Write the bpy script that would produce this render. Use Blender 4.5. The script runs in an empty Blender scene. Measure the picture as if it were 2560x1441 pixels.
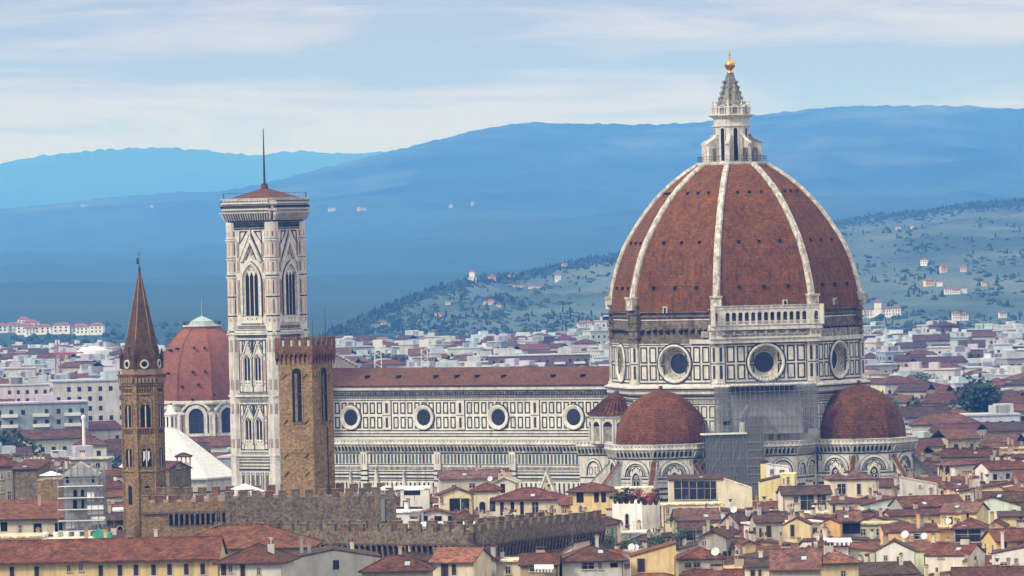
import bpy, bmesh, math, random
import numpy as np
from mathutils import Vector, Matrix
R_ = math.radians
SC = bpy.context.scene
COL = SC.collection
# ---------------------------------------------------------------- camera
F = 14600.0; CX, CY = 1280.0, 720.5          # focal length in photo pixels, picture centre
CAMZ = 75.0
PITCH = math.atan((CY - 580.0) / F); ROLL = R_(1.3)
fw = Vector((0, math.cos(PITCH), -math.sin(PITCH)))
_r = Vector((1, 0, 0)); _u = Vector((0, math.sin(PITCH), math.cos(PITCH)))
RT = _r * math.cos(ROLL) - _u * math.sin(ROLL)
UP = _u * math.cos(ROLL) + _r * math.sin(ROLL)
EYE = Vector((0, 0, CAMZ))
cam = bpy.data.cameras.new('camera'); camo = bpy.data.objects.new('camera', cam); COL.objects.link(camo)
camo.matrix_world = Matrix(((RT.x, UP.x, -fw.x, 0), (RT.y, UP.y, -fw.y, 0), (RT.z, UP.z, -fw.z, CAMZ), (0, 0, 0, 1)))
cam.sensor_width = 36.0; cam.lens = 36.0 * F / 2560.0
cam.clip_start = 1.0; cam.clip_end = 90000.0
SC.camera = camo
SC.view_settings.view_transform = 'Standard'; SC.view_settings.look = 'None'
SC.view_settings.exposure = 0.1; SC.view_settings.gamma = 1.0
SC.render.engine = 'CYCLES'
SC.cycles.use_denoising = True
SC.cycles.max_bounces = 5; SC.cycles.diffuse_bounces = 2; SC.cycles.glossy_bounces = 1
SC.cycles.volume_bounces = 1; SC.cycles.transparent_max_bounces = 16
SC.cycles.sample_clamp_indirect = 4.0
# ---------------------------------------------------------------- sky and sun
SUN_AZ, SUN_EL = R_(-128.0), R_(38.0)
W = bpy.data.worlds.new('World'); SC.world = W; W.use_nodes = True
def build_world():
    nt = W.node_tree; nt.nodes.clear(); N = nt.nodes.new; L = nt.links.new
    out = N('ShaderNodeOutputWorld'); bg = N('ShaderNodeBackground')
    sky = N('ShaderNodeTexSky'); sky.sky_type = 'NISHITA'; sky.sun_disc = False
    sky.sun_elevation = SUN_EL; sky.sun_rotation = SUN_AZ
    tc = N('ShaderNodeTexCoord'); mp = N('ShaderNodeMapping'); mp.inputs['Scale'].default_value = (26, 4, 230)
    mp.inputs['Location'].default_value = (3.1, 0.0, 1.9); mp.inputs['Rotation'].default_value = (0, R_(2), 0)
    L(tc.outputs['Generated'], mp.inputs['Vector'])
    n1 = N('ShaderNodeTexNoise'); n1.inputs['Scale'].default_value = 0.62; n1.inputs['Detail'].default_value = 8; n1.inputs['Roughness'].default_value = 0.58
    n1.inputs['Distortion'].default_value = 0.6
    L(mp.outputs[0], n1.inputs['Vector'])
    mp2 = N('ShaderNodeMapping'); mp2.inputs['Scale'].default_value = (9, 3, 60); mp2.inputs['Location'].default_value = (8.0, 2.0, 4.3)
    L(tc.outputs['Generated'], mp2.inputs['Vector'])
    n2 = N('ShaderNodeTexNoise'); n2.inputs['Scale'].default_value = 0.9; n2.inputs['Detail'].default_value = 3
    L(mp2.outputs[0], n2.inputs['Vector'])
    ad = N('ShaderNodeMath'); ad.operation = 'ADD'; L(n1.outputs[0], ad.inputs[0]); L(n2.outputs[0], ad.inputs[1])
    cr = N('ShaderNodeValToRGB'); e = cr.color_ramp.elements
    hf = N('ShaderNodeMath'); hf.operation = 'MULTIPLY'; hf.inputs[1].default_value = 0.5; L(ad.outputs[0], hf.inputs[0])
    L(hf.outputs[0], cr.inputs[0])
    e[0].position = 0.44; e[0].color = (0.55, 0.565, 0.61, 1)
    e[1].position = 0.55; e[1].color = (0.92, 0.89, 0.87, 1)
    m = cr.color_ramp.elements.new(0.49); m.color = (0.72, 0.70, 0.72, 1)
    # an overcast sky is brighter overhead than at the horizon
    sx = N('ShaderNodeSeparateXYZ'); L(tc.outputs['Generated'], sx.inputs[0])
    cl = N('ShaderNodeClamp'); L(sx.outputs['Z'], cl.inputs['Value'])
    ml = N('ShaderNodeMath'); ml.operation = 'MULTIPLY_ADD'; L(cl.outputs[0], ml.inputs[0]); ml.inputs[1].default_value = 1.62; ml.inputs[2].default_value = 0.66
    vm = N('ShaderNodeVectorMath'); vm.operation = 'SCALE'; L(cr.outputs[0], vm.inputs[0]); L(ml.outputs[0], vm.inputs['Scale'])
    vs = N('ShaderNodeVectorMath'); vs.operation = 'SCALE'; L(sky.outputs[0], vs.inputs[0]); vs.inputs['Scale'].default_value = 0.08
    mx = N('ShaderNodeMix'); mx.data_type = 'RGBA'; mx.inputs['Factor'].default_value = 0.94
    L(vs.outputs[0], mx.inputs['A']); L(vm.outputs[0], mx.inputs['B'])
    L(mx.outputs['Result'], bg.inputs[0]); bg.inputs[1].default_value = 1.0
    L(bg.outputs[0], out.inputs[0])
build_world()
sl = bpy.data.lights.new('sun', 'SUN'); so = bpy.data.objects.new('sun', sl); COL.objects.link(so)
sl.energy = 2.8; sl.angle = R_(11); sl.color = (1.0, 0.955, 0.89)
_sd = Vector((math.sin(SUN_AZ) * math.cos(SUN_EL), math.cos(SUN_AZ) * math.cos(SUN_EL), math.sin(SUN_EL)))
so.rotation_euler = (-_sd).to_track_quat('-Z', 'Y').to_euler(); so.location = (0, 0, 400)
# ---------------------------------------------------------------- picture <-> place
def ray(px, py):
    return fw + RT * ((px - CX) / F) + UP * ((CY - py) / F)
def at(px, py, D):
    d = ray(px, py); return EYE + d * (D / d.y)
def project(p):
    d = Vector(p) - EYE; k = d.dot(fw)
    return CX + F * d.dot(RT) / k, CY - F * d.dot(UP) / k
Z = Vector((0, 0, 1))
class Fr:
    """a wall plane: origin o (z=0), u to the right along it, n outward"""
    def __init__(s, o, u, n):
        s.o = Vector((o[0], o[1], 0)); s.u = Vector(u).normalized(); s.n = Vector(n).normalized()
    def p(s, u, v, n=0.0): return s.o + s.u * u + s.n * n + Z * v
    def px(s, x, y):
        d = ray(x, y); t = (s.o - EYE).dot(s.n) / d.dot(s.n); q = EYE + d * t - s.o
        return q.dot(s.u), q.z
# ---------------------------------------------------------------- mesh builder
class MB:
    def __init__(s): s.v = []; s.f = []; s.m = []
    def poly(s, pts, m=0):
        i = len(s.v); s.v.extend([tuple(p) for p in pts]); s.f.append(tuple(range(i, i + len(pts)))); s.m.append(m)
    def grid(s, rows, m=0, closed=False):
        i = len(s.v); w = len(rows[0])
        for r in rows: s.v.extend([tuple(p) for p in r])
        for a in range(len(rows) - 1):
            for b in range(w if closed else w - 1):
                c = (b + 1) % w
                s.f.append((i + a * w + b, i + a * w + c, i + (a + 1) * w + c, i + (a + 1) * w + b)); s.m.append(m)
    def hexa(s, p, m=0):
        i = len(s.v); s.v.extend([tuple(q) for q in p])
        for f in ((0, 3, 2, 1), (4, 5, 6, 7), (0, 1, 5, 4), (1, 2, 6, 5), (2, 3, 7, 6), (3, 0, 4, 7)):
            s.f.append(tuple(i + k for k in f)); s.m.append(m)
    def box(s, x0, x1, y0, y1, z0, z1, m=0):
        s.hexa([(x0, y0, z0), (x1, y0, z0), (x1, y1, z0), (x0, y1, z0), (x0, y0, z1), (x1, y0, z1), (x1, y1, z1), (x0, y1, z1)], m)
    def fbox(s, fr, u0, u1, v0, v1, n0, n1, m=0):
        s.hexa([fr.p(u0, v0, n1), fr.p(u1, v0, n1), fr.p(u1, v0, n0), fr.p(u0, v0, n0),
                fr.p(u0, v1, n1), fr.p(u1, v1, n1), fr.p(u1, v1, n0), fr.p(u0, v1, n0)], m)
    def frame(s, fr, u0, u1, v0, v1, t, n=0.06, m=0):
        s.fbox(fr, u0, u1, v0, v0 + t, -.1, n, m); s.fbox(fr, u0, u1, v1 - t, v1, -.1, n, m)
        s.fbox(fr, u0, u0 + t, v0 + t, v1 - t, -.1, n, m); s.fbox(fr, u1 - t, u1, v0 + t, v1 - t, -.1, n, m)
    def plate(s, fr, pts, n0, n1, m=0):
        """flat outline (u, v) extruded from n0 to n1"""
        k = len(pts); i = len(s.v)
        s.v.extend([tuple(fr.p(a, b, n1)) for a, b in pts]); s.v.extend([tuple(fr.p(a, b, n0)) for a, b in pts])
        s.f.append(tuple(i + q for q in range(k))); s.m.append(m)
        for q in range(k):
            r = (q + 1) % k; s.f.append((i + r, i + q, i + k + q, i + k + r)); s.m.append(m)
    def band(s, fr, outer, inner, n0, n1, m=0):
        """strip between two open outlines of equal length"""
        for q in range(len(outer) - 1):
            a, b, c, d = outer[q], outer[q + 1], inner[q + 1], inner[q]
            s.hexa([fr.p(*a, n1), fr.p(*b, n1), fr.p(*b, n0), fr.p(*a, n0), fr.p(*d, n1), fr.p(*c, n1), fr.p(*c, n0), fr.p(*d, n0)], m)
    def tube(s, a, b, r, k=6, r2=None, m=0):
        a = Vector(a); b = Vector(b); d = (b - a).normalized(); x = d.orthogonal().normalized(); y = d.cross(x)
        r2 = r if r2 is None else r2
        ra = [a + (x * math.cos(t) + y * math.sin(t)) * r for t in [2 * math.pi * q / k for q in range(k)]]
        rb = [b + (x * math.cos(t) + y * math.sin(t)) * r2 for t in [2 * math.pi * q / k for q in range(k)]]
        s.grid([ra, rb], m, True); s.poly(ra[::-1], m); s.poly(rb, m)
    def lathe(s, c, prof, k=16, m=0, a0=0.0, cap=True):
        c = Vector(c); rows = []
        for r, z in prof:
            rows.append([c + Vector((r * math.cos(a0 + 2 * math.pi * q / k), r * math.sin(a0 + 2 * math.pi * q / k), z)) for q in range(k)])
        s.grid(rows, m, True)
        if cap:
            if prof[-1][0] > 1e-3: s.poly(rows[-1], m)
            if prof[0][0] > 1e-3: s.poly(rows[0][::-1], m)
    def disc(s, fr, u, v, r, n, k=28, m=0):
        s.poly([fr.p(u + r * math.cos(2 * math.pi * q / k), v + r * math.sin(2 * math.pi * q / k), n) for q in range(k)], m)
    def ring(s, fr, u, v, prof, k=28, m=0):
        """turned ring on a wall: prof = [(radius, n), ...] outside to inside"""
        s.grid([[fr.p(u + r * math.cos(2 * math.pi * q / k), v + r * math.sin(2 * math.pi * q / k), n) for q in range(k)] for r, n in prof], m, True)
    def build(s, name, mats, parent=None, smooth=False, color=None, loc=None):
        me = bpy.data.meshes.new(name); me.from_pydata(s.v, [], s.f); finish(me, s.m, smooth)
        for mm in (mats if isinstance(mats, (list, tuple)) else [mats]): me.materials.append(mm)
        return link(name, me, parent, color, loc)
def finish(me, mi, smooth=False):
    n = len(me.polygons)
    if n == 0: return
    me.polygons.foreach_set('material_index', np.array(mi, dtype=np.int32))
    if smooth: me.polygons.foreach_set('use_smooth', np.ones(n, dtype=bool))
    uvl = me.uv_layers.new(name='metres')
    nl = len(me.loops)
    nr = np.empty(n * 3, dtype=np.float32); me.polygons.foreach_get('normal', nr); nr = nr.reshape(-1, 3)
    lt = np.empty(n, dtype=np.int32); me.polygons.foreach_get('loop_total', lt)
    vi = np.empty(nl, dtype=np.int32); me.loops.foreach_get('vertex_index', vi)
    co = np.empty(len(me.vertices) * 3, dtype=np.float32); me.vertices.foreach_get('co', co); co = co.reshape(-1, 3)
    t = np.stack([-nr[:, 1], nr[:, 0], np.zeros(n, np.float32)], 1); ln = np.linalg.norm(t, axis=1)
    t[ln < 0.02] = (1, 0, 0); t /= np.maximum(np.linalg.norm(t, axis=1), 1e-6)[:, None]
    b = np.cross(nr, t)
    tl = np.repeat(t, lt, 0); bl = np.repeat(b, lt, 0); p = co[vi]
    uv = np.stack([(p * tl).sum(1), (p * bl).sum(1)], 1).astype(np.float32)
    uvl.data.foreach_set('uv', uv.ravel()); me.update()
def link(name, me, parent=None, color=None, loc=None):
    o = bpy.data.objects.new(name, me); COL.objects.link(o)
    if parent: o.parent = parent
    if color is not None: o.color = (color[0], color[1], color[2], 1)
    if loc is not None: o.location = loc
    return o
def tag(o, label=None, cat=None, group=None, kind=None):
    if label: o['label'] = label
    if cat: o['category'] = cat
    if group: o['group'] = group
    if kind: o['kind'] = kind
    return o
def empty(name, label, cat, loc=(0, 0, 0), rz=0.0, group=None):
    o = bpy.data.objects.new(name, None); COL.objects.link(o); o.location = loc; o.rotation_euler = (0, 0, rz)
    o.empty_display_size = 1.0
    return tag(o, label, cat, group)
def arch(u, v0, w, h, pointed=False, k=8):
    """outline of an arched opening, foot at v0, springing where the curve starts"""
    r = w / 2; pts = [(u - r, v0)]
    if pointed:
        hs = v0 + h - w * 0.80
        c1 = [(u + r - w * math.cos(t) * 1.0, hs + w * math.sin(t) * 0.924) for t in [R_(60) * q / (k // 2) for q in range(k // 2 + 1)]]
        pts += c1 + [(2 * u - a, b) for a, b in c1[::-1][1:]]
    else:
        hs = v0 + h - r
        pts += [(u - r * math.cos(math.pi * q / k), hs + r * math.sin(math.pi * q / k)) for q in range(k + 1)]
    pts.append((u + r, v0)); return pts
def arch_out(u, v0, w, h, t, pointed=False, k=8):
    return arch(u, v0, w + 2 * t, h + t, pointed, k)
# ---------------------------------------------------------------- materials
def mat(name, base, rough=0.85, metal=0.0, n_scale=0.0, n_amt=0.0, speck=0.0, speck_scale=2.0, streak=0.0, dark=None,
        objcol=False, uvbrick=None, bump=0.0, spec=0.25, stain=None):
    m = bpy.data.materials.new(name); m.use_nodes = True; nt = m.node_tree; N = nt.nodes.new; L = nt.links.new
    bs = nt.nodes['Principled BSDF']; bs.inputs['Roughness'].default_value = rough; bs.inputs['Metallic'].default_value = metal
    bs.inputs['Specular IOR Level'].default_value = spec
    tc = N('ShaderNodeTexCoord')
    if objcol:
        oi = N('ShaderNodeObjectInfo'); cur = oi.outputs['Color']
    else:
        rgb = N('ShaderNodeRGB'); rgb.outputs[0].default_value = (*base, 1); cur = rgb.outputs[0]
    def mix(fac, a, bcol, mode='MULTIPLY'):
        mx = N('ShaderNodeMix'); mx.data_type = 'RGBA'; mx.blend_type = mode
        if isinstance(fac, float): mx.inputs['Factor'].default_value = fac
        else: L(fac, mx.inputs['Factor'])
        L(a, mx.inputs['A'])
        if isinstance(bcol, tuple): mx.inputs['B'].default_value = (*bcol, 1)
        else: L(bcol, mx.inputs['B'])
        return mx.outputs['Result']
    def ramp(src, p0, c0, p1, c1):
        r = N('ShaderNodeValToRGB'); e = r.color_ramp.elements; e[0].position = p0; e[0].color = (*c0, 1); e[1].position = p1; e[1].color = (*c1, 1)
        L(src, r.inputs[0]); return r.outputs[0]
    geo = N('ShaderNodeNewGeometry')
    if uvbrick:
        bw, bh, mort, c1, c2, cm = uvbrick
        br = N('ShaderNodeTexBrick'); L(tc.outputs['UV'], br.inputs['Vector'])
        br.inputs['Color1'].default_value = (*c1, 1); br.inputs['Color2'].default_value = (*c2, 1); br.inputs['Mortar'].default_value = (*cm, 1)
        br.inputs['Scale'].default_value = 1.0; br.inputs['Brick Width'].default_value = bw; br.inputs['Row Height'].default_value = bh
        br.inputs['Mortar Size'].default_value = mort; br.inputs['Bias'].default_value = 0.0
        cur = mix(1.0, cur, br.outputs['Color'])
    if n_amt > 0:
        n = N('ShaderNodeTexNoise'); n.inputs['Scale'].default_value = n_scale; n.inputs['Detail'].default_value = 5; n.inputs['Roughness'].default_value = 0.6
        L(geo.outputs['Position'], n.inputs['Vector'])
        lo = 1 - n_amt; hi = 1 + n_amt
        cur = mix(1.0, cur, ramp(n.outputs[0], 0.3, (lo, lo, lo), 0.7, (hi, hi, hi)))
    if speck > 0:
        n = N('ShaderNodeTexVoronoi'); n.inputs['Scale'].default_value = speck_scale
        L(geo.outputs['Position'], n.inputs['Vector'])
        s = N('ShaderNodeSeparateColor'); L(n.outputs['Color'], s.inputs[0])
        lo = 1 - speck; hi = 1 + speck
        cur = mix(1.0, cur, ramp(s.outputs[0], 0.0, (lo, lo, lo), 1.0, (hi, hi * 0.98, hi * 0.95)))
    if streak > 0:
        mp = N('ShaderNodeMapping'); mp.inputs['Scale'].default_value = (1.1, 1.1, 0.12); L(geo.outputs['Position'], mp.inputs['Vector'])
        n = N('ShaderNodeTexNoise'); n.inputs['Scale'].default_value = 1.0; n.inputs['Detail'].default_value = 6; n.inputs['Roughness'].default_value = 0.65
        L(mp.outputs[0], n.inputs['Vector'])
        st = stain or (0.35, 0.31, 0.25)
        f = ramp(n.outputs[0], 0.48, (0, 0, 0), 0.75, (streak, streak, streak))
        cur = mix(f, cur, st)
    L(cur, bs.inputs['Base Color'])
    if bump > 0:
        n = N('ShaderNodeTexNoise'); n.inputs['Scale'].default_value = 1.6; n.inputs['Detail'].default_value = 4; L(geo.outputs['Position'], n.inputs['Vector'])
        bp = N('ShaderNodeBump'); bp.inputs['Strength'].default_value = bump; bp.inputs['Distance'].default_value = 0.4
        L(n.outputs[0], bp.inputs['Height']); L(bp.outputs[0], bs.inputs['Normal'])
    return m
M = {}
M['marble'] = mat('white_marble', (0.62, 0.60, 0.55), 0.7, n_scale=0.5, n_amt=0.12, speck=0.12, speck_scale=1.1, streak=0.7)
M['rib'] = mat('rib_marble', (0.52, 0.49, 0.42), 0.75, n_scale=0.9, n_amt=0.25, speck=0.3, speck_scale=1.2, streak=0.85, stain=(0.16, 0.15, 0.13))
M['marble_clean'] = mat('pale_marble', (0.63, 0.61, 0.56), 0.7, n_scale=0.7, n_amt=0.15, streak=0.6, speck=0.15, speck_scale=1.8)
M['green'] = mat('dark_green_marble', (0.030, 0.038, 0.036), 0.6, n_scale=0.7, n_amt=0.35)
M['teal'] = mat('green_marble', (0.07, 0.11, 0.10), 0.6, n_scale=0.7, n_amt=0.3)
M['pink'] = mat('pink_marble', (0.42, 0.25, 0.20), 0.7, n_scale=0.6, n_amt=0.2)
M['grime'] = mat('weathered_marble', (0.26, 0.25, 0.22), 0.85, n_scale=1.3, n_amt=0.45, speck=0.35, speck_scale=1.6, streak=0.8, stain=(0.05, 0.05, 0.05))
M['carved'] = mat('carved_stone_reveal', (0.40, 0.37, 0.31), 0.85, n_scale=1.6, n_amt=0.3, speck=0.35, speck_scale=2.6)
M['glass'] = mat('dark_glass', (0.018, 0.022, 0.032), 0.25, spec=0.5, n_scale=0.8, n_amt=0.3)
M['void'] = mat('dark_opening', (0.012, 0.012, 0.014), 0.95)
M['dome'] = mat('dome_tiles', (0.205, 0.080, 0.020), 0.9, n_scale=0.16, n_amt=0.22, speck=0.24, speck_scale=1.5,
                uvbrick=(0.62, 0.44, 0.06, (1, 1, 1), (0.74, 0.72, 0.72), (0.45, 0.43, 0.43)), streak=0.7, stain=(0.085, 0.042, 0.026))
M['chapel'] = mat('chapel_tiles', (0.27, 0.105, 0.058), 0.9, n_scale=0.2, n_amt=0.15, speck=0.15, speck_scale=1.2, uvbrick=(0.9, 0.6, 0.06, (1, 1, 1), (0.84, 0.82, 0.82), (0.6, 0.58, 0.58)))
M['apse'] = mat('apse_tiles', (0.180, 0.066, 0.018), 0.9, n_scale=0.25, n_amt=0.25, speck=0.30, speck_scale=1.5,
                uvbrick=(0.9, 0.6, 0.07, (1, 1, 1), (0.72, 0.7, 0.7), (0.45, 0.42, 0.42)), streak=0.3, stain=(0.08, 0.04, 0.03))
M['apse_old'] = mat('weathered_apse_tiles', (0.145, 0.058, 0.020), 0.9, n_scale=0.3, n_amt=0.3, speck=0.35, speck_scale=1.5,
                uvbrick=(0.9, 0.6, 0.07, (1, 1, 1), (0.7, 0.68, 0.68), (0.42, 0.4, 0.4)), streak=0.5, stain=(0.05, 0.035, 0.03))
M['naveroof'] = mat('old_brown_tiles', (0.112, 0.052, 0.028), 0.95, n_scale=0.22, n_amt=0.22, speck=0.35, speck_scale=2.2)
M['rough'] = mat('rough_brown_masonry', (0.20, 0.165, 0.12), 0.95, n_scale=0.7, n_amt=0.35, speck=0.3, speck_scale=1.2,
                 uvbrick=(1.4, 0.45, 0.05, (1, 1, 1), (0.78, 0.76, 0.74), (0.5, 0.5, 0.5)), streak=0.7, stain=(0.07, 0.06, 0.05), bump=0.4)
M['brown'] = mat('brown_rubble_stone', (0.30, 0.205, 0.105), 0.95, n_scale=0.25, n_amt=0.12, speck=0.34, speck_scale=2.8,
                 uvbrick=(0.8, 0.4, 0.04, (1, 1, 1), (0.72, 0.7, 0.68), (0.6, 0.58, 0.55)), bump=0.4)
M['greystone'] = mat('grey_brown_stone', (0.165, 0.130, 0.090), 0.95, n_scale=0.4, n_amt=0.14, speck=0.42, speck_scale=2.8, streak=0.3, stain=(0.06, 0.055, 0.05), bump=0.4)
M['brick'] = mat('red_brick', (0.17, 0.088, 0.052), 0.95, n_scale=0.7, n_amt=0.25, speck=0.3, speck_scale=2.0, streak=0.5, stain=(0.10, 0.07, 0.05))
M['spire'] = mat('spire_brick', (0.088, 0.050, 0.034), 0.95, n_scale=0.5, n_amt=0.25, speck=0.25, speck_scale=2.0)
M['iron'] = mat('dark_iron', (0.05, 0.045, 0.045), 0.6, metal=0.3)
M['steel'] = mat('grey_steel_tube', (0.30, 0.32, 0.34), 0.45, metal=0.6)
M['gold'] = mat('gilded_copper', (0.75, 0.42, 0.10), 0.32, metal=1.0, n_scale=1.5, n_amt=0.15)
M['copper'] = mat('pale_copper_sheet', (0.36, 0.46, 0.44), 0.6, n_scale=0.6, n_amt=0.2)
M['whiteroof'] = mat('white_marble_slabs', (0.72, 0.71, 0.68), 0.6, n_scale=0.2, n_amt=0.07, streak=0.4, stain=(0.45, 0.45, 0.43), uvbrick=(2.6, 1.3, 0.05, (1, 1, 1), (.93, .93, .93), (.72, .72, .72)))
M['plaster'] = mat('plaster_wall', (0.6, 0.5, 0.35), 0.9, n_scale=0.35, n_amt=0.14, streak=0.5, objcol=True, stain=(0.30, 0.26, 0.20))
M['tiles'] = mat('clay_roof_tiles', (0.2, 0.08, 0.05), 0.92, n_scale=0.45, n_amt=0.38, speck=0.42, speck_scale=1.7, objcol=True, bump=0.5)
M['white'] = mat('white_paint', (0.78, 0.78, 0.76), 0.7, n_scale=0.4, n_amt=0.08, streak=0.2)
M['shutter'] = mat('brown_shutter', (0.055, 0.032, 0.022), 0.8)
M['wood'] = mat('dark_wood_eaves', (0.06, 0.035, 0.025), 0.9)
M['stucco'] = mat('brown_plaster', (0.27, 0.20, 0.135), 0.95, n_scale=0.4, n_amt=0.15, streak=0.4)
M['greennet'] = mat('green_mesh_net', (0.05, 0.30, 0.22), 0.9, n_scale=0.8, n_amt=0.3)
# ================================================================ CATHEDRAL
A = R_(33.0)
cu = Vector((math.cos(A), -math.sin(A), 0)); cn = Vector((-math.sin(A), -math.cos(A), 0))
DC = at(1841, 900, 1400.0); C0 = Vector((DC.x, DC.y, 0))
def cath(e, s, z=0.0): return C0 + cu * e + cn * s + Z * z
def odir(k): return cn * math.cos(math.pi / 4 * k) + cu * math.sin(math.pi / 4 * k)
def otan(k): return cu * math.cos(math.pi / 4 * k) - cn * math.sin(math.pi / 4 * k)
def opt(c, R, j, z): return c + odir(j + 0.5) * R + Z * z
def oring(c, R, z): return [opt(c, R, j, z) for j in range(8)]
def oface(c, ap, k): return Fr(c + odir(k) * ap, otan(k), odir(k))
K8 = math.cos(math.pi / 8)
zA = lambda y: at(1841, y, 1400.0).z
def octo(mb, c, prof, m=0, cap=True):
    mb.grid([oring(c, r, z) for r, z in prof], m, True)
    if cap: mb.poly(oring(c, *prof[-1]), m)
cathedral = empty('cathedral', 'huge striped marble cathedral with a ribbed red octagonal dome and long brown roofed nave', 'cathedral', tuple(C0))
_inv = Matrix.Translation(-C0)
def cpart(mb, name, mats, parent=None, smooth=False, local=True):
    o = mb.build(name, mats, None, smooth)
    par = parent or cathedral
    o.parent = par; o.matrix_parent_inverse = Matrix.Translation(-C0)
    return o
def cpart2(mb, name, mats, parent, smooth=False):            # sub-part: its parent already sits at the world origin
    o = mb.build(name, mats, None, smooth); o.parent = parent
    return o
AP = 28.3; RC = AP / K8
fSE = oface(C0, AP, 1); fS = oface(C0, AP, 0)
zD = lambda y: fSE.px(1905, y)[1]
Z_DOME = zA(772); Z_PAN1 = zD(856); Z_PAN0 = zD(958); Z_COR = zD(966); Z_TRIB = 24.6
# ---- dome shell
prof_y = [(772, 31.0), (740, 30.7), (710, 30.1), (680, 29.3), (650, 28.4), (620, 27.2), (595, 25.9), (570, 24.35), (545, 22.7), (520, 20.9), (497, 18.95), (475, 16.85), (458, 14.95), (442, 12.95), (430, 11.3), (420, 9.75), (411, 8.4)]
prof = [(r * 0.985, zA(y)) for y, r in prof_y]
mb = MB()
for k in range(8):
    rows = []
    for r, z in prof:
        a = opt(C0, r, k - 1, z); b = opt(C0, r, k, z); rows.append([a, a.lerp(b, .5), b])
    mb.grid(rows)
dome = cpart(mb, 'dome', M['dome'])
def prof_at(z):
    for (r0, z0), (r1, z1) in zip(prof, prof[1:]):
        if z0 <= z <= z1: return r0 + (r1 - r0) * (z - z0) / (z1 - z0)
    return prof[-1][0]
# little dormer openings in the dome, three rows
for (y, us, sc) in ((715, (-.26, 0, .26), .78), (604, (-.25, 0, .25), .74), (482, (-.22, 0, .22), .68)):
    z = zA(y); r = prof_at(z) * K8; w = 2 * r * math.tan(math.pi / 8)
    for k in (-2, -1, 0, 1, 2, 3):
        for u in us:
            m2 = MB(); fr = oface(C0, r, k); uu = u * w
            m2.fbox(fr, uu - .36 * sc, uu + .36 * sc, z - .45 * sc, z + .45 * sc, -.9, .42, 0)
            m2.fbox(fr, uu - .5 * sc, uu + .5 * sc, z + .45 * sc, z + .62 * sc, -.9, .6, 1)
            cpart2(m2, 'dormer', [M['void'], M['dome']], dome)
# small marble dormer doors at the foot of the dome
for k, u, y0 in ((0, -2.2, 768), (1, 4.9, 757), (2, -1.5, 757)):
    z = zA(y0) - .2; fr = oface(C0, prof_at(z) * K8 - .15, k); m2 = MB()
    m2.fbox(fr, u - .55, u + .55, z - .6, z + 1.0, -.3, .7, 1); m2.fbox(fr, u - .3, u + .3, z - .62, z + .75, .6, .75, 0)
    cpart2(m2, 'dormer_door', [M['void'], M['marble']], dome)
# ---- ribs
for j in range(8):
    m2 = MB(); d = odir(j + .5); t = Vector((-d.y, d.x, 0)); rows = []
    for i, (r, z) in enumerate(prof[1:]):
        a = i / (len(prof) - 2); hw = .86 - .2 * a; zz0 = prof[i][1]; zz1 = prof[min(i + 2, len(prof) - 1)][1]
        tr = prof[min(i + 2, len(prof) - 1)][0] - prof[i][0]; nd = (d * (zz1 - zz0) - Z * tr).normalized()
        c = C0 + d * r + Z * z
        rows.append([c + t * hw - nd * .7, c + t * hw + nd * .15, c + t * hw * .62 + nd * .55, c - t * hw * .62 + nd * .55, c - t * hw + nd * .15, c - t * hw - nd * .7])
    m2.grid(rows)
    # plinth blocks where the rib meets the drum
    fr = Fr(C0, t * -1, d)
    m2.fbox(fr, -1.25, 1.25, zA(768), zA(738), 29.0, 31.35); m2.fbox(fr, -1.4, 1.4, zA(741), zA(735.5), 29.0, 31.6)
    cpart2(m2, 'rib', M['rib'], dome)
# ---- drum
def holed_wall(mb, fr, hw, z0, z1, zc, r, k=40, m=0):
    cor = sorted([math.atan2(b - zc, a) % (2 * math.pi) for a in (-hw, hw) for b in (z0, z1)])
    an = sorted([2 * math.pi * q / k for q in range(k)] + cor)
    def edge(t):
        c, s = math.cos(t), math.sin(t); q = min(hw / abs(c) if abs(c) > 1e-6 else 1e9, ((z1 - zc) / s) if s > 1e-6 else 1e9, ((z0 - zc) / s) if s < -1e-6 else 1e9)
        return c * q, zc + s * q
    mb.grid([[fr.p(r * math.cos(t), zc + r * math.sin(t)) for t in an], [fr.p(*edge(t)) for t in an]], m, True)
mb = MB(); ZC_ = (Z_PAN0 + Z_PAN1) / 2 + .05
for k in range(8): holed_wall(mb, oface(C0, AP, k), AP * math.tan(math.pi / 8), Z_PAN0 - .2, Z_PAN1, ZC_, 4.3)
drum = cpart(mb, 'drum', M['marble'])
mb = MB()
octo(mb, C0, [(RC - .2, Z_PAN1 - .1), (RC - .25, zD(846)), (RC - .7, zD(845)), (RC - .7, zD(790)), (RC - .25, zD(789.7)), (RC - .25, zD(786)), (RC - .9, zD(785.5)), (RC - .9, Z_DOME + .5)], 0)
for k in range(-2, 4):                                   # broken ledge, putlog holes and corner piers
    if k == 1: continue
    fr = oface(C0, AP - .85, k)
    rnd = random.Random(k + 50)
    for i in range(11):
        u = -9.2 + i * 1.75 + rnd.uniform(-.2, .2)
        z = zD(825) + rnd.uniform(-.1, .1)
        mb.fbox(fr, u - .33, u + .33, z - .45, z + .35, -.5, .75, 1); mb.fbox(fr, u - .5, u + .5, z + .35, z + .6, -.5, 1.0, 0)
    mb.fbox(fr, -9.5, 9.5, zD(797.5), zD(795), -.5, .35, 2)
    mb.fbox(fr, -9.9, 9.9, zD(778), zD(774), -.5, .7, 0)
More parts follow.
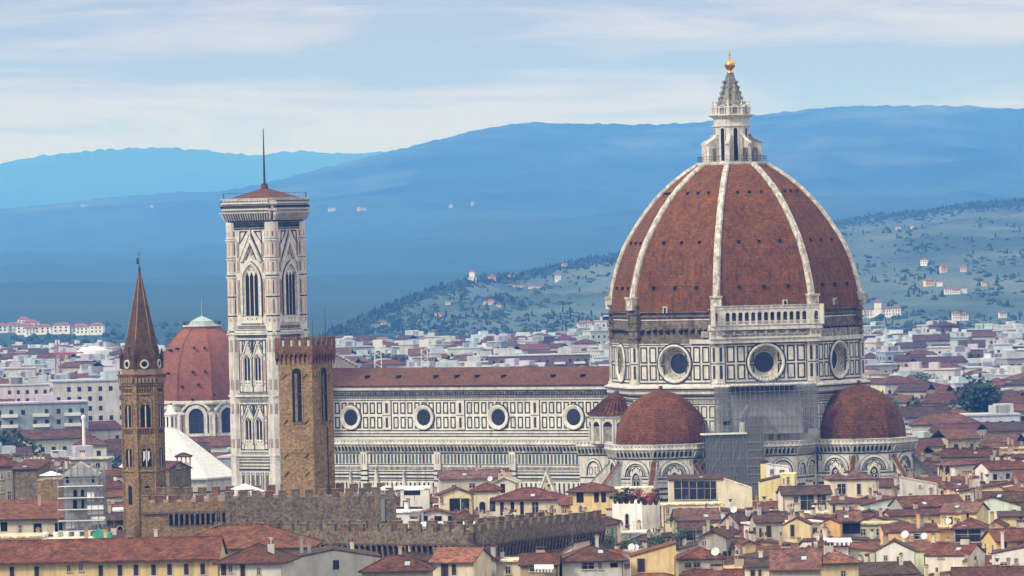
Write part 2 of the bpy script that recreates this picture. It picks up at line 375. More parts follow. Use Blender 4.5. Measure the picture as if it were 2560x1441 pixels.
for j in range(8):
    if j in (0, 1): continue
    d = odir(j + .5); fr = Fr(C0, Vector((-d.y, d.x, 0)) * -1, d)
    mb.fbox(fr, -1.7, 1.7, Z_PAN1, Z_DOME + .3, 27, RC - .15, 0)
    for q in range(5): mb.fbox(fr, -2.0, 2.0, Z_PAN1 + 1.2 + q * 1.9, Z_PAN1 + 1.6 + q * 1.9, 27, RC + .15, 0)
cpart(mb, 'rough_masonry_band', [M['rough'], M['void'], M['marble']])
# entablature on the finished face and its returns
mb = MB(); ent = Fr(C0 + odir(1) * AP, otan(1), odir(1))
mb.fbox(ent, -12.9, 12.9, Z_PAN1 - .05, zD(846), -1, .75); mb.fbox(ent, -13.4, 13.4, zD(846), zD(841.5), -1, 1.05)
mb.fbox(ent, -12.9, 12.9, zD(841.5), zD(824), -1.2, .45, 1); mb.fbox(ent, -13.7, 13.7, zD(824), zD(819.5), -1.2, 1.15); mb.fbox(ent, -13.5, 13.5, zD(819.5), zD(813), -1.2, 1.0)
for i in range(8):                                        # swags in the frieze
    c = -9.0 + i * 2.57
    for q in range(8):
        a0 = math.pi * q / 8; a1 = math.pi * (q + 1) / 8
        p0 = (c - 1.1 * math.cos(a0), zD(828) - .75 * math.sin(a0)); p1 = (c - 1.1 * math.cos(a1), zD(828) - .75 * math.sin(a1))
        mb.tube(ent.p(p0[0], p0[1], .5), ent.p(p1[0], p1[1], .5), .13, 4, m=0)
    mb.fbox(ent, c - 1.45, c - 1.1, zD(837), zD(827), .3, .62, 0)
for u in (-12.0, 12.0):
    mb.fbox(ent, u - 1.35, u + 1.35, zD(842), zD(824), -1, .85, 0)
    for du in (-.65, .65): mb.ring(ent, u + du, zD(833), [(.5, .8), (.42, 1.0), (.3, 1.0), (.2, .86)], 10, 2)
cpart(mb, 'entablature', [M['marble'], M['grime'], M['grime']])
for kk, side in ((0, 1), (2, -1)):                        # finished ends running on to the next faces
    m2 = MB(); fr = oface(C0, AP, kk); u1 = 11.2 * side; u0 = (11.2 - 6.6) * side; a, b = min(u0, u1), max(u0, u1)
    m2.fbox(fr, a, b, Z_PAN1 - .05, zD(846), -1, .6); m2.fbox(fr, a + (3 if side > 0 else 0), b - (3 if side < 0 else 0), zD(841.5), zD(826), -1, .3, 1)
    if kk == 2: m2.fbox(fr, -11.2, 11.2, zD(852), zD(826), -.9, .22, 1); m2.fbox(fr, -11.2, 11.2, Z_PAN1 - .03, zD(846), -1, .5, 0)
    cpart(m2, 'entablature_end', [M['marble'], M['grime']])
# arcaded gallery of the finished face
gal = Fr(C0 + odir(1) * (AP + 1.1), otan(1), odir(1)); GW = 13.3
g0, g1 = zD(813), zD(763); gb = zD(803); gt = zD(772)
mb = MB()
mb.fbox(gal, -GW, GW, gt, zD(770.5), -3.2, .15, 0)        # floor of the upper walk
mb.fbox(gal, -GW, GW, g0, g0 + .25, -3.2, .1, 0)
xs = []; n_ar = 13
for i in range(n_ar): xs.append(-9.3 + i * (18.6 / (n_ar - 1)))
xs = [-12.2] + xs + [12.2]
wa = 1.02
edges = [-GW]
for x in xs: edges += [x - wa / 2, x + wa / 2]
edges.append(GW)
for i in range(0, len(edges), 2): mb.fbox(gal, edges[i], edges[i + 1], g0 + .25, gt, -.35, 0, 0)
for x in xs:
    zt = zD(780); a = arch(x, gb, wa, zt - gb, False, 8)[1:-1]
    top = [(p[0], gt) for p in a]
    mb.band(gal, top, a, -.35, 0, 0)
    mb.fbox(gal, x - wa / 2, x + wa / 2, gb - .06, gb + .12, -.2, -.02, 0)
    for q in range(5): mb.fbox(gal, x - .42 + q * .2, x - .34 + q * .2, g0 + .25, gb - .06, -.15, -.05, 0)
mb.fbox(gal, -GW - .1, GW + .1, zD(764.5), zD(763), -.3, .15, 0)
for i in range(88): u = -GW + .2 + i * (2 * GW - .4) / 87; wq = .16 if i % 8 else .3; mb.fbox(gal, u - wq / 2, u + wq / 2, zD(770.5), zD(764.5), -.15, 0, 0)
for s in (-1, 1):                                         # short return walls at the ends
    fr = Fr(gal.p(GW * s, 0, 0), gal.n * -s, gal.u * s)
    mb.fbox(fr, .02 if s < 0 else -3.0, 3.0 if s < 0 else -.02, g0, g1, -.3, 0, 0)
mb.fbox(gal, -GW + .3, GW - .3, g0 + .25, gt, -3.4, -3.0, 1)
cpart(mb, 'arcaded_gallery', [M['marble_clean'], M['grime']])
# marble inlay, corner piers and round windows of the drum
inl = MB(); zz0, zz1 = Z_PAN0, Z_PAN1
row = [(zz0 + .95, (zz0 + zz1) / 2 - .2), ((zz0 + zz1) / 2 + .2, zz1 - .75)]
for k in range(-2, 4):
    fr = oface(C0, AP, k)
    inl.fbox(fr, -9.9, 9.9, zz0 + .15, zz0 + .45, -.1, .06); inl.fbox(fr, -9.9, 9.9, zz1 - .42, zz1 - .2, -.1, .06)
    inl.fbox(fr, -9.95, -9.75, zz0 + .45, zz1 - .42, -.1, .06); inl.fbox(fr, 9.75, 9.95, zz0 + .45, zz1 - .42, -.1, .06)
    for v0, v1 in row:
        for u in (-8.55, -6.05, -3.7, 3.7, 6.05, 8.55):
            w = .97 if abs(u) > 4 else .85
            inl.frame(fr, u - w, u + w, v0, v1, .34, .06)
    zc = (zz0 + zz1) / 2 + .05
    inl.ring(fr, 0, zc, [(4.95, .02), (4.95, .12), (4.4, .12)], 40)
    m2 = MB(); m2.ring(fr, 0, zc, [(4.55, -.1), (4.55, .3), (4.4, .42), (4.15, .42), (4.0, .2), (3.85, -.05)], 40, 0)
    rw = cpart(m2, 'round_window', M['marble_clean'])
    m2 = MB(); m2.ring(fr, 0, zc, [(3.87, -.03), (3.5, -.55), (3.4, -.6), (3.0, -1.3), (2.9, -1.35), (2.62, -1.9)], 40, 0); cpart2(m2, 'splay', M['carved'], rw)
    m2 = MB(); m2.ring(fr, 0, zc, [(2.66, -1.85), (2.55, -1.75), (2.42, -1.95)], 32, 1); m2.disc(fr, 0, zc, 2.5, -1.97, 32, 0)
    for q in (-1.2, 0, 1.2): m2.fbox(fr, q - .05, q + .05, zc - 2.1, zc + 2.1, -2, -1.93, 2)
    m2.fbox(fr, -2.3, 2.3, zc - .05, zc + .05, -2, -1.93, 2)
    cpart2(m2, 'pane', [M['glass'], M['marble'], M['iron']], rw)
    for s in (-1, 1):
        for q in range(4): inl.fbox(fr, s * 3 - .1, s * 3 + .1, 0, 0, 0, 0) if 0 else None
cpart(inl, 'drum_inlay', M['green'])
for j in range(8):
    mb = MB()
    for s, k in ((1, j), (-1, j + 1)):
        fr = oface(C0, AP, k); hw = AP * math.tan(math.pi / 8)
        a, b = (hw - 1.55, hw + .12) if s > 0 else (-hw - .12, -hw + 1.55)
        mb.fbox(fr, a, b, zz0 - .1, zz1, -.5, .30, 0)
        for v0, v1 in row:
            c = (a + b) / 2 - s * .05
            mb.frame(fr, c - .5, c + .5, v0 + .1, v1 - .05, .12, .34, 0); mb.fbox(fr, c - .3, c + .3, v0 + .3, v1 - .25, 0, .36, 1)
        mb.fbox(fr, a - .05, b, (zz0 + zz1) / 2 - .1, (zz0 + zz1) / 2 + .1, 0, .36, 1)
        mb.fbox(fr, a - .15, b + .1, zz1 - .7, zz1 + .05, -.5, .5, 2)
        mb.fbox(fr, a - .2, b + .1, zz0 - .6, zz0 + .35, -.5, .55, 0)
    cpart(mb, 'corner_pilaster', [M['marble'], M['green'], M['grime']])
# ---- cornice ring under the drum and the lower octagon
mb = MB()
octo(mb, C0, [(RC + .3, Z_COR - 2.6), (RC + .4, Z_COR - 1.9), (RC + 1.0, Z_COR - 1.5), (RC + 1.1, Z_COR - .35), (RC + 1.6, Z_COR - .2), (RC + 1.6, Z_COR + .1), (RC + .9, Z_COR + .35), (RC + .35, Z_PAN0 - .1), (RC - .5, Z_PAN0)], 0)
octo(mb, C0, [(RC + .34, Z_COR - 2.35), (RC + .44, Z_COR - 2.3), (RC + .44, Z_COR - 1.85), (RC + .3, Z_COR - 1.8)], 1, False)
octo(mb, C0, [(RC + 1.2, Z_COR - .55), (RC + 1.64, Z_COR - .5), (RC + 1.66, Z_COR - .22)], 1, False)
cpart(mb, 'cornice', [M['marble'], M['green']])
mb = MB(); octo(mb, C0, [(RC - .1, 0), (RC - .1, Z_COR - 2.5)], 0)
cpart(mb, 'lower_octagon', M['marble'])
inl = MB()
for k in range(-2, 4):
    fr = oface(C0, (RC - .1) * K8, k)
    b0, b1 = Z_TRIB + 2.2, Z_COR - 4.4
    inl.fbox(fr, -11.5, 11.5, b1 + .35, b1 + .6, -.1, .05); inl.fbox(fr, -11.5, 11.5, b1 + 1.65, b1 + 1.8, -.1, .05)
    for i in range(30): u = -11 + i * .75; inl.frame(fr, u - .25, u + .25, b1 + .8, b1 + 1.45, .12, .05)
    for v0, v1 in ((b0, (b0 + b1) / 2 - .25), ((b0 + b1) / 2 + .25, b1)):
        for i in range(10): u = -9.9 + i * 2.2; inl.frame(fr, u - .8, u + .8, v0, v1, .25, .05)
cpart(inl, 'lower_inlay', M['green'])
# ---- lantern
zl = lambda y: at(1841, y, 1398.0).z
mb = MB()
octo(mb, C0, [(8.3, prof[-1][1] - .6), (8.6, zl(408)), (8.6, zl(405.5)), (4.3, zl(405)), (4.3, zl(318)), (4.75, zl(316)), (4.75, zl(313)), (4.2, zl(312)), (4.25, zl(296)), (4.6, zl(294)), (5.2, zl(291)), (5.5, zl(288.5)), (5.5, zl(287)), (4.2, zl(286)), (4.2, zl(270)), (4.5, zl(269)), (4.5, zl(267)), (3.3, zl(266))], 0)
lantern = cpart(mb, 'lantern', M['marble_clean'])
mb = MB(); zt = zl(181)
prf = [(3.25, zl(267)), (2.95, zl(256)), (1.75, zl(222)), (.72, zt + .4), (.72, zt), (.9, zt - .15), (.9, zt + .1)]
octo(mb, C0, [(3.3, zl(267)), (3.0, zl(258)), (1.8, zl(222)), (.62, zt)], 0)
for j in range(8):
    d = odir(j + .5)
    mb.tube(C0 + d * 3.2 + Z * zl(265), C0 + d * .65 + Z * zt, .2, 5, .1, m=0)
    for q in range(5):
        a = q / 6; r = 3.1 - 2.3 * a; zq = zl(262) + (zt - zl(262)) * a
        mb.fbox(Fr(C0, Vector((-d.y, d.x, 0)), d), -.16, .16, zq, zq + .6, r, r + .32, 0)
cpart2(mb, 'lantern_cone', M['grime'], lantern)
mb = MB(); mb.lathe(C0, [(.75, zt - .2), (.85, zt + .1), (.5, zt + .35), (.42, zl(174))], 12, 0)
zb = zl(162); rb = 1.28
mb.lathe(C0 + Z * zb, [(rb * math.cos(t), rb * math.sin(t)) for t in [R_(-80 + 16 * q) for q in range(11)]], 20, 0)
gb_ = cpart2(mb, 'golden_ball', M['gold'], lantern, True)
mb = MB(); mb.tube(C0 + Z * (zb + 1.2), C0 + Z * zl(128), .09, 6); mb.tube(C0 + cu * -.55 + Z * zl(137), C0 + cu * .55 + Z * zl(137), .09, 6); mb.lathe(C0 + Z * zl(143), [(.02, -.2), (.3, 0), (.02, .2)], 8)
cpart2(mb, 'cross', M['gold'], lantern)
for k in range(8):
    fr = oface(C0, 4.3 * K8, k); m2 = MB(); v0 = zl(402)
    m2.plate(fr, arch(0, v0, 1.0, zl(320) - v0, False, 8), -.3, .04, 0)
    o_ = arch_out(0, v0, 1.0, zl(320) - v0, .22, False, 8); i_ = arch(0, v0, 1.0, zl(320) - v0, False, 8)
    m2.band(fr, o_, i_, -.1, .2, 1)
    cpart2(m2, 'lantern_window', [M['void'], M['marble_clean']], lantern)
    fr = oface(C0, 4.2 * K8, k); m2 = MB()
    m2.plate(fr, arch(0, zl(284), 1.3, zl(266) - zl(284), False, 8), -.3, .05, 1)
    m2.band(fr, arch_out(0, zl(284), 1.3, zl(264.5) - zl(284), .25), arch(0, zl(284), 1.3, zl(264.5) - zl(284)), -.1, .35, 0)
    cpart2(m2, 'niche', [M['marble_clean'], M['grime']], lantern)
for j in range(8):
    d = odir(j + .5); t = Vector((-d.y, d.x, 0)); fr = Fr(C0, d, t); m2 = MB()
    ztop = zl(341); zo = zl(360); z0 = zl(405)
    pts = [(4.0, z0), (7.15, z0), (7.15, zo - .3), (7.45, zo - .1), (7.45, zo + .35), (6.6, zo + .75), (5.7, zo + 1.25), (5.1, ztop - .2), (4.9, ztop + .35), (4.0, ztop + .5)]
    m2.plate(fr, pts, -.48, .48, 0)
    m2.plate(fr, arch(5.6, z0 + .3, 1.0, 3.1), -.50, .50, 1)
    cpart2(m2, 'volute_buttress', [M['marble_clean'], M['grime']], lantern)
    m2 = MB(); c = C0 + d * 4.35
    m2.lathe(c, [(.38, zl(287)), (.38, zl(270)), (.5, zl(269.5)), (.5, zl(267.5)), (.2, zl(266)), (.3, zl(261)), (.12, zl(258)), (.25, zl(254)), (.02, zl(250))], 6)
    cpart2(m2, 'pinnacle', M['marble_clean'], lantern)
mb = MB()
rr = oring(C0, 8.35, zl(406)); rt = oring(C0, 8.35, zl(391)); rm = oring(C0, 8.35, zl(398))
for j in range(8):
    a, b = rt[j], rt[(j + 1) % 8]; mb.tube(a, b, .06, 4); mb.tube(rm[j], rm[(j + 1) % 8], .035, 4)
    for q in range(9): p = rr[j].lerp(rr[(j + 1) % 8], q / 9); mb.tube(p, p + Z * (zl(391) - zl(406)), .045, 4)
cpart2(mb, 'railing', M['iron'], lantern)
# ---- nave: clerestory, roof, aisle
S1, S2 = 10.8, 21.0; EW = -124.0; EE = -24.0
fN = Fr(cath(0, S1), cu, cn); fA = Fr(cath(0, S2), cu, cn)
vN = lambda y, x=1250: fN.px(x, y)[1]
vA = lambda y, x=1250: fA.px(x, y)[1]
Z_EAVE = vN(962); Z_RIDGE = Fr(cath(0, 0), cu, cn).px(1250, 917.5)[1]
mb = MB()
mb.fbox(fN, EW, EE, 0, vN(986), -2 * S1, 0, 0)
cpart(mb, 'nave_wall', M['marble'])
mb = MB()
def slab(p0, p1, p2, p3, th, m=0): mb.hexa([p - Z * th for p in (p0, p1, p2, p3)] + [p0, p1, p2, p3], m)
slab(cath(EW, S1 + 1.0, Z_EAVE), cath(EE + 1, S1 + 1.0, Z_EAVE), cath(EE + 1, 0, Z_RIDGE), cath(EW, 0, Z_RIDGE), .3)
slab(cath(EW, 0, Z_RIDGE), cath(EE + 1, 0, Z_RIDGE), cath(EE + 1, -S1 - 1.0, Z_EAVE), cath(EW, -S1 - 1.0, Z_EAVE), .3)
rnd = random.Random(5)
nroof = cpart(mb, 'nave_roof', M['naveroof'])
for x, y in ((920, 945), (998, 945), (1091, 944), (1143, 943), (1194, 942), (1260, 941), (1384, 938), (1458, 938)):
    m2 = MB(); q = Fr(cath(0, S1 * .6), cu, cn); u, v = q.px(x, y); zr = Z_EAVE + (Z_RIDGE - Z_EAVE) * .45
    m2.fbox(q, u - .35, u + .35, zr - .4, zr + .5, -.6, .9, 0); cpart2(m2, 'roof_vent', M['void'], nroof)
mb = MB()
mb.fbox(fN, EW, EE + 2, vN(966), vN(963.2), -.5, 1.0, 1); mb.fbox(fN, EW, EE + 2, vN(974.5), vN(966), -.5, .7, 0)
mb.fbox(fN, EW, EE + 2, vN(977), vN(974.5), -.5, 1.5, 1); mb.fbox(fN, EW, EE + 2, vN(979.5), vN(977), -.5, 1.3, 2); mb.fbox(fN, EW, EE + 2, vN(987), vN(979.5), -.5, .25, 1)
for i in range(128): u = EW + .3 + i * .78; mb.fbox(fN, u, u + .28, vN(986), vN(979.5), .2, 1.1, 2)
cpart(mb, 'nave_cornice', [M['marble'], M['green'], M['grime']])
inl = MB()
inl.fbox(fN, EW, EE, vN(988.3), vN(987), -.1, .05); inl.fbox(fN, EW, EE, vN(1001.5), vN(999.6), -.1, .06)
for i in range(134): u = EW + .4 + i * .74; inl.frame(fN, u - .27, u + .27, vN(996.5), vN(990.5), .14, .05)
u_p = [fN.px(x, 1038)[0] for x in (968.5, 1153.0, 1339.0)]; BAY = (u_p[2] - u_p[0]) / 2
pil = [u_p[1] + BAY * i for i in range(-4, 3)]
r_top = (vN(1034.5), vN(1005.5)); r_bot = (vN(1071.5), vN(1042))
zc = vN(1043.5)
win_u = [fN.px(x, 1043)[0] for x in (878, 1060, 1246.5, 1435)]
nwin = [win_u[0] - BAY, ] + win_u
for pu in pil[:-1]:
    if pu > EE or pu < EW + 2: continue
    pms = MB()
    pms.fbox(fN, pu - 1.35, pu + 1.0, vN(1074), vN(1001), -.1, .22, 0)
    for a, b in (r_top, r_bot): pms.frame(fN, pu - .75, pu + .45, a - .1, b + .1, .12, .25, 0); pms.fbox(fN, pu - .5, pu + .2, a + .2, b - .2, 0, .27, 1)
    pms.fbox(fN, pu - 1.35, pu + 1.0, vN(1039.6), vN(1038), 0, .27, 1)
    pms.fbox(fN, pu + 1.0, pu + 1.25, vN(1074), vN(1001), -.1, .05, 1)
    cpart(pms, 'nave_pilaster', [M['marble'], M['green']])
    wc = min(nwin, key=lambda w: abs(w - (pu + BAY * .5)))
    for a, b in (r_top, r_bot):
        for i in range(9):
            u = pu + 2.45 + i * (BAY - 3.6) / 8.6
            if u + .75 > EE or u < EW + 1: continue
            inl.frame(fN, u - .76, u + .76, a, b, .33, .06)
for y in (1077, 1084.5, 1091): inl.fbox(fN, EW, EE, vN(y + 1.6), vN(y - 1.2), -.1, .06)
cpart(inl, 'nave_inlay', M['green'])
for wu in nwin:
    if wu < EW + 4: continue
    m2 = MB(); m2.ring(fN, wu, zc, [(3.25, 0), (3.2, .30), (3.0, .30)], 36, 1); m2.ring(fN, wu, zc, [(3.08, .1), (3.0, .6), (2.75, .65), (2.6, .5), (2.35, .42), (2.25, .3), (2.0, .15)], 36, 0)
    o = cpart(m2, 'round_window', [M['marble_clean'], M['green']])
    m2 = MB(); m2.disc(fN, wu, zc, 2.05, .17, 32); cpart2(m2, 'pane', M['glass'], o)
Z_AIS = vA(1098.5)
mb = MB()
mb.fbox(fA, EW, EE - 1, 0, vA(1112), -9, 0, 0)
mb.hexa([cath(EW, S2 - .2, Z_AIS - 1.3), cath(EE, S2 - .2, Z_AIS - 1.3), cath(EE, S1, Z_AIS - 1.3), cath(EW, S1, Z_AIS - 1.3), cath(EW, S2 - .2, Z_AIS - .9), cath(EE, S2 - .2, Z_AIS - .9), cath(EE, S1 - .1, vN(1093)), cath(EW, S1 - .1, vN(1093))], 0)
cpart(mb, 'aisle_wall', M['marble'])
def cornice_walk(fr, u0, u1, ztop, scale=1.0, pitch=1.04):
    """pierced parapet carried on little pointed brackets"""
    m = MB(); s = scale
    m.fbox(fr, u0, u1, ztop - .12 * s, ztop, -.6, 1.05, 0); m.fbox(fr, u0, u1, ztop - 1.0 * s, ztop - .12 * s, -.3, .9, 0)
    m.fbox(fr, u0, u1, ztop - 1.25 * s, ztop - 1.0 * s, -.3, 1.1, 0)
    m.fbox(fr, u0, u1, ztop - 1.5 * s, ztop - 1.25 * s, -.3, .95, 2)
    n = max(1, int((u1 - u0) / pitch)); p = (u1 - u0) / n
    for i in range(n):
        u = u0 + (i + .5) * p
        m.plate(fr, [(u + .17 * math.cos(t), ztop - .55 * s + .17 * math.sin(t)) for t in [math.pi / 3 * q for q in range(6)]], .7, .93, 1)
        a, b = ztop - 2.9 * s, ztop - 1.5 * s
        w = p * .30
        m.hexa([fr.p(u - p / 2, a, .25), fr.p(u - p / 2 + w * .8, a, .25), fr.p(u - p / 2 + w * .8, a, -.1), fr.p(u - p / 2, a, -.1),
                fr.p(u - p / 2, b, .95), fr.p(u - p / 2 + w, b, .95), fr.p(u - p / 2 + w, b, -.1), fr.p(u - p / 2, b, -.1)], 0)
        pts = [(u - p / 2 + w, b), (u - p / 2 + w, a + .55 * s), (u + w * .5, b - .1), (u + p / 2, a + .55 * s), (u + p / 2, b)]
        m.poly([fr.p(x, y, .80) for x, y in ((u - p / 2 + w, b), (u - p / 2 + w, b - .45 * s), (u + w * .5, b - .05))], 0)
        m.poly([fr.p(x, y, .80) for x, y in ((u + w * .5, b - .05), (u + p / 2, b - .45 * s), (u + p / 2, b))], 0)
    m.fbox(fr, u0, u1, ztop - 2.9 * s, ztop - 1.5 * s, -.3, .03, 1)
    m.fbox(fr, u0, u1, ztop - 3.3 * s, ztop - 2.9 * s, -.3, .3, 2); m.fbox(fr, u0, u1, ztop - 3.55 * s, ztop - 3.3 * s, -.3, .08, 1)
    return m
cpart(cornice_walk(fA, EW, EE - 2.0, Z_AIS), 'aisle_parapet', [M['marble'], M['green'], M['grime']])
inl = MB(); zs0, zs1 = vA(1160), vA(1136.5)
inl.fbox(fA, EW, EE - 6, zs0 - .35, zs0 - .15, -.1, .05); inl.fbox(fA, EW, EE - 6, zs1 + .15, zs1 + .3, -.1, .05)
slots = MB()
i = 0
u = EW + .5
bt = [fA.px(x, 1150)[0] for x in (1096, 1283)]; bt = [bt[0] - (bt[1] - bt[0]) * q for q in (3, 2, 1)] + bt
bt = [b for b in bt if b > EW + 2]
while u < EE - 7:
    if all(abs(u + .3 - b) > 1.3 for b in bt): slots.fbox(fA, u, u + .60, zs0, zs1, -.1, .05, 0 if i % 5 else 1)
    u += 1.03; i += 1
cpart(slots, 'green_panel_band', [M['teal'], M['green']])
for b in bt:
    m2 = MB(); m2.fbox(fA, b - .95, b + .95, 0, vA(1131), -.2, .55, 0)
    for v in (vA(1178), vA(1190), vA(1203)): m2.fbox(fA, b - .97, b + .97, v - .2, v + .2, 0, .58, 1)
    m2.fbox(fA, b + .25, b + .45, zs0, zs1, 0, .58, 1); m2.fbox(fA, b - .45, b - .25, zs0, zs1, 0, .58, 1)
    cpart(m2, 'aisle_buttress', [M['marble'], M['green']])
g = MB(); g.fbox(fA, EW, EE - 4, vA(1175), vA(1168), -.1, .12, 0); cpart(g, 'carved_string_course', M['grime'])
for y, h in ((1180, 1.2), (1188, 2.2), (1197, 2.0), (1202, 1.0)): inl.fbox(fA, EW, EE - 6, vA(y + h), vA(y - h), -.1, .06)
u = EW + 1
while u < EE - 7: inl.fbox(fA, u, u + .45, vA(1240), vA(1208), -.1, .05); u += 1.35
cpart(inl, 'aisle_inlay', M['green'])
# gabled side doors and small spires against the aisle wall
for x, wg, ytop, yb in ((1371, 4.6, 1176, 1225), (944, 1.8, 1168, 1230), (879, 1.4, 1180, 1230), (1013, 1.4, 1180, 1230)):
    m2 = MB(); u, _ = fA.px(x, 1200); zt = vA(ytop); zb_ = vA(yb)
    m2.plate(fA, [(u - wg / 2, zb_ - 6), (u + wg / 2, zb_ - 6), (u + wg / 2, zb_), (u, zt), (u - wg / 2, zb_)], 0, .8, 0)
    if wg > 3:
        m2.band(fA, [(u - wg / 2, zb_), (u, zt), (u + wg / 2, zb_)], [(u - wg / 2 + .6, zb_), (u, zt - 1.1), (u + wg / 2 - .6, zb_)], .7, 1.1, 0)
        m2.plate(fA, [(u - .9, zb_ + .2), (u + .9, zb_ + .2), (u, zt - 1.9)], .7, .86, 1); m2.ring(fA, u, zb_ + .9, [(.5, .8), (.45, 1.0), (.25, 1.0)], 10, 0)
    else:
        m2.plate(fA, [(u - .3, zb_ - 2), (u + .3, zb_ - 2), (u + .3, zb_ + .4), (u, zb_ + 1.2), (u - .3, zb_ + .4)], .7, .86, 1)
    m2.tube(fA.p(u, zt - .3, .4), fA.p(u, zt + .9, .4), .2, 5, .03)
    cpart(m2, 'door_gable' if wg > 3 else 'side_spire', [M['marble'], M['green']])
# stepped crest of the west front seen over the roof
m2 = MB(); fW = Fr(cath(EW + 18, 0), cu, cn); 
uW, vW = fW.px(832, 884); u2, v2 = fW.px(893, 916)
n = 8
for i in range(n):
    a = uW + (u2 - uW) * i / n; b = uW + (u2 - uW) * (i + 1) / n; t = vW + (v2 - vW) * i / n
    m2.fbox(fW, a, b, Z_RIDGE - 3, t, -1.2, 0, 0); m2.fbox(fW, a + .1, b - .05, t - .45, t - .2, -.1, .05, 1)
m2.fbox(fW, uW - 14, uW, Z_RIDGE - 3, vW, -1.2, 0, 0)
cpart(m2, 'west_front_crest', [M['marble'], M['green']])
# ---- tribunes
TAP = 11.8; TR = TAP / K8
def tribune(ctr, faces, name, dome_px, kramps):
    body = MB(); octo(body, ctr, [(TR, 0), (TR, Z_TRIB - 1.2)], 0); b = cpart(body, 'tribune', M['marble'])
    hw = TAP * math.tan(math.pi / 8); zt = Z_TRIB
    inl = MB()
    for k in faces:
        wh = MB()
        fr = oface(ctr, TAP, k)
        cw = cornice_walk(fr, -hw - .38, hw + .38, zt, 1.0, .98); cpart2(cw, 'tribune_parapet', [M['marble'], M['green'], M['grime']], b)
        a0 = zt - 7.3; aw = 6.6; ah = 3.55
        def arcpts(r, k2=14): return [(-r * math.cos(math.pi * q / k2), a0 + r * math.sin(math.pi * q / k2)) for q in range(k2 + 1)]
        wh.band(fr, arcpts(3.55), arcpts(2.95), -.1, .28); cpart2(wh, 'arch_moulding', M['marble_clean'], b)
        inl.band(fr, arcpts(3.68), arcpts(3.55), -.1, .12); inl.band(fr, arcpts(2.95), arcpts(2.72), -.1, .12); inl.band(fr, arcpts(2.45), arcpts(2.3), -.1, .1)
        inl.fbox(fr, -2.9, -1.45, a0 - .1, a0 + .1, -.1, .1); inl.fbox(fr, 1.45, 2.9, a0 - .1, a0 + .1, -.1, .1)
        for s in (-1, 1):
            inl.frame(fr, s * 4.2 - .5, s * 4.2 + .5, a0 + 2.3, a0 + 3.4, .14, .08)
            inl.fbox(fr, s * 4.78 - .08, s * 4.78 + .08, a0 - .6, a0 + 3.5, -.1, .08)
            inl.band(fr, [(s * 2.1, a0 + .3), (s * 1.9, a0 + 1.0), (s * 1.3, a0 + 1.7)], [(s * 1.9, a0 + .3), (s * 1.65, a0 + .9), (s * 1.15, a0 + 1.5)], -.1, .08)
            inl.fbox(fr, s * 1.75 - .06, s * 1.75 + .06, a0 + .1, a0 + 1.2, -.1, .08)
            inl.band(fr, [(s * .95, a0 + .9), (s * 1.1, a0 + 1.5), (s * .45, a0 + 1.9), (s * .02, a0 + 2.6)], [(s * .8, a0 + .9), (s * .9, a0 + 1.45), (s * .3, a0 + 1.75), (s * .02, a0 + 2.3)], -.1, .08)
        # dark stripes either side of the window
        for z, h in ((a0 - .7, .16), (a0 - 1.6, .07), (a0 - 3.0, .26), (a0 - 4.2, .22), (a0 - 5.6, .3), (a0 - 6.4, .2), (a0 - 7.4, .3)):
            inl.fbox(fr, -hw + .1, -1.55, z - h, z + h, -.1, .07); inl.fbox(fr, 1.55, hw - .1, z - h, z + h, -.1, .07)
        for q in range(9): u = -hw + .6 + q * 1.05; inl.frame(fr, u - .32, u + .32, a0 - 11, a0 - 8.0, .15, .07)
        m2 = MB(); v0 = a0 - 6.2; H = 6.9
        m2.plate(fr, arch(0, v0, 1.75, H, True), -.2, .05, 0)
        m2.band(fr, arch_out(0, v0, 1.75, H, .2, True), arch(0, v0, 1.75, H, True), -.1, .32, 2)
        m2.band(fr, arch_out(0, v0, 2.25, H + .25, .22, True), arch(0, v0, 2.2, H + .22, True), -.1, .2, 1)
        m2.fbox(fr, -.09, .09, v0, v0 + H - 1.9, 0, .14, 1)
        m2.ring(fr, 0, v0 + H - 1.05, [(.5, .05), (.42, .2), (.25, .2), (.2, .06)], 10, 1)
        for s in (-1, 1): m2.band(fr, arch_out(s * .44, v0 + H - 3.2, .62, 1.5, .14, True), arch(s * .44, v0 + H - 3.2, .62, 1.5, True), 0, .12, 1)
        cpart2(m2, 'lancet_window', [M['void'], M['marble_clean'], M['grime']], b)
    cpart2(inl, 'tribune_inlay', M['green'], b)
    for j in kramps:                                        # sloping tile topped buttresses
        d = odir(j + .5); t = Vector((-d.y, d.x, 0)); fr = Fr(ctr, d, t); m2 = MB()
        r0, r1, z0, z1 = TR - .6, TR + 6.3, zt - 4.2, zt - 11.2
        m2.plate(fr, [(r0, 0), (r1, 0), (r1, z1), (r0, z0)], -.72, .72, 1)
        m2.hexa([fr.p(r0, z0 + .004, -.82), fr.p(r1 + .2, z1 - .2, -.82), fr.p(r1 + .2, z1 - .2, .82), fr.p(r0, z0 + .004, .82),
                 fr.p(r0, z0 + .3, -.82), fr.p(r1 + .2, z1 + .1, -.82), fr.p(r1 + .2, z1 + .1, .82), fr.p(r0, z0 + .3, .82)], 2)
        m2.hexa([fr.p(r0, z0 + .31, -.58), fr.p(r1 + .1, z1 + .11, -.58), fr.p(r1 + .1, z1 + .11, .58), fr.p(r0, z0 + .31, .58),
                 fr.p(r0, z0 + .4, -.58), fr.p(r1 + .1, z1 + .2, -.58), fr.p(r1 + .1, z1 + .2, .58), fr.p(r0, z0 + .4, .58)], 0)
        cpart2(m2, 'sloping_buttress', [M['apse'], M['marble'], M['grime']], b)
    ytop, ybase, R0 = dome_px
    m2 = MB(); h = ytop - (zt - .3); rows = []
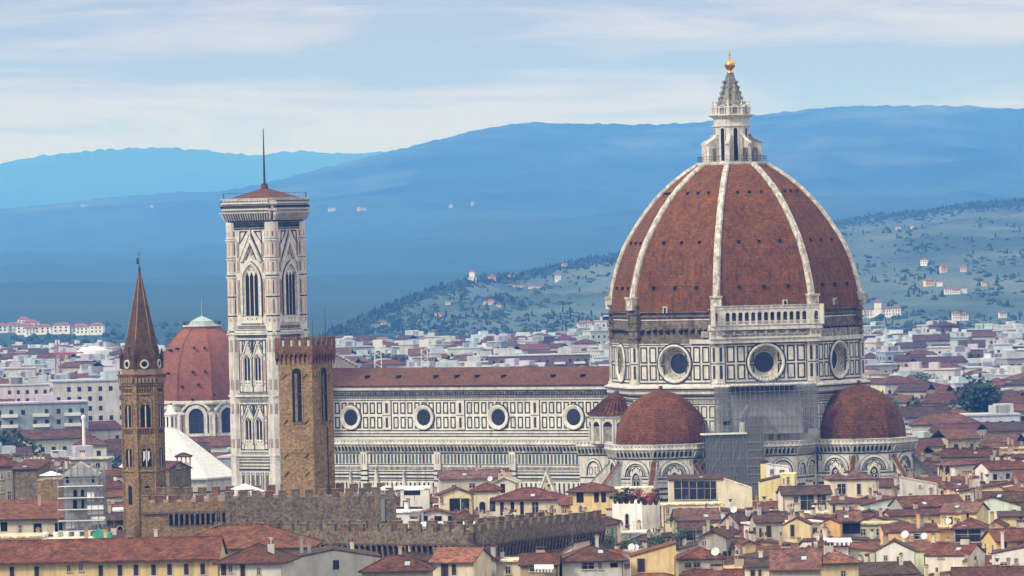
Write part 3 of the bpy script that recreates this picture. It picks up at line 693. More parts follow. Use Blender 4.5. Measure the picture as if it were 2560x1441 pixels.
    for a, r in ((0, 1.0), (.10, 1.0), (.22, .985), (.34, .95), (.46, .895), (.57, .825), (.67, .74), (.76, .645), (.83, .55), (.89, .44), (.94, .32), (.98, .19), (1.0, .08)):
        rows.append([(ctr + odir(q / 3 + .5) * (R0 * r * (1.0 - .012 * math.sin(math.pi * (q % 3) / 3) * 3.2)) + Z * (zt - .3 + h * a)) for q in range(24)])
    m2.grid(rows, 0, True); m2.lathe(ctr, [(.75, ytop - .5), (.75, ytop - .1), (.5, ytop + .1), (.42, ytop + 1.0), (.5, ytop + 1.1)], 10, 0)
    cpart2(m2, 'half_dome', M['apse'] if name == 'S' else M['apse_old'], b)
    return b
cS = cath(-1.2, 33.0); cE = cath(33.5, 0)
tribune(cS, (-2, -1, 0, 1, 2), 'S', (Fr(cS, cu, cn).px(1655, 977)[1], 0, 11.0), (-2, -1, 0, 1))
tribune(cE, (-1, 0, 1, 2, 3), 'E', (Fr(cE, cu, cn).px(2135, 963)[1], 0, 11.0), (0, 1, 2))
# ---- block and little blind tribune between the two (south-east), and one on the south-west
def pt1(P, q): return C0 + odir(1) * P + otan(1) * q
def prism(mb, pts, z0, z1, m=0):
    mb.grid([[p + Z * z0 for p in pts], [p + Z * z1 for p in pts]], m, True); mb.poly([p + Z * z1 for p in pts], m)
pA, pB = pt1(34.0, -5.4), pt1(34.0, 5.4)
blk = MB(); prism(blk, [pA, pB, pB - cn * 12, C0.copy(), pA - cu * 12], 0, Z_TRIB - 1.2)
sblk = cpart(blk, 'diagonal_pier', M['marble'])
inl = MB(); whm = MB()
for fr, u0, u1, arches in ((Fr(pt1(34, 0), otan(1), odir(1)), -5.4, 5.4, ((2.0, 2.6), (-3.2, 2.0))), (Fr(pB, -cn, cu), 0, 11.5, ((2.5, 1.7), (7.0, 2.1))), (Fr(pA - cu * 11.5, cu, cn), 0, 11.5, ((2.6, 2.1), (8.0, 2.1)))):
    cpart2(cornice_walk(fr, u0 - .1, u1 + .35, Z_TRIB, 1.0, .98), 'pier_parapet', [M['marble'], M['green'], M['grime']], sblk)
    a0 = Z_TRIB - 7.3
    for c, r in arches:
        def ap(rr, k2=12): return [(c - rr, a0 - .8)] + [(c - rr * math.cos(math.pi * q / k2), a0 + rr * math.sin(math.pi * q / k2) * (3.3 / max(r, 2.6) if r < 2.6 else 1.15)) for q in range(k2 + 1)] + [(c + rr, a0 - .8)]
        whm.band(fr, ap(r + .3), ap(r - .1), -.1, .25); inl.band(fr, ap(r - .1), ap(r - .35), -.1, .12); inl.band(fr, ap(r + .42), ap(r + .3), -.1, .1)
        for q in (-1, 1): inl.frame(fr, c + q * r * .42 - r * .22, c + q * r * .42 + r * .22, a0 - .7, a0 + r * .55, .1, .08)
    for z, h in ((a0 - 1.4, .16), (a0 - 3.0, .22), (a0 - 4.4, .22), (a0 - 6, .25), (a0 - 7.2, .2)): inl.fbox(fr, u0 + .1, u1 - .1, z - h, z + h, -.1, .07)
    for q in range(int((u1 - u0) / 1.1)): u = u0 + .6 + q * 1.1; inl.frame(fr, u - .3, u + .3, a0 - 11, a0 - 8.0, .15, .07)
cpart2(inl, 'pier_inlay', M['green'], sblk); cpart2(whm, 'arch_moulding', M['marble_clean'], sblk)
def exedra(ctr, R, k0, z0, zw, ztop, name='blind_tribune'):
    m2 = MB(); m2.lathe(ctr, [(R, z0), (R, zw - .7), (R + .3, zw - .6), (R + .35, zw - .1), (R + .15, zw)], 28, 0)
    o = cpart(m2, name, M['marble'])
    m2 = MB(); m2.lathe(ctr, [(R + .75, zw - .05), (R * .82, zw + (ztop - zw) * .28), (R * .55, zw + (ztop - zw) * .58), (R * .28, zw + (ztop - zw) * .85), (.2, ztop)], 40, 0)
    for i in range(40):
        t = 2 * math.pi * i / 40; d = Vector((math.cos(t), math.sin(t), 0))
        m2.tube(ctr + d * (R + .75) + Z * (zw + .05), ctr + d * (R * .55) + Z * (zw + (ztop - zw) * .60), .16, 4); m2.tube(ctr + d * (R * .55) + Z * (zw + (ztop - zw) * .60), ctr + d * .3 + Z * ztop, .14, 4)
    cpart2(m2, 'cone_roof', M['apse_old'], o)
    for i in range(-3, 4):
        d = odir(k0 + i * .62); fr = Fr(ctr + d * R, Vector((-d.y, d.x, 0)), d); m2 = MB(); v0 = z0 + .7
        H = zw - 1.5 - v0
        m2.plate(fr, arch(0, v0, 2.3, H), -.3, .06, 1); m2.band(fr, arch_out(0, v0, 2.3, H, .3), arch(0, v0, 2.3, H), -.3, .25, 0)
        m2.plate(fr, [(1.1 * math.cos(t), v0 + H - 1.15 + 1.1 * math.sin(t)) for t in [math.pi * q / 8 for q in range(9)]], 0, .1, 2)
        cpart2(m2, 'niche', [M['marble_clean'], M['grime'], M['void']], o)
        for s in (-1, 1):
            d2 = odir(k0 + (i + .5) * .62 + s * .06); m2 = MB(); m2.lathe(ctr + d2 * (R + .15), [(.25, z0), (.25, zw - 1.1), (.36, zw - .8)], 8); cpart2(m2, 'column', M['marble'], o)
    return o
exedra(C0 + odir(-1) * 29.5, 6.6, -1, Z_TRIB - .5, at(1500, 1040, 1385).z, at(1539, 979, 1392).z)
exedra(C0 + odir(1) * 27.0, 4.2, 1, Z_TRIB - .5, at(1500, 1040, 1385).z, at(1539, 985, 1392).z)
blk = MB(); q0, q1 = cath(-30, 24.0), cath(-15, 24.0); prism(blk, [q0, q1, cath(-15, 8), cath(-30, 8)], 0, Z_TRIB - 1.2)
wblk = cpart(blk, 'diagonal_pier', M['marble']); fr = Fr(cath(0, 24.0), cu, cn)
cpart2(cornice_walk(fr, -30.3, -15, Z_TRIB, 1.0, .98), 'pier_parapet', [M['marble'], M['green'], M['grime']], wblk)
inl = MB(); whm = MB(); a0 = Z_TRIB - 7.3
for c, r in ((-26.0, 2.0), (-20.6, 2.0)):
    def ap(rr, k2=12): return [(c - rr, a0 - .8)] + [(c - rr * math.cos(math.pi * q / k2), a0 + rr * math.sin(math.pi * q / k2) * 1.35) for q in range(k2 + 1)] + [(c + rr, a0 - .8)]
    whm.band(fr, ap(r + .3), ap(r - .1), -.1, .25); inl.band(fr, ap(r - .1), ap(r - .35), -.1, .12); inl.band(fr, ap(r + .42), ap(r + .3), -.1, .1)
    for q in (-1, 1): inl.frame(fr, c + q * .8 - .45, c + q * .8 + .45, a0 - .7, a0 + 1.1, .1, .08)
for z, h in ((a0 - 1.4, .16), (a0 - 3.0, .22), (a0 - 4.4, .22), (a0 - 6, .25)): inl.fbox(fr, -29.9, -15, z - h, z + h, -.1, .07)
cpart2(inl, 'pier_inlay', M['green'], wblk); cpart2(whm, 'arch_moulding', M['marble_clean'], wblk)
# ================================================================ BELL TOWER (campanile)
BC = at(665.5, 650, 1447.0); B0 = Vector((BC.x, BC.y, 0))
camp = empty('bell_tower', 'tall square bell tower banded in white, green and pink marble beside the cathedral nave', 'bell tower', tuple(B0))
def tpart(mb, name, mats, root, parent=None, smooth=False):
    o = mb.build(name, mats, None, smooth)
    if parent: o.parent = parent
    else:
        o.parent = root; o.matrix_parent_inverse = Matrix.Translation(-Vector(root.location)) if root.rotation_euler[2] == 0 else (Matrix.Translation(root.location) @ Matrix.Rotation(root.rotation_euler[2], 4, 'Z')).inverted()
    return o
HW = 6.75
bfr = [Fr(B0 + cn * HW, cu, cn), Fr(B0 + cu * HW, -cn, cu), Fr(B0 - cn * HW, -cu, -cn), Fr(B0 - cu * HW, cn, -cu)]
zB = lambda y: bfr[0].px(620, y)[1]
def sq(h, z): return [B0 + cu * a * h + cn * b * h + Z * z for a, b in ((-1, 1), (1, 1), (1, -1), (-1, -1))]
mb = MB(); mb.grid([sq(HW, 0), sq(HW, zB(548))], 0, True); mb.poly(sq(HW, zB(548)))
shaft = tpart(mb, 'shaft', M['marble'], camp)
PR = 1.75
mb = MB(); pk = MB(); gr = MB()
lv = [zB(y) for y in (1181, 1141, 1134, 989, 982, 835, 811)]
bands = [(1174, .35), (1165, .12), (1158, .12), (1150, .25)]
cr = [Vector((0, 0, 0))] * 4
piers = [B0 + cu * a * 5.82 + cn * b * 5.82 for a, b in ((-1, 1), (1, 1), (1, -1), (-1, -1))]
def octp(c, r, z): return [c + odir(j + .5) * r + Z * z for j in range(8)]
def ribbon(mm, c, r, z0, z1, m=0): mm.grid([octp(c, r, z0), octp(c, r, z1)], m, True); mm.poly(octp(c, r, z1), m); mm.poly(octp(c, r, z0)[::-1], m)
for c in piers:
    ribbon(mb, c, PR, 0, zB(556))
    pf = [oface(c, PR * K8, k) for k in range(8)]
    # dark string bands round the pier, then upright panels of pink and green
    top = [573, 597, 604, 643, 650, 684, 692, 741, 793, 811, 827]
    for y in (598, 645, 689, 742, 790, 829): ribbon(gr, c, PR + .05, zB(y) - .22, zB(y) + .10)
    for y in (601, 648.5, 694): ribbon(mb, c, PR + .22, zB(y) - .2, zB(y) + .25)
    for y0, y1 in ((594, 577), (640, 606), (682, 654), (738, 700), (786, 746), (807, 795)):
        for k, f in enumerate(pf):
            v0, v1 = zB(y0) + .1, zB(y1) - .1
            pk.fbox(f, -.40, .40, v0, v1, -.1, .035, 3); (gr if (k + y0) % 2 else pk).fbox(f, -.12, .12, v0 + .15, v1 - .15, 0, .06, 0)
    for y0, y1 in ((880, 850), (975, 950), (1035, 1010), (1120, 1098)):
        for k, f in enumerate(pf):
            v0, v1 = zB(y0), zB(y1)
            pk.frame(f, -.32, .32, v0, v1, .08, .04, 2); pk.fbox(f, -.13, .13, v0 + .2, v1 - .2, -.1, .05, 0)
for f in bfr:
    # string courses and friezes across each face
    for y, h, n in ((830, .55, .55), (836, .35, .85), (990, .5, .7), (1139, .45, .75), (1147, .2, .5)):
        mb.fbox(f, -HW - .3, HW + .3, zB(y) - h / 2, zB(y) + h / 2, -.5, n, 0)
    for y, h in ((826.5, .26), (984.5, .14), (1174, .38), (1165, .14), (1157, .2), (560, .4), (572.5, .22)):
        gr.fbox(f, -HW + .02, HW - .02, zB(y) - h / 2, zB(y) + h / 2, -.4, .24)
    for yy in (819, 842, 1003, 1134):
        for i in range(15):
            u = -4.0 + i * .571; v = zB(yy)
            gr.frame(f, u - .22, u + .22, v - .35, v + .35, .1, .07)
    for yy in (566,):
        for i in range(26): u = -6.2 + i * .496; v = zB(yy); gr.frame(f, u - .2, u + .2, v - .3, v + .3, .1, .25)
    # top storey: gabled three-light opening
    a_c = 0.25; v0 = zB(790); sp = zB(690); H = zB(661) - v0
    w = 5.0
    m2 = MB()
    m2.plate(f, arch(a_c, v0, w, H + .0, True, 10), -.3, .05, 2)
    o1 = arch_out(a_c, v0, w, H, .62, True, 10); i1 = arch(a_c, v0, w, H, True, 10)
    m2.band(f, o1, i1, -.1, .55, 1); m2.band(f, arch_out(a_c, v0, w - .8, H - .45, .16, True, 10), arch(a_c, v0, w - .8, H - .45, True, 10), -.1, .3, 1)
    m2.band(f, [(p[0], p[1] + .02) for p in arch_out(a_c, v0, w, H, .78, True, 10)], [(p[0], p[1]) for p in o1], -.1, .3, 3)
    # inner screen with three lights
    lt = zB(685) - v0
    m2.plate(f, arch(a_c + .1, v0, 4.3, H - .55, True, 10), 0, .12, 1)
    for q in (-1, 0, 1):
        m2.plate(f, arch(a_c + .1 + q * 1.34, v0, 1.08, lt, True, 8), .1, .16, 0)
        m2.plate(f, [(a_c + .1 + q * 1.34 + .22 * math.cos(t), v0 + lt + .1 + .22 * math.sin(t)) for t in [math.pi * z / 4 for z in range(8)]], .1, .17, 0)
    for q in (-.5, .5): m2.ring(f, a_c + .1 + q * 1.3, v0 + lt + .95, [(.32, .12), (.28, .2), (.18, .2), (.14, .14)], 8, 2)
    m2.ring(f, a_c + .1, v0 + lt + 1.75, [(.4, .12), (.34, .2), (.2, .2), (.14, .14)], 8, 2)
    tpart(m2, 'trifora_window', [M['void'], M['marble_clean'], M['grime'], M['green']], camp, shaft)
    # gable above it
    g0, g1 = zB(655), zB(588)
    m2 = MB()
    m2.band(f, [(a_c - 3.25, g0), (a_c, g1), (a_c + 3.25, g0)], [(a_c - 2.4, g0), (a_c, g1 - 1.9), (a_c + 2.4, g0)], -.1, .5, 0)
    m2.band(f, [(a_c - 3.75, g0 + .1), (a_c, g1 + 1.0), (a_c + 3.75, g0 + .1)], [(a_c - 3.35, g0 + .1), (a_c, g1 + .15), (a_c + 3.35, g0 + .1)], -.1, .12, 1)
    m2.ring(f, a_c, zB(632), [(.62, .05), (.55, .3), (.38, .3), (.3, .1)], 12, 2); m2.band(f, [(a_c - 1.7, g0 + .4), (a_c, g1 - 2.6), (a_c + 1.7, g0 + .4)], [(a_c - 1.4, g0 + .4), (a_c, g1 - 3.2), (a_c + 1.4, g0 + .4)], -.1, .1, 1)
    m2.tube(f.p(a_c, g1 - .2, .25), f.p(a_c, g1 + 1.6, .25), .22, 5, .12)
    for s in (-1, 1):
        m2.band(f, [(a_c + s * 3.5, zB(610)), (a_c + s * 3.3, zB(578)), (a_c + s * .9, zB(578)), (a_c + s * 3.4, zB(611))], [(a_c + s * 3.2, zB(605)), (a_c + s * 3.05, zB(581)), (a_c + s * 1.6, zB(581)), (a_c + s * 3.15, zB(605))], -.1, .1, 1)
    tpart(m2, 'gable', [M['marble_clean'], M['green'], M['pink']], camp, shaft)
    for s in (-1, 1):
        for y0, y1 in ((682, 654), (786, 700), (645, 606)):
            pk.frame(f, a_c * .2 + s * 3.72 - .33, a_c * .2 + s * 3.72 + .33, zB(y0), zB(y1), .09, .06, 2); pk.fbox(f, a_c * .2 + s * 3.72 - .13, a_c * .2 + s * 3.72 + .13, zB(y0) + .4, zB(y1) - .4, -.1, .08, 0)
    for i in range(3): gr.plate(f, [(a_c + .1 + (i - 1) * 1.34 + .25 * math.cos(t), zB(798) + .25 * math.sin(t)) for t in [math.pi / 2 * q for q in range(4)]], 0, .3)
    mb.fbox(f, -3.0, 3.3, zB(806), zB(791.5), -.1, .28, 0); mb.fbox(f, -3.3, 3.6, zB(809), zB(806), -.1, .5, 0)
    # two lower storeys with paired two-light windows
    for y1, y0 in ((850, 982), (1011, 1126)):
        k = (y0 - y1) / 132.0
        V0, V1 = zB(y0), zB(y1); gr.frame(f, -4.15, 4.15, V0, V1, .2, .08)
        gr.fbox(f, -.13, .13, V0, V1, -.1, .09); hh = V1 - V0
        for s in (-1, 1):
            gr.frame(f, s * 3.55 - .5, s * 3.55 + .5, V0 + hh * .17, V0 + hh * .70, .14, .07); gr.frame(f, s * 3.55 - .5, s * 3.55 + .5, V0 + .15, V0 + hh * .15, .14, .07); gr.frame(f, s * 3.55 - .5, s * 3.55 + .5, V0 + hh * .72, V1 - .15, .14, .07)
            pk.fbox(f, s * 3.55 - .17, s * 3.55 + .17, V0 + hh * .22, V0 + hh * .62, -.1, .07, 0)
            c = s * 1.62; m2 = MB(); v0 = V0 + hh * .13; H = hh * .60
            m2.band(f, arch_out(c, v0, 2.1, H, .3, True, 8), arch(c, v0, 2.1, H, True, 8), -.1, .32, 1)
            m2.plate(f, arch(c, v0, 2.1, H, True, 8), -.1, .06, 1)
            for q in (-1, 1): m2.plate(f, arch(c + q * .48, v0 + hh * .10, .66, H * .72, True, 6), 0, .10, 0)
            m2.ring(f, c, v0 + H - .78, [(.42, .06), (.36, .2), (.2, .2), (.1, .08)], 10, 2)
            m2.plate(f, [(c + .2 * math.cos(t), v0 + H - .78 + .2 * math.sin(t)) for t in [math.pi / 4 * q for q in range(8)]], 0, .12, 0)
            for q in (-1, 1): m2.plate(f, [(c + q * .48 + .22 * math.cos(t), v0 + hh * .05 + .22 * math.sin(t)) for t in [math.pi / 2 * z for z in range(4)]], 0, .1, 3)
            m2.band(f, [(c - 1.55, v0 + H * .92), (c, V1 - .25), (c + 1.55, v0 + H * .92)], [(c - 1.2, v0 + H * .92), (c, V1 - 1.0), (c + 1.2, v0 + H * .92)], -.1, .3, 1)
            for q in (-1, 1):
                for zq in range(4): a = (zq + .5) / 4.2; m2.plate(f, [(c + q * (1.5 - 1.3 * a) - .15, V1 - .55 - (1 - a) * hh * .22), (c + q * (1.5 - 1.3 * a) + .15, V1 - .55 - (1 - a) * hh * .22), (c + q * (1.5 - 1.3 * a), V1 - .2 - (1 - a) * hh * .22)], 0, .16, 3)
                m2.band(f, [(c + q * 1.42, V1 - hh * .24), (c + q * 1.42, V1 - .3), (c + q * .45, V1 - .3), (c + q * 1.42, V1 - hh * .24)], [(c + q * 1.25, V1 - hh * .18), (c + q * 1.25, V1 - .5), (c + q * .75, V1 - .5), (c + q * 1.25, V1 - hh * .18)], -.1, .1, 3)
            tpart(m2, 'bifora_window', [M['void'], M['marble_clean'], M['grime'], M['green']], camp, shaft)
    for i in range(6): u = -3.6 + i * 1.44; gr.frame(f, u - .45, u + .45, zB(1245), zB(1182), .14, .08); pk.fbox(f, u - .16, u + .16, zB(1240), zB(1188), -.1, .08, 0 if i % 3 == 1 else 2)
tpart(mb, 'corner_buttresses', M['marble'], camp)
M['rose'] = mat('rose_marble', (.56, .45, .38), .7, n_scale=.8, n_amt=.2)
tpart(pk, 'pink_inlay', [M['pink'], M['marble_clean'], M['green'], M['rose']], camp); tpart(gr, 'green_inlay', M['green'], camp)
# projecting gallery
def sq8(h, ch, z):
    pts = []
    for a, b, c, d in ((-1, 1, 0, -1), (-1, 1, 1, 0), (1, 1, -1, 0), (1, 1, 0, -1), (1, -1, 0, 1), (1, -1, -1, 0), (-1, -1, 1, 0), (-1, -1, 0, 1)):
        pts.append(B0 + cu * (a * h + c * ch) + cn * (b * h + d * ch) + Z * z)
    return pts
mb = MB()
mb.grid([sq8(7.35, 1.4, zB(556)), sq8(7.4, 1.4, zB(553)), sq8(7.5, 1.5, zB(550)), sq8(8.15, 1.6, zB(530))], 1, True)
mb.grid([sq8(8.2, 1.6, zB(530)), sq8(8.35, 1.6, zB(527)), sq8(8.35, 1.6, zB(524)), sq8(8.2, 1.6, zB(523)), sq8(8.25, 1.6, zB(513)), sq8(8.5, 1.6, zB(512)), sq8(8.5, 1.6, zB(510)), sq8(8.35, 1.6, zB(509.5)), sq8(8.35, 1.6, zB(499)), sq8(8.5, 1.6, zB(498.5)), sq8(8.5, 1.6, zB(497)), sq8(8.0, 1.6, zB(496.8)), sq8(8.0, 1.6, zB(507))], 0, True)
mb.poly(sq8(8.0, 1.6, zB(507)), 0)
for f in bfr:
    g = Fr(f.o, f.u, f.n)
    for i in range(20):
        u = -7.2 + i * 14.4 / 19
        mb.hexa([g.p(u * .93 - .09, zB(552), .95), g.p(u * .93 + .09, zB(552), .95), g.p(u * .93 + .09, zB(552), .3), g.p(u * .93 - .09, zB(552), .3),
                 g.p(u - .10, zB(532), 1.78), g.p(u + .10, zB(532), 1.78), g.p(u + .10, zB(532), .8), g.p(u - .10, zB(532), .8)], 0)
        mb.plate(g, [(u - .36, zB(531)), (u - .36, zB(535)), (u, zB(531.2)), (u + .36, zB(535)), (u + .36, zB(531))], 1.5, 1.74, 0)
    for i in range(19):
        u = -6.9 + i * 13.8 / 18
        mb.plate(g, [(u + .2 * math.cos(t), zB(504) + .2 * math.sin(t)) for t in [math.pi / 2 * q for q in range(4)]], 1.6, 1.86, 1)
        mb.frame(g, u - .28, u + .28, zB(521), zB(515), .13, 1.72, 1)
    mb.fbox(g, -6.8, 6.8, zB(527.5), zB(526), 1.4, 1.83, 1); mb.fbox(g, -6.8, 6.8, zB(511), zB(510), 1.4, 1.98, 2)
tpart(mb, 'gallery', [M['marble'], M['green'], M['grime']], camp)
mb = MB(); mb.grid([sq(6.9, zB(503)), sq(6.9, zB(499)), sq(.9, zB(473))], 0, True)
mb.lathe(B0, [(.95, zB(475)), (.85, zB(463)), (.7, zB(462)), (.75, zB(460))], 8)
troof = tpart(mb, 'hip_roof', M['naveroof'], camp)
mb = MB(); mb.tube(B0 + Z * zB(464), B0 + Z * at(655, 322, 1447).z, .30, 8, .10); tpart(mb, 'mast', M['iron'], camp, troof)
mb = MB(); h = 8.1
for a in range(8):
    p, q = sq8(h, 1.6, zB(497))[a], sq8(h, 1.6, zB(497))[(a + 1) % 8]; top = Z * 1.35
    mb.tube(p + top, q + top, .035, 4)
    for i in range(8): r = p.lerp(q, i / 8); mb.tube(r, r + top, .02, 4)
tpart(mb, 'railing', M['iron'], camp)
# ================================================================ OLD PALACE TOWER (brown stone, forked crenellations)
A2 = R_(30.0); u2 = Vector((math.cos(A2), -math.sin(A2), 0)); n2 = Vector((-math.sin(A2), -math.cos(A2), 0))
GD = 1080.0
GC = at(766, 1000, GD + 3); G0 = Vector((GC.x, GC.y, 0))
gt_ = empty('stone_tower', 'square brown rubble stone tower with red brick crenellated top and tall belfry slits', 'tower', tuple(G0))
gw = 3.62
gf = [Fr(G0 + n2 * gw, u2, n2), Fr(G0 + u2 * gw, -n2, u2), Fr(G0 - n2 * gw, -u2, -n2), Fr(G0 - u2 * gw, n2, -u2)]
zG = lambda y: gf[0].px(738, y)[1]
def gsq(h, z): return [G0 + u2 * a * h + n2 * b * h + Z * z for a, b in ((-1, 1), (1, 1), (1, -1), (-1, -1))]
mb = MB(); mb.grid([gsq(gw, 0), gsq(gw, zG(893))], 0, True)
for f in gf: mb.fbox(f, -gw, gw, zG(1133.5), zG(1132), -.1, .06, 1)
tpart(mb, 'shaft', [M['brown'], M['greystone']], gt_)
for k, f in enumerate(gf):
    m2 = MB(); c = .3
    v0, v1 = zG(1056), zG(921); H = v1 - v0; w_ = 2.05
    m2.plate(f, arch(c, v0, w_, H), -.2, .04, 0); m2.band(f, arch_out(c, v0, w_, H, .28), arch(c, v0, w_, H), -.1, .14, 1)
    m2.fbox(f, c - w_ / 2 - .05, c + w_ / 2 + .05, v0 - .3, v0, -.1, .2, 2); m2.fbox(f, c - .1, c + w_ / 2, zG(988), zG(982), 0, .16, 3); m2.fbox(f, c - .45, c + .1, v0, zG(935), 0, .10, 2)
    tpart(m2, 'belfry_opening', [M['void'], M['brown'], M['greystone'], M['wood']], gt_)
    m2 = MB()
    for u in (-2.3, 2.2):
        for y in (941, 1056, 1140, 1185): m2.tube(f.p(u - .5, zG(y) - .4, .12), f.p(u + .4, zG(y) + .4, .12), .09, 4)
    tpart(m2, 'iron_tie', M['iron'], gt_)
gh = gw + .45
ghf = [Fr(G0 + d * gh, t, d) for t, d in ((u2, n2), (-n2, u2), (-u2, -n2), (n2, -u2))]
mb = MB(); rg = MB()
mb.grid([gsq(gh, zG(885)), gsq(gh, zG(866)), gsq(gh - .5, zG(866)), gsq(gh - .5, zG(870))], 0, True); mb.poly(gsq(gh - .5, zG(870)), 0)
mb.grid([gsq(gh + .08, zG(883)), gsq(gh + .08, zG(881.3))], 0, True)
for f in ghf:
    xs = [-gh + .02, -gh + 1.25, -gh + 2.05, -gh + 3.05, -gh + 3.85, -gh + 4.85, -gh + 5.65, -gh + 6.75, -gh + 7.55, gh - .02]
    for i in range(0, 10, 2): mb.fbox(f, xs[i], xs[i + 1], zG(866.5), zG(845), -.5, 0, 0)
    for i in range(1, 9, 2): rg.fbox(f, xs[i] + .12, xs[i + 1] - .12, zG(866), zG(852), -.35, -.25, 0)
    n = 8; p = 2 * gh / n
    for i in range(n):
        u = -gh + (i + .5) * p; zt = zG(884.8); zb_ = zG(906)
        a = arch(u, zb_, p - .32, zt - zb_ - .1)[1:-1]
        mb.band(f, [(q[0], zt) for q in a], a, -.55, 0, 0)
        mb.hexa([f.p(u - p / 2, zG(913), -.42), f.p(u - p / 2 + .16, zG(913), -.42), f.p(u - p / 2 + .16, zG(913), -.6), f.p(u - p / 2, zG(913), -.6),
                 f.p(u - p / 2, zG(897), 0), f.p(u - p / 2 + .16, zG(897), 0), f.p(u - p / 2 + .16, zG(897), -.8), f.p(u - p / 2, zG(897), -.8)], 0)
        mb.fbox(f, u - p / 2, u - p / 2 + .16, zG(897), zt, -.6, 0, 0); mb.fbox(f, u + p / 2 - .16, u + p / 2, zG(897), zt, -.6, 0, 0)
tpart(mb, 'crenellated_top', M['brick'], gt_); tpart(rg, 'merlon_shutters', M['copper'], gt_)
mb = MB()
for x, y0, y1 in ((782, 840, 800), (814, 838, 770)):
    a = at(x, y0 + 12, GD); mb.tube(a, a + Z * ((y0 + 12 - y1) / 13.5), .07, 5, .04)
tpart(mb, 'lightning_rod', M['iron'], gt_)
mb = MB(); f = gf[1]; mb.tube(f.p(1.2, 0, .1), f.p(1.2, zG(1070), .1), .10, 5); tpart(mb, 'drainpipe', M['iron'], gt_)
# ================================================================ ABBEY BELL TOWER with spire
HD = 1100.0
HC = at(358.5, 1100, HD); H0 = Vector((HC.x, HC.y, 0))
hx = empty('spired_bell_tower', 'slim brown hexagonal bell tower with pointed brick spire and stacked arched belfry windows', 'bell tower', tuple(H0))
HR = 3.95
ha0 = R_(12.0)
def hd(k): t = -math.pi / 2 + ha0 + math.pi / 3 * k; return Vector((math.cos(t), math.sin(t), 0))
def hp(k, r, z): t = -math.pi / 2 + ha0 + math.pi / 3 * (k + .5); return H0 + Vector((math.cos(t), math.sin(t), 0)) * r + Z * z
def hring(r, z): return [hp(k, r, z) for k in range(6)]
zH = lambda y: at(358, y, HD - 3.4).z
K6 = math.cos(math.pi / 6)
hf = [Fr(H0 + hd(k) * HR * K6, Vector((-hd(k).y, hd(k).x, 0)), hd(k)) for k in range(6)]
mb = MB()
mb.grid([hring(HR, 0), hring(HR, zH(940))], 0, True)
for y, e, h in ((1178, .22, .4), (1070, .22, .45), (986, .2, .3), (962, .38, .35)): mb.grid([hring(HR + .02, zH(y) - h), hring(HR + e, zH(y) - h * .4), hring(HR + e, zH(y) + .05), hring(HR, zH(y) + .1)], 0, True)
for k in range(6):
    fr = Fr(H0, Vector((-hd(k + .5).y, hd(k + .5).x, 0)), hd(k + .5)); mb.fbox(fr, -.42, .42, 0, zH(950), HR - .6, HR + .1, 0)
    f = hf[k]
    for yy in (1080, 976):
        for i in range(7): u = -1.5 + i * .5; mb.plate(f, arch(u, zH(yy + 5), .3, zH(yy - 4) - zH(yy + 5)), 0, .05, 1)
hshaft = tpart(mb, 'shaft', [M['brown'], M['wood']], hx)
for k, f in enumerate(hf):
    for y0, y1 in ((1069, 1000), (1167, 1110)):
        m2 = MB(); v0 = zH(y0); H = zH(y1) - v0
        m2.plate(f, arch(0, v0, 1.9, H), -.1, .04, 0); m2.band(f, arch_out(0, v0, 1.9, H, .3), arch(0, v0, 1.9, H), -.1, .16, 1)
        m2.fbox(f, -.1, .1, v0, v0 + H - 1.2, 0, .14, 2); m2.plate(f, arch(0, v0 + H - 1.6, 1.9, 1.6), 0, .06, 1)
        for s in (-1, 1): m2.plate(f, arch(s * .45, v0 + H - 2.0, .68, 1.1), 0, .09, 0)
        if y0 > 1100 and k == 0:
            for s in (-1, 1): m2.plate(f, [(s * .42 - .2, v0 + .9), (s * .42 + .2, v0 + 1.5), (s * .42 + .2, v0 + 2.9), (s * .42 - .2, v0 + 2.9)], 0, .1, 3)
        tpart(m2, 'belfry_window', [M['void'], M['brown'], M['marble'], M['white']], hx, hshaft)
    m2 = MB(); m2.plate(f, arch(0, zH(1262), 1.1, 3.6), -.1, .05, 0); tpart(m2, 'arched_opening', M['void'], hx, hshaft)
mb = MB(); mb.grid([hring(HR + .1, zH(957)), hring(HR + .65, zH(948)), hring(HR + .65, zH(940)), hring(HR + .8, zH(939)), hring(HR + .8, zH(936.5)), hring(HR - .1, zH(936))], 0, True); mb.poly(hring(HR - .1, zH(936)))
for k in range(6):
    f = Fr(H0 + hd(k) * (HR + .62) * K6, hf[k].u, hf[k].n)
    for i in range(6): u = -1.75 + i * .7; mb.plate(f, arch(u, zH(958), .46, 1.0), -.3, .06, 1)
tpart(mb, 'cornice', [M['brick'], M['stucco']], hx)
mb = MB(); r1 = HR - .12; mb.grid([hring(r1, zH(937)), hring(r1, zH(922))], 0, True); tpart(mb, 'plaster_drum', M['stucco'], hx)
mb = MB(); mb.grid([hring(r1 + .08, zH(922)), hring(r1 + .12, zH(921)), hring(r1 - .15, zH(905)), hring(r1 - .3, zH(890)), hring(.30, at(348, 690, HD).z), hring(.06, at(348, 662, HD).z)], 0, True)
spire = tpart(mb, 'spire', M['spire'], hx)
mb = MB()
for k in range(6): mb.tube(hp(k, r1 - .05, zH(918)), hp(k, .32, at(348, 688, HD).z), .15, 5, .09)
tpart(mb, 'spire_rib', M['stucco'], hx, spire)
zr = zH(911)
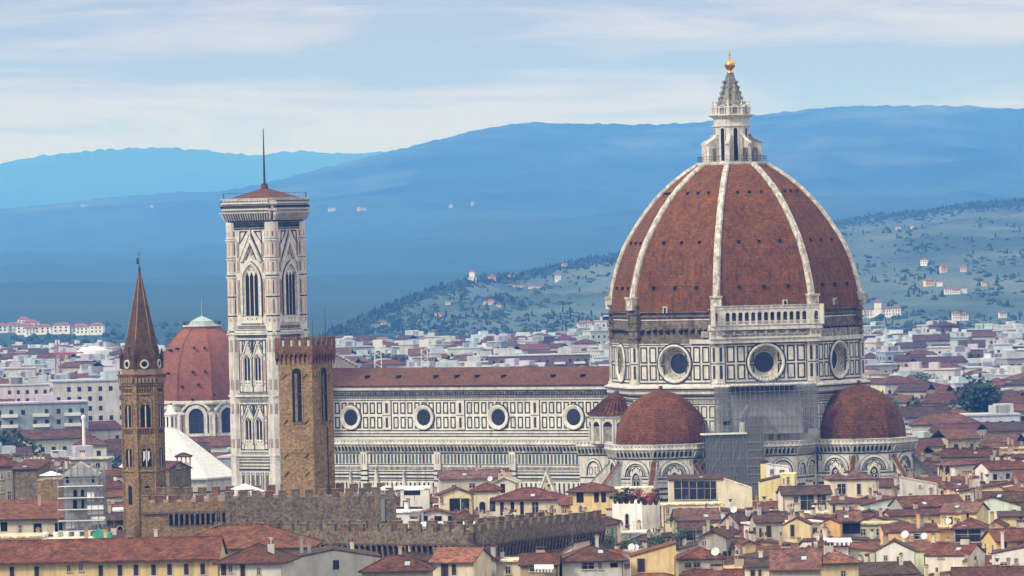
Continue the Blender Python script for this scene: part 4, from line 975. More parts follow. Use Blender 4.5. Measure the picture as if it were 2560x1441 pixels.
for k in range(6):
    f = Fr(H0 + hd(k) * r1 * K6, hf[k].u, hf[k].n); m2 = MB()
    m2.plate(f, [(-1.45, zH(920)), (1.45, zH(920)), (1.45, zH(905)), (.9, zH(898)), (0, zH(868)), (-.9, zH(898)), (-1.45, zH(905))], -1.6, .12, 0)
    m2.ring(f, 0, zr, [(.88, .1), (.84, .3), (.6, .3), (.55, .14)], 14, 1); m2.disc(f, 0, zr, .6, .16, 12, 2)
    for q in range(4): m2.plate(f, [(.27 * math.cos(math.pi / 2 * q) + .26 * math.cos(t), zr + .27 * math.sin(math.pi / 2 * q) + .26 * math.sin(t)) for t in [math.pi / 4 * z for z in range(8)]], .1, .2 + q * .004, 3)
    tpart(m2, 'rose_gable', [M['spire'], M['marble'], M['spire'], M['void']], hx, spire)
    d = hd(k + .5); c = H0 + d * (r1 + .05); m2 = MB(); m2.lathe(c, [(.32, zH(922)), (.3, zH(892)), (.42, zH(890)), (.02, zH(872))], 6); tpart(m2, 'pinnacle', M['spire'], hx, spire)
mb = MB(); tp = at(347, 664, HD); mb.lathe(Vector((H0.x, H0.y, 0)), [(.30, tp.z - 2.2), (.36, tp.z - 1.9), (.18, tp.z - 1.6), (.24, tp.z - .6), (.05, tp.z + .1)], 8)
mb.tube(Vector((H0.x, H0.y, tp.z)), Vector((H0.x, H0.y, tp.z + 2.6)), .05, 5)
c = Vector((H0.x, H0.y, tp.z)); mb.tube(c + Vector((-.45, 0, 2.15)), c + Vector((.3, 0, 2.15)), .05, 4)
mb.hexa([c + Vector(p) for p in ((-.55, -.06, .3), (-.12, -.06, .2), (-.12, .06, .2), (-.55, .06, .3), (-.5, -.06, 1.35), (-.15, -.06, 1.5), (-.15, .06, 1.5), (-.5, .06, 1.35))])
tpart(mb, 'weather_vane', M['iron'], hx, spire)
# ================================================================ RED DOMED CHAPEL behind the bell tower
PD = 1760.0
PC = at(508, 950, PD); P0 = Vector((PC.x, PC.y, 0))
ch = empty('domed_chapel', 'smaller church with a plain brick red octagonal dome behind the bell tower', 'church', tuple(P0))
zP = lambda y: at(505, y, PD - 8).z
pk_ = PD / F; a8 = R_(-9.0)
def pd(k): t = -math.pi / 2 + a8 + math.pi / 4 * k; return Vector((math.cos(t), math.sin(t), 0))
def pring(r, z): return [P0 + pd(k + .5) * r + Z * z for k in range(8)]
prp = [(1001, 13.6), (985, 13.75), (960, 13.65), (935, 13.3), (910, 12.65), (885, 11.6), (862, 10.2), (843, 8.4), (830, 6.7), (820, 5.2)]
mb = MB()
rows = []
for y, r in prp:
    ring_ = pring(r, zP(y)); row_ = []
    for k in range(8): row_ += [ring_[k - 1], ring_[k - 1].lerp(ring_[k], .5)]
    rows.append(row_)
mb.grid(rows, 0, True)
pdome = tpart(mb, 'dome', M['chapel'], ch)
for x, y in ((426, 875), (445, 871), (490, 869), (517, 869), (421, 932), (486, 929), (518, 928), (484, 997), (540, 987), (458, 965), (500, 960)):
    z = zP(y); rr = [r for yy, r in prp if yy >= y][-1]; dx = (x - 507 + (y - 950) * .0) * pk_; ang = math.asin(max(-.95, min(.95, dx / rr))); d = Vector((math.sin(ang), -math.cos(ang), 0))
    m2 = MB(); fr = Fr(P0, Vector((-d.y, d.x, 0)), d); m2.fbox(fr, -.26, .26, z - .32, z + .3, rr * .9, rr * 1.0 + .12, 0); tpart(m2, 'dormer', M['void'], ch, pdome)
mb = MB()
for k in range(8):
    for (y0, r0), (y1, r1_) in zip(prp, prp[1:]): mb.tube(P0 + pd(k + .5) * r0 + Z * zP(y0), P0 + pd(k + .5) * r1_ + Z * zP(y1), .25, 5)
tpart(mb, 'dome_rib', M['chapel'], ch, pdome)
mb = MB(); mb.grid([pring(5.2, zP(820)), pring(5.9, zP(817)), pring(5.9, zP(814)), pring(5.0, zP(813.5))], 0, True); mb.poly(pring(5.0, zP(813.5)))
tpart(mb, 'dome_rim', M['marble_clean'], ch)
mb = MB(); mb.grid([pring(4.2, zP(814)), pring(3.6, zP(805)), pring(1.2, zP(795)), pring(.3, zP(792))], 0, True); mb.tube(P0 + Z * zP(794), P0 + Z * zP(747), .1, 5, .05); tpart(mb, 'copper_cap', M['copper'], ch)
mb = MB()
for k in range(8):
    a, b = pring(5.8, zP(805))[k], pring(5.8, zP(805))[(k + 1) % 8]; mb.tube(a, b, .07, 4)
    for i in range(10): q = a.lerp(b, i / 10); mb.tube(q, q - Z * (zP(805) - zP(814)), .05, 4)
tpart(mb, 'railing', M['iron'], ch)
mb = MB(); rr = 13.3; mb.grid([pring(rr, 0), pring(rr, zP(1003))], 0, True)
tpart(mb, 'drum', M['stucco'], ch)
mb = MB(); mb.grid([pring(rr + .1, zP(1036)), pring(rr + .25, zP(1036)), pring(rr + .25, zP(1029)), pring(rr + .1, zP(1028.5))], 0, True); mb.grid([pring(rr + .1, zP(1013)), pring(rr + .7, zP(1011)), pring(rr + 1.0, zP(1008)), pring(rr + 1.0, zP(1003)), pring(rr + .2, zP(1001))], 0, True)
mb.grid([pring(rr + .08, zP(1028)), pring(rr + .08, zP(1014))], 1, True)
tpart(mb, 'cornice', [M['marble_clean'], M['grime']], ch)
pf8 = [Fr(P0 + pd(k) * rr * K8, Vector((-pd(k).y, pd(k).x, 0)), pd(k)) for k in range(8)]
for k in range(8):
    f = pf8[k]; m2 = MB(); c = .35 if k == 0 else 0; v0, v1 = zP(1083), zP(1020)
    m2.plate(f, arch(c, v0, 4.6, v1 - v0), -.2, .30, 0)
    m2.band(f, arch_out(c, v0, 4.6, v1 - v0, 1.05), arch(c, v0, 4.6, v1 - v0), -.1, .75, 1)
    m2.fbox(f, c - 3.9, c + 3.9, v0 - 1.2, v0, -.1, .8, 1); m2.fbox(f, c - 3.9, c - 2.9, v0 - 2.0, v0 - 1.2, -.1, .7, 1); m2.fbox(f, c + 2.9, c + 3.9, v0 - 2.0, v0 - 1.2, -.1, .7, 1)
    m2.band(f, [(c - 4.4, v1 - .2), (c - 2.4, v1 + 1.6), (c, v1 + 2.3), (c + 2.4, v1 + 1.6), (c + 4.4, v1 - .2)], [(c - 4.2, v1 - .9), (c - 2.2, v1 + .9), (c, v1 + 1.5), (c + 2.2, v1 + .9), (c + 4.2, v1 - .9)], -.1, 1.1, 1)
    for q in (-1, 1): m2.fbox(f, c + q * .9 - .06, c + q * .9 + .06, v0, v1 - 1, .2, .36, 2)
    m2.fbox(f, c - 2.2, c + 2.2, v0 + 3, v0 + 3.12, .2, .37, 2)
    tpart(m2, 'arched_window', [M['glass'], M['marble_clean'], M['iron']], ch)
    m2 = MB()
    for s in (-1, 1): m2.fbox(f, s * 5.5 - .5, s * 5.5 + .5, 0, zP(1036), -.3, .35, 0)
    m2.fbox(f, 4.2, 5.5, 0, zP(1045), -.3, .3, 0) if k == 0 else None
    tpart(m2, 'pilaster', M['marble_clean'], ch)
# ================================================================ BAPTISTERY with white pyramid roof
VD = 1530.0
VC = at(428, 1100, VD); V0_ = Vector((VC.x, VC.y, 0))
bp = empty('baptistery', 'octagonal baptistery under a plain white marble pyramid roof with a small lantern', 'baptistery', tuple(V0_))
zV = lambda y: at(428, y, VD).z
def vring(r, z, o=.5): return [V0_ + odir(k + o + .0) * r + Z * z for k in range(8)]
mb = MB(); mb.grid([vring(17.2, 0), vring(17.2, zV(1193))], 0, True)
for k in range(8):
    f = Fr(V0_ + odir(k) * 17.2 * K8, otan(k), odir(k))
    for z in range(3, int(zV(1195)), 3): mb.fbox(f, -7, 7, z, z + .4, -.1, .06, 1)
tpart(mb, 'wall', [M['marble'], M['green']], bp)
mb = MB(); mb.grid([vring(17.9, zV(1196)), vring(17.9, zV(1192)), vring(1.9, zV(1073)), vring(1.9, zV(1068))], 0, True); tpart(mb, 'pyramid_roof', M['whiteroof'], bp)
mb = MB(); mb.lathe(V0_, [(1.7, zV(1076)), (1.7, zV(1040)), (2.0, zV(1038)), (2.0, zV(1034)), (1.4, zV(1032)), (.5, zV(1015)), (.35, zV(1013)), (.02, zV(1012))], 8)
lan = tpart(mb, 'lantern', M['white'], bp)
for k in range(8):
    f = Fr(V0_ + odir(k) * 1.7 * K8, otan(k), odir(k)); m2 = MB(); m2.fbox(f, -.32, .32, zV(1070), zV(1042), -.2, .05, 0); tpart(m2, 'lantern_opening', M['void'], bp, lan)
mb = MB(); mb.lathe(V0_ + Z * zV(1009), [(.5 * math.cos(t), .5 * math.sin(t)) for t in [R_(-80 + 20 * q) for q in range(9)]], 10); tpart(mb, 'finial_ball', M['gold'], bp, lan, True)
# ================================================================ SCAFFOLD against the cathedral
def net_mat(name, col, alpha):
    m = bpy.data.materials.new(name); m.use_nodes = True; nt = m.node_tree; N = nt.nodes.new; L = nt.links.new
    bs = nt.nodes['Principled BSDF']; bs.inputs['Base Color'].default_value = (*col, 1); bs.inputs['Roughness'].default_value = .9
    g = N('ShaderNodeNewGeometry'); n = N('ShaderNodeTexNoise'); n.inputs['Scale'].default_value = .35; n.inputs['Detail'].default_value = 5; L(g.outputs['Position'], n.inputs['Vector'])
    r = N('ShaderNodeMapRange'); r.inputs['From Min'].default_value = .3; r.inputs['From Max'].default_value = .7; r.inputs['To Min'].default_value = alpha - .16; r.inputs['To Max'].default_value = alpha + .16
    L(n.outputs[0], r.inputs['Value']); L(r.outputs[0], bs.inputs['Alpha']); return m
M['net'] = net_mat('grey_scaffold_net', (.22, .225, .235), .55); M['netdark'] = net_mat('dark_scaffold_net', (.15, .15, .155), .72); M['netpale'] = net_mat('pale_scaffold_sheet', (.30, .30, .295), .84)
scf = empty('scaffolding', 'tall grey tube scaffolding wrapped in netting against the cathedral apse walls', 'scaffolding', tuple(pt1(34, 0)))
fU = Fr(C0 + odir(1) * 33.8, otan(1), odir(1)); fL = Fr(C0 + odir(1) * 37.6, otan(1), odir(1))
zU = lambda y: fU.px(1920, y)[1]
zL_ = lambda y: fL.px(1835, y)[1]
ua, ub = fU.px(1790, 1000)[0], fU.px(2047, 1000)[0]; la, lb = fL.px(1764, 1100)[0], fL.px(1910, 1100)[0]
mb = MB()
def lattice(fr, a, b, z0, z1, du, dv, r, n0, n1, extra=0.0, seed=0):
    rnd = random.Random(seed); nu = int((b - a) / du)
    for n in (n0, n1):
        for i in range(nu + 1):
            u = a + (b - a) * i / nu; mb.tube(fr.p(u, z0, n), fr.p(u, z1 + rnd.uniform(0, extra), n), r, 4)
        v = z0
        while v <= z1 + .01: mb.tube(fr.p(a, v, n), fr.p(b, v, n), r, 4); v += dv
    for i in range(0, nu + 1, 2):
        v = z0
        while v <= z1: mb.tube(fr.p(a + (b - a) * i / nu, v, n0), fr.p(a + (b - a) * i / nu, v, n1), r, 4); v += dv
lattice(fU, ua, ub, zU(1085), zU(955), 1.15, 2.0, .05, 0, -1.6, .8, 1)
lattice(fU, fU.px(1840, 950)[0], fU.px(1985, 950)[0], zU(958), zU(946), .75, 1.2, .06, 0, -2.4, 1.2, 2)
lattice(fL, la, lb, 2, zL_(1066), .8, 1.9, .045, 0, -2.2, .9, 3)
rs_ = random.Random(6)
for i in range(26):
    u = rs_.uniform(la, lb - 2); v = rs_.uniform(zL_(1200), zL_(1090)); mb.tube(fL.p(u, v, .05), fL.p(u + rs_.choice((.1, .1, 1.6, -1.5)), v + rs_.uniform(2.5, 6), .05), .06, 4)
lattice(fL, fL.px(1862, 1100)[0], lb, zL_(1066), zL_(1030), .95, 2.0, .07, 0, -2.2, 1.0, 4)
for x0, y0, x1, y1 in ((1900, 1030, 1945, 1082), (1985, 1008, 2010, 1055), (1868, 1012, 1848, 1048), (1940, 1010, 1965, 1032), (2010, 1050, 2040, 1068)):
    a = fU.px(x0, y0); b = fU.px(x1, y1); mb.tube(fU.p(*a, .1), fU.p(*b, .1), .14, 4)
tpart(mb, 'tubes', M['steel'], scf)
def pxb(m, fr, x0, x1, y0, y1, n0, n1, mi=0):
    ym = fr.px((x0 + x1) / 2, y0)[1], fr.px((x0 + x1) / 2, y1)[1]; xa, xb = fr.px(x0, y0)[0], fr.px(x1, y0)[0]
    m.fbox(fr, xa, xb, ym[1], ym[0], n0, n1, mi)
mb = MB(); pxb(mb, fU, 1790, 1830, 968, 1085, -1.72, -1.70); pxb(mb, fU, 1828, 2010, 985, 1085, -1.8, -1.78, 1); pxb(mb, fU, 2008, 2047, 968, 1085, -1.72, -1.70); pxb(mb, fU, 1832, 2008, 1020, 1085, -.30, -.28, 1); pxb(mb, fU, 1830, 2047, 962, 984, -1.9, -1.88, 0)
tpart(mb, 'upper_netting', [M['net'], M['netpale']], scf)
mb = MB(); pxb(mb, fL, 1764, 1910, 1086, 1240, -.06, -.04); pxb(mb, fL, 1862, 1910, 1040, 1086, -.06, -.04); pxb(mb, fL, 1768, 1866, 1086, 1240, -2.4, -2.38)
tpart(mb, 'lower_netting', M['netdark'], scf)
mb = MB(); pxb(mb, fL, 1756, 1866, 1083.5, 1087, -2.4, .5, 1)
for y in (1106, 1126, 1146, 1166, 1186, 1206): pxb(mb, fL, 1866, 1905, y, y + 1.6, -2.2, .1, 0)
pxb(mb, fU, 1826, 1990, 974, 978, -1.8, -.4, 2); pxb(mb, fU, 1826, 1990, 966, 969, -1.8, -.4, 2)
tpart(mb, 'deck', [M['steel'], M['white'], M['void']], scf)
mb = MB(); pxb(mb, fL, 1852, 1863, 1057, 1083, -1.6, -.6, 0); pxb(mb, fL, 1812, 1827, 1054, 1064, -1.8, -.6, 1); pxb(mb, fU, 2020, 2045, 1072, 1084, -1.2, .4, 2)
tpart(mb, 'site_hut', [M['marble_clean'], M['void'], M['steel']], scf)
# ================================================================ GROUND, HILLS, HAZE
from mathutils import noise as mnoise
from mathutils.bvhtree import BVHTree
def land_mat(name, cols, scale, terr=0.0, rock=None, low=None):
    m = bpy.data.materials.new(name); m.use_nodes = True; nt = m.node_tree; N = nt.nodes.new; L = nt.links.new
    bs = nt.nodes['Principled BSDF']; bs.inputs['Roughness'].default_value = .95; bs.inputs['Specular IOR Level'].default_value = .1
    g = N('ShaderNodeNewGeometry'); n = N('ShaderNodeTexNoise'); n.inputs['Scale'].default_value = scale; n.inputs['Detail'].default_value = 9; n.inputs['Roughness'].default_value = .62
    mp = N('ShaderNodeMapping'); mp.inputs['Scale'].default_value = (1, .45, 2.2); L(g.outputs['Position'], mp.inputs['Vector']); L(mp.outputs[0], n.inputs['Vector'])
    r = N('ShaderNodeValToRGB'); e = r.color_ramp.elements
    for i, (p, c) in enumerate(cols):
        q = e[i] if i < 2 else e.new(p)
        q.position = p; q.color = (*c, 1)
    L(n.outputs[0], r.inputs[0]); cur = r.outputs[0]
    if rock:
        sp = N('ShaderNodeSeparateXYZ'); L(g.outputs['Position'], sp.inputs[0])
        mr = N('ShaderNodeMapRange'); mr.inputs['From Min'].default_value = rock[0]; mr.inputs['From Max'].default_value = rock[1]; L(sp.outputs['Z'], mr.inputs['Value'])
        n2 = N('ShaderNodeTexNoise'); n2.inputs['Scale'].default_value = scale * 2.3; n2.inputs['Detail'].default_value = 6; L(mp.outputs[0], n2.inputs['Vector'])
        r2 = N('ShaderNodeValToRGB'); r2.color_ramp.elements[0].position = .5; r2.color_ramp.elements[1].position = .6; L(n2.outputs[0], r2.inputs[0])
        mm = N('ShaderNodeMath'); mm.operation = 'MULTIPLY'; L(mr.outputs[0], mm.inputs[0]); L(r2.outputs[0], mm.inputs[1])
        mx = N('ShaderNodeMix'); mx.data_type = 'RGBA'; L(mm.outputs[0], mx.inputs['Factor']); L(cur, mx.inputs['A']); mx.inputs['B'].default_value = (*rock[2], 1); cur = mx.outputs['Result']
    if low:                                              # lower slopes paler: low-lying haze put into the farmland colour, woods higher up
        sp2 = N('ShaderNodeSeparateXYZ'); L(g.outputs['Position'], sp2.inputs[0])
        n3 = N('ShaderNodeTexNoise'); n3.inputs['Scale'].default_value = scale * 1.2; n3.inputs['Detail'].default_value = 8; L(mp.outputs[0], n3.inputs['Vector'])
        ad = N('ShaderNodeMath'); ad.operation = 'MULTIPLY_ADD'; L(n3.outputs[0], ad.inputs[0]); ad.inputs[1].default_value = (low[1] - low[0]) * 1.3; L(sp2.outputs['Z'], ad.inputs[2])
        mr2 = N('ShaderNodeMapRange'); mr2.inputs['From Min'].default_value = low[0] + (low[1] - low[0]) * .65; mr2.inputs['From Max'].default_value = low[1] + (low[1] - low[0]) * .65; mr2.inputs['To Min'].default_value = 1; mr2.inputs['To Max'].default_value = 0; L(ad.outputs[0], mr2.inputs['Value'])
        mx2 = N('ShaderNodeMix'); mx2.data_type = 'RGBA'; L(mr2.outputs[0], mx2.inputs['Factor']); L(cur, mx2.inputs['A']); mx2.inputs['B'].default_value = (*low[2], 1); cur = mx2.outputs['Result']
    L(cur, bs.inputs['Base Color']); return m
def lerpl(pts, x):
    if x <= pts[0][0]: return pts[0][1]
    for (a, b), (c, d) in zip(pts, pts[1:]):
        if x <= c:
            t = (x - a) / (c - a); return b + (d - b) * t
    return pts[-1][1]
def smoothl(pts, x):
    return (lerpl(pts, x - 14) + 2 * lerpl(pts, x) + lerpl(pts, x + 14)) / 4
m_forest = land_mat('wooded_hillside', [(.33, (.003, .008, .007)), (.66, (.055, .075, .048)), (.5, (.014, .027, .018))], 1 / 520, rock=(380, 560, (.105, .10, .085)), low=(20, 260, (.022, .060, .052)))
m_far = land_mat('far_wooded_ridge', [(.3, (.010, .020, .015)), (.7, (.025, .040, .03))], 1 / 700)
m_olive = land_mat('olive_hillside', [(.38, (.034, .070, .068)), (.68, (.115, .150, .128)), (.50, (.064, .106, .096))], 1 / 150)  # bluish tint in the hillside colours adds painted haze
m_plain = land_mat('city_and_field_ground', [(.35, (.05, .06, .05)), (.7, (.14, .13, .11)), (.5, (.09, .085, .075))], 1 / 90)
me = bpy.data.meshes.new('ground'); me.from_pydata([(-16000, -400, 0), (16000, -400, 0), (16000, 47000, 0), (-16000, 47000, 0)], [], [(0, 1, 2, 3)]); me.materials.append(m_plain)
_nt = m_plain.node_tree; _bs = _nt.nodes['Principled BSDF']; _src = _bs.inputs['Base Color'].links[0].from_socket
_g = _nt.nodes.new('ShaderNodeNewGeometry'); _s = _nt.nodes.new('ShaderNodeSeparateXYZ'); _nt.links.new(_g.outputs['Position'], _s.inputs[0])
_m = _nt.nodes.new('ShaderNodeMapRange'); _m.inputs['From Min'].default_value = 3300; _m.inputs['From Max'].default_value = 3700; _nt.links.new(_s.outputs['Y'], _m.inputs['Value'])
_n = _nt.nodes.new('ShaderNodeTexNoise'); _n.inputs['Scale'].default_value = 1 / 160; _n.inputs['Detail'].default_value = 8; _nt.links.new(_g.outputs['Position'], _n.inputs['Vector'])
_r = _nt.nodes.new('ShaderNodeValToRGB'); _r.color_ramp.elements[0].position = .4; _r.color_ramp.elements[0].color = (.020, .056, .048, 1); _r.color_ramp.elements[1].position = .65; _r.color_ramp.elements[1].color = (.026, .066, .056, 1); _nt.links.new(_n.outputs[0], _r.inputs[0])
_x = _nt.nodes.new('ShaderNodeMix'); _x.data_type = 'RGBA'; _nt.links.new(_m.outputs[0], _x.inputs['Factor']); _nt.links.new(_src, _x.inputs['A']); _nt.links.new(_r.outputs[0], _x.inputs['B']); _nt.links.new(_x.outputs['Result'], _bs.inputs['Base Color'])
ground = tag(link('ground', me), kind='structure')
BVH = {}
def hill(name, crest, Dc, Df, mat, x0, x1, step, rows, bump, freq, rough, seed, pw=1.0):
    mb = MB(); cols = int((x1 - x0) / step) + 1; grid = []
    for r in range(rows + 4):
        line = []
        for c in range(cols):
            px = x0 + c * step; py = smoothl(crest, px)
            dc = Dc(px) if callable(Dc) else Dc; df = Df(px) if callable(Df) else Df
            top = at(px, py, dc); t = r / rows
            if t <= 1:
                D = df + (dc - df) * t; X = (px - CX) / F * D
                z = -3 + (top.z + 3) * (t ** pw)
                env = math.sin(math.pi * min(1, t)) ** .8 * min(1, t * 1.6)
                z += bump * env * mnoise.fractal(Vector((X * freq, D * freq * .6, seed)), 1.0, 2.1, 5) + (rough * mnoise.fractal(Vector((px * .05, 3.3 + r, seed)), .8, 2.0, 4) if r > rows - 2 else 0)
            else:
                D = dc + (r - rows) * (dc - df) * .12; X = (px - CX) / F * D; z = top.z - (r - rows) * (top.z * .22)
            line.append(Vector((X, D, z)))
        grid.append(line)
    mb.grid(grid); o = mb.build(name, mat, None, True); tag(o, kind='structure')
    BVH[name] = BVHTree.FromPolygons([Vector(v) for v in mb.v], mb.f)
    return o
def on(name, px, py):
    h = BVH[name].ray_cast(EYE, ray(px, py).normalized()); return h[0]
hill('far_mountain_ridge', [(-300, 470), (0, 410), (120, 388), (300, 372), (450, 369), (540, 380), (640, 388), (760, 377), (880, 385), (980, 378), (1100, 380), (1400, 420)], 34000, 26000, m_far, -400, 1500, 10, 14, 190, 1 / 2400, 12, 2.0)
hill('mountain', [(-300, 545), (0, 523), (120, 512), (300, 492), (420, 482), (560, 478), (680, 456), (770, 432), (860, 410), (930, 392), (1000, 375), (1120, 345), (1200, 325), (1270, 312), (1340, 305), (1420, 310), (1500, 309), (1600, 312), (1750, 307), (1880, 290), (1960, 280), (2010, 277), (2080, 268), (2200, 265), (2330, 264), (2440, 264), (2490, 272), (2560, 271), (2800, 285)], 20500, lambda px: 4300, m_forest, -900, 3500, 8, 70, 85, 1 / 900, 4.5, 5.0, 2.5)
hill('near_hill', [(-400, 905), (700, 905), (790, 850), (820, 832), (900, 795), (1000, 752), (1070, 726), (1130, 708), (1200, 690), (1290, 688), (1340, 672), (1400, 660), (1470, 645), (1540, 634), (1700, 610), (1900, 575), (2090, 553), (2200, 534), (2320, 524), (2420, 508), (2560, 498), (2800, 480)],
     lambda px: lerpl([(700, 4250), (820, 4280), (1000, 4950), (1200, 5600), (1540, 6800), (2100, 7600), (2800, 8200)], px), lambda px: 3750, m_olive, 640, 2900, 8, 34, 26, 1 / 260, 2, 9.0, 1.0)
# woods: too many crowns to count
def blob(mb, c, r, h, rnd, k=5):
    rows = []
    for q, (rr, zz) in enumerate(((.75, 0), (1.0, .35), (.72, .75), (.1, 1.0))):
        rows.append([c + Vector((math.cos(2 * math.pi * i / k + q) * r * rr * rnd.uniform(.8, 1.2), math.sin(2 * math.pi * i / k + q) * r * rr * rnd.uniform(.8, 1.2), h * zz)) for i in range(k)])
    mb.grid(rows, 0, True); mb.poly(rows[-1])
rnd = random.Random(11); mb = MB()
def near_y(px): return smoothl([(790, 850), (820, 832), (900, 795), (1000, 752), (1070, 726), (1130, 708), (1200, 690), (1290, 688), (1340, 672), (1400, 660), (1470, 645), (1540, 634), (1700, 610), (1900, 575), (2090, 553), (2200, 534), (2320, 524), (2420, 508), (2560, 498), (2800, 480)], px)
for i in range(12000):
    px = rnd.uniform(800, 1560) if rnd.random() < .47 else (rnd.uniform(2040, 2640) if rnd.random() < .8 else rnd.choice((rnd.uniform(1560, 2040), rnd.uniform(2640, 2880)))); cy = near_y(px); typ = rnd.random()
    if typ < .42: py = cy + abs(rnd.gauss(0, 10)) + 1.5
    else: py = rnd.uniform(cy + 6, 850)
    n = mnoise.fractal(Vector((px / 70, py / 22, 1.7)), 1, 2, 4)
    if typ >= .42 and n < .14 and rnd.random() > .03 and py < 790: continue
    if py > 800 and rnd.random() < .3: continue
    p = on('near_hill', px, py)
    if p is None: continue
    s = rnd.uniform(1.4, 3.3)
    if rnd.random() < .16: blob(mb, p - Z, s * .32, s * 2.1, rnd, 4)
    else: blob(mb, p - Z * 2, s, s * rnd.uniform(1.1, 1.7), rnd, 5)
m_wood = land_mat('dark_tree_crowns', [(.35, (.020, .042, .034)), (.65, (.042, .074, .056))], 1 / 22)
woods = tag(mb.build('woodland', m_wood), kind='stuff')
mb = MB()
for i in range(2000):                                   # belt of trees where the plain meets the hills
    left = rnd.random() < .12
    px = rnd.uniform(-60, 620) if left else (rnd.uniform(780, 1530) if rnd.random() < .3 else rnd.uniform(2130, 2620)); D = rnd.uniform(3450, 4250) if not left else rnd.uniform(3500, 5200)
    s = rnd.uniform(1.6, 3.8); blob(mb, Vector(((px - CX) / F * D, D, -1)), s, s * 1.5, rnd, 5)
tag(mb.build('tree_belt', m_wood), kind='stuff')
# villas and hamlets on the slopes
def villa(px, py, w, d, h, col, label, hillname='near_hill', tower=0, wide=1, cat='villa', roofc=(.22, .10, .07), group=None):
    p = on(hillname, px, py) if hillname != 'ground' else EYE + ray(px, py) * (CAMZ / -ray(px, py).z)
    if p is None: p = Vector(((px - CX) / F * 7000, 7000, 0))
    rnd = random.Random(int(px * 7 + py)); mb = MB(); mr = MB(); k_ = .40 if hillname == 'near_hill' else .42; w *= k_; d *= k_; h *= k_ * 1.1; tower *= k_
    for i in range(wide):
        x = (i - (wide - 1) / 2) * w * 1.05; hh = h * rnd.uniform(.75, 1.1); dy = rnd.uniform(-d, d) * .4
        mb.box(x - w / 2, x + w / 2, dy - d / 2, dy + d / 2, -12, hh, 0)
        e = .6; mr.hexa([(x - w / 2 - e, dy - d / 2 - e, hh), (x + w / 2 + e, dy - d / 2 - e, hh), (x + w / 2 + e, dy + d / 2 + e, hh), (x - w / 2 - e, dy + d / 2 + e, hh),
                 (x - w * .2, dy - .3, hh + h * .28), (x + w * .2, dy - .3, hh + h * .28), (x + w * .2, dy + .3, hh + h * .28), (x - w * .2, dy + .3, hh + h * .28)])
        for q in range(3):
            for z in (.3, .65): mb.box(x - w * .32 + q * w * .3 - w * .05, x - w * .32 + q * w * .3 + w * .05, dy - d / 2 - .15, dy - d / 2 + .1, hh * z, hh * z + h * .17, 1)
    if tower: mb.box(-2.5, 2.5, -2.5, 2.5, 0, tower, 0); mr.hexa([(-3, -3, tower), (3, -3, tower), (3, 3, tower), (-3, 3, tower), (-.2, -.2, tower + 2.5), (.2, -.2, tower + 2.5), (.2, .2, tower + 2.5), (-.2, .2, tower + 2.5)])
    r = empty('hill_villa', label, cat, tuple(p), rnd.uniform(-.4, .4), group)
    mb.build('wall', [M['plaster'], M['void']], r, color=col); mr.build('roof', M['tiles'], r, color=roofc)
wh = (.80, .78, .72); crm = (.70, .60, .42)
for a in ((1181, 706, 11, 9, 9, wh, 'white villa with slim tower near the wooded crest of the nearer hill', 'near_hill', 24, 2), (1230, 702, 16, 10, 11, (.72, .5, .38), 'pinkish villa among cypresses right of the towered villa'),
          (1277, 697, 13, 9, 8, crm, 'cream cottage on the hill crest right of the pinkish villa'), (1395, 703, 14, 9, 13, wh, 'bright white tall villa alone on the open slope below the crest'),
          (1411, 668, 13, 9, 9, wh, 'small white villa at the crest left of the dome ribs'), (1228, 762, 13, 9, 8, crm, 'cream farmhouse in the middle of the olive slope'), (1215, 762, 9, 8, 6, crm, 'low cream barn beside the farmhouse on the olive slope'),
          (1470, 820, 13, 9, 10, wh, 'white villa low on the slope just left of the dome drum', 'near_hill', 0, 3), (2311, 665, 16, 10, 13, wh, 'white villa uppermost on the slope right of the dome'), (2358, 682, 15, 9, 14, (.74, .52, .40), 'pink villa with red roof right of the uppermost white villa'),
          (2408, 680, 13, 9, 11, (.74, .56, .45), 'pale pink villa rightmost of the upper slope houses'), (2322, 716, 20, 10, 12, (.80, .62, .42), 'large cream villa with long front on the middle slope'), (2350, 716, 11, 9, 9, wh, 'white annex touching the large cream villa'),
          (2380, 736, 15, 9, 10, wh, 'white farmhouse below the large cream villa', 'near_hill', 0, 2), (2410, 734, 12, 9, 10, wh, 'small white house right of the lower white farmhouse'), (2195, 795, 16, 12, 15, wh, 'long white monastery with bell tower at the hill foot', 'near_hill', 28, 5),
          (2400, 802, 14, 9, 12, wh, 'white house among dark trees at the hill foot', 'near_hill', 0, 2), (2506, 795, 13, 9, 10, wh, 'white house at the hill foot nearest the picture edge'), (2245, 575, 14, 9, 8, crm, 'cream farm on the pale field high right of the dome'), (2280, 572, 10, 8, 7, crm, 'small cream barn on the high pale field'),
          (2460, 715, 12, 9, 8, crm, 'lone cream cottage on the open middle slope far right'), (1300, 718, 22, 5, 5, (.6, .58, .5), 'low pale terrace wall house under the hill crest', 'near_hill', 0, 3), (1340, 720, 18, 5, 5, (.6, .58, .5), 'low pale house right of the terrace wall house', 'near_hill', 0, 2),
          (1120, 762, 10, 8, 6, crm, 'cream hut on the left shoulder of the nearer hill'), (960, 812, 12, 8, 6, wh, 'white cottage low on the left tail of the hill'), (1095, 790, 12, 8, 6, crm, 'cream cottage among terraces on the left tail of the hill'), (1247, 768, 9, 8, 6, wh, 'small white hut right below the cream farmhouse')):
    villa(*a)
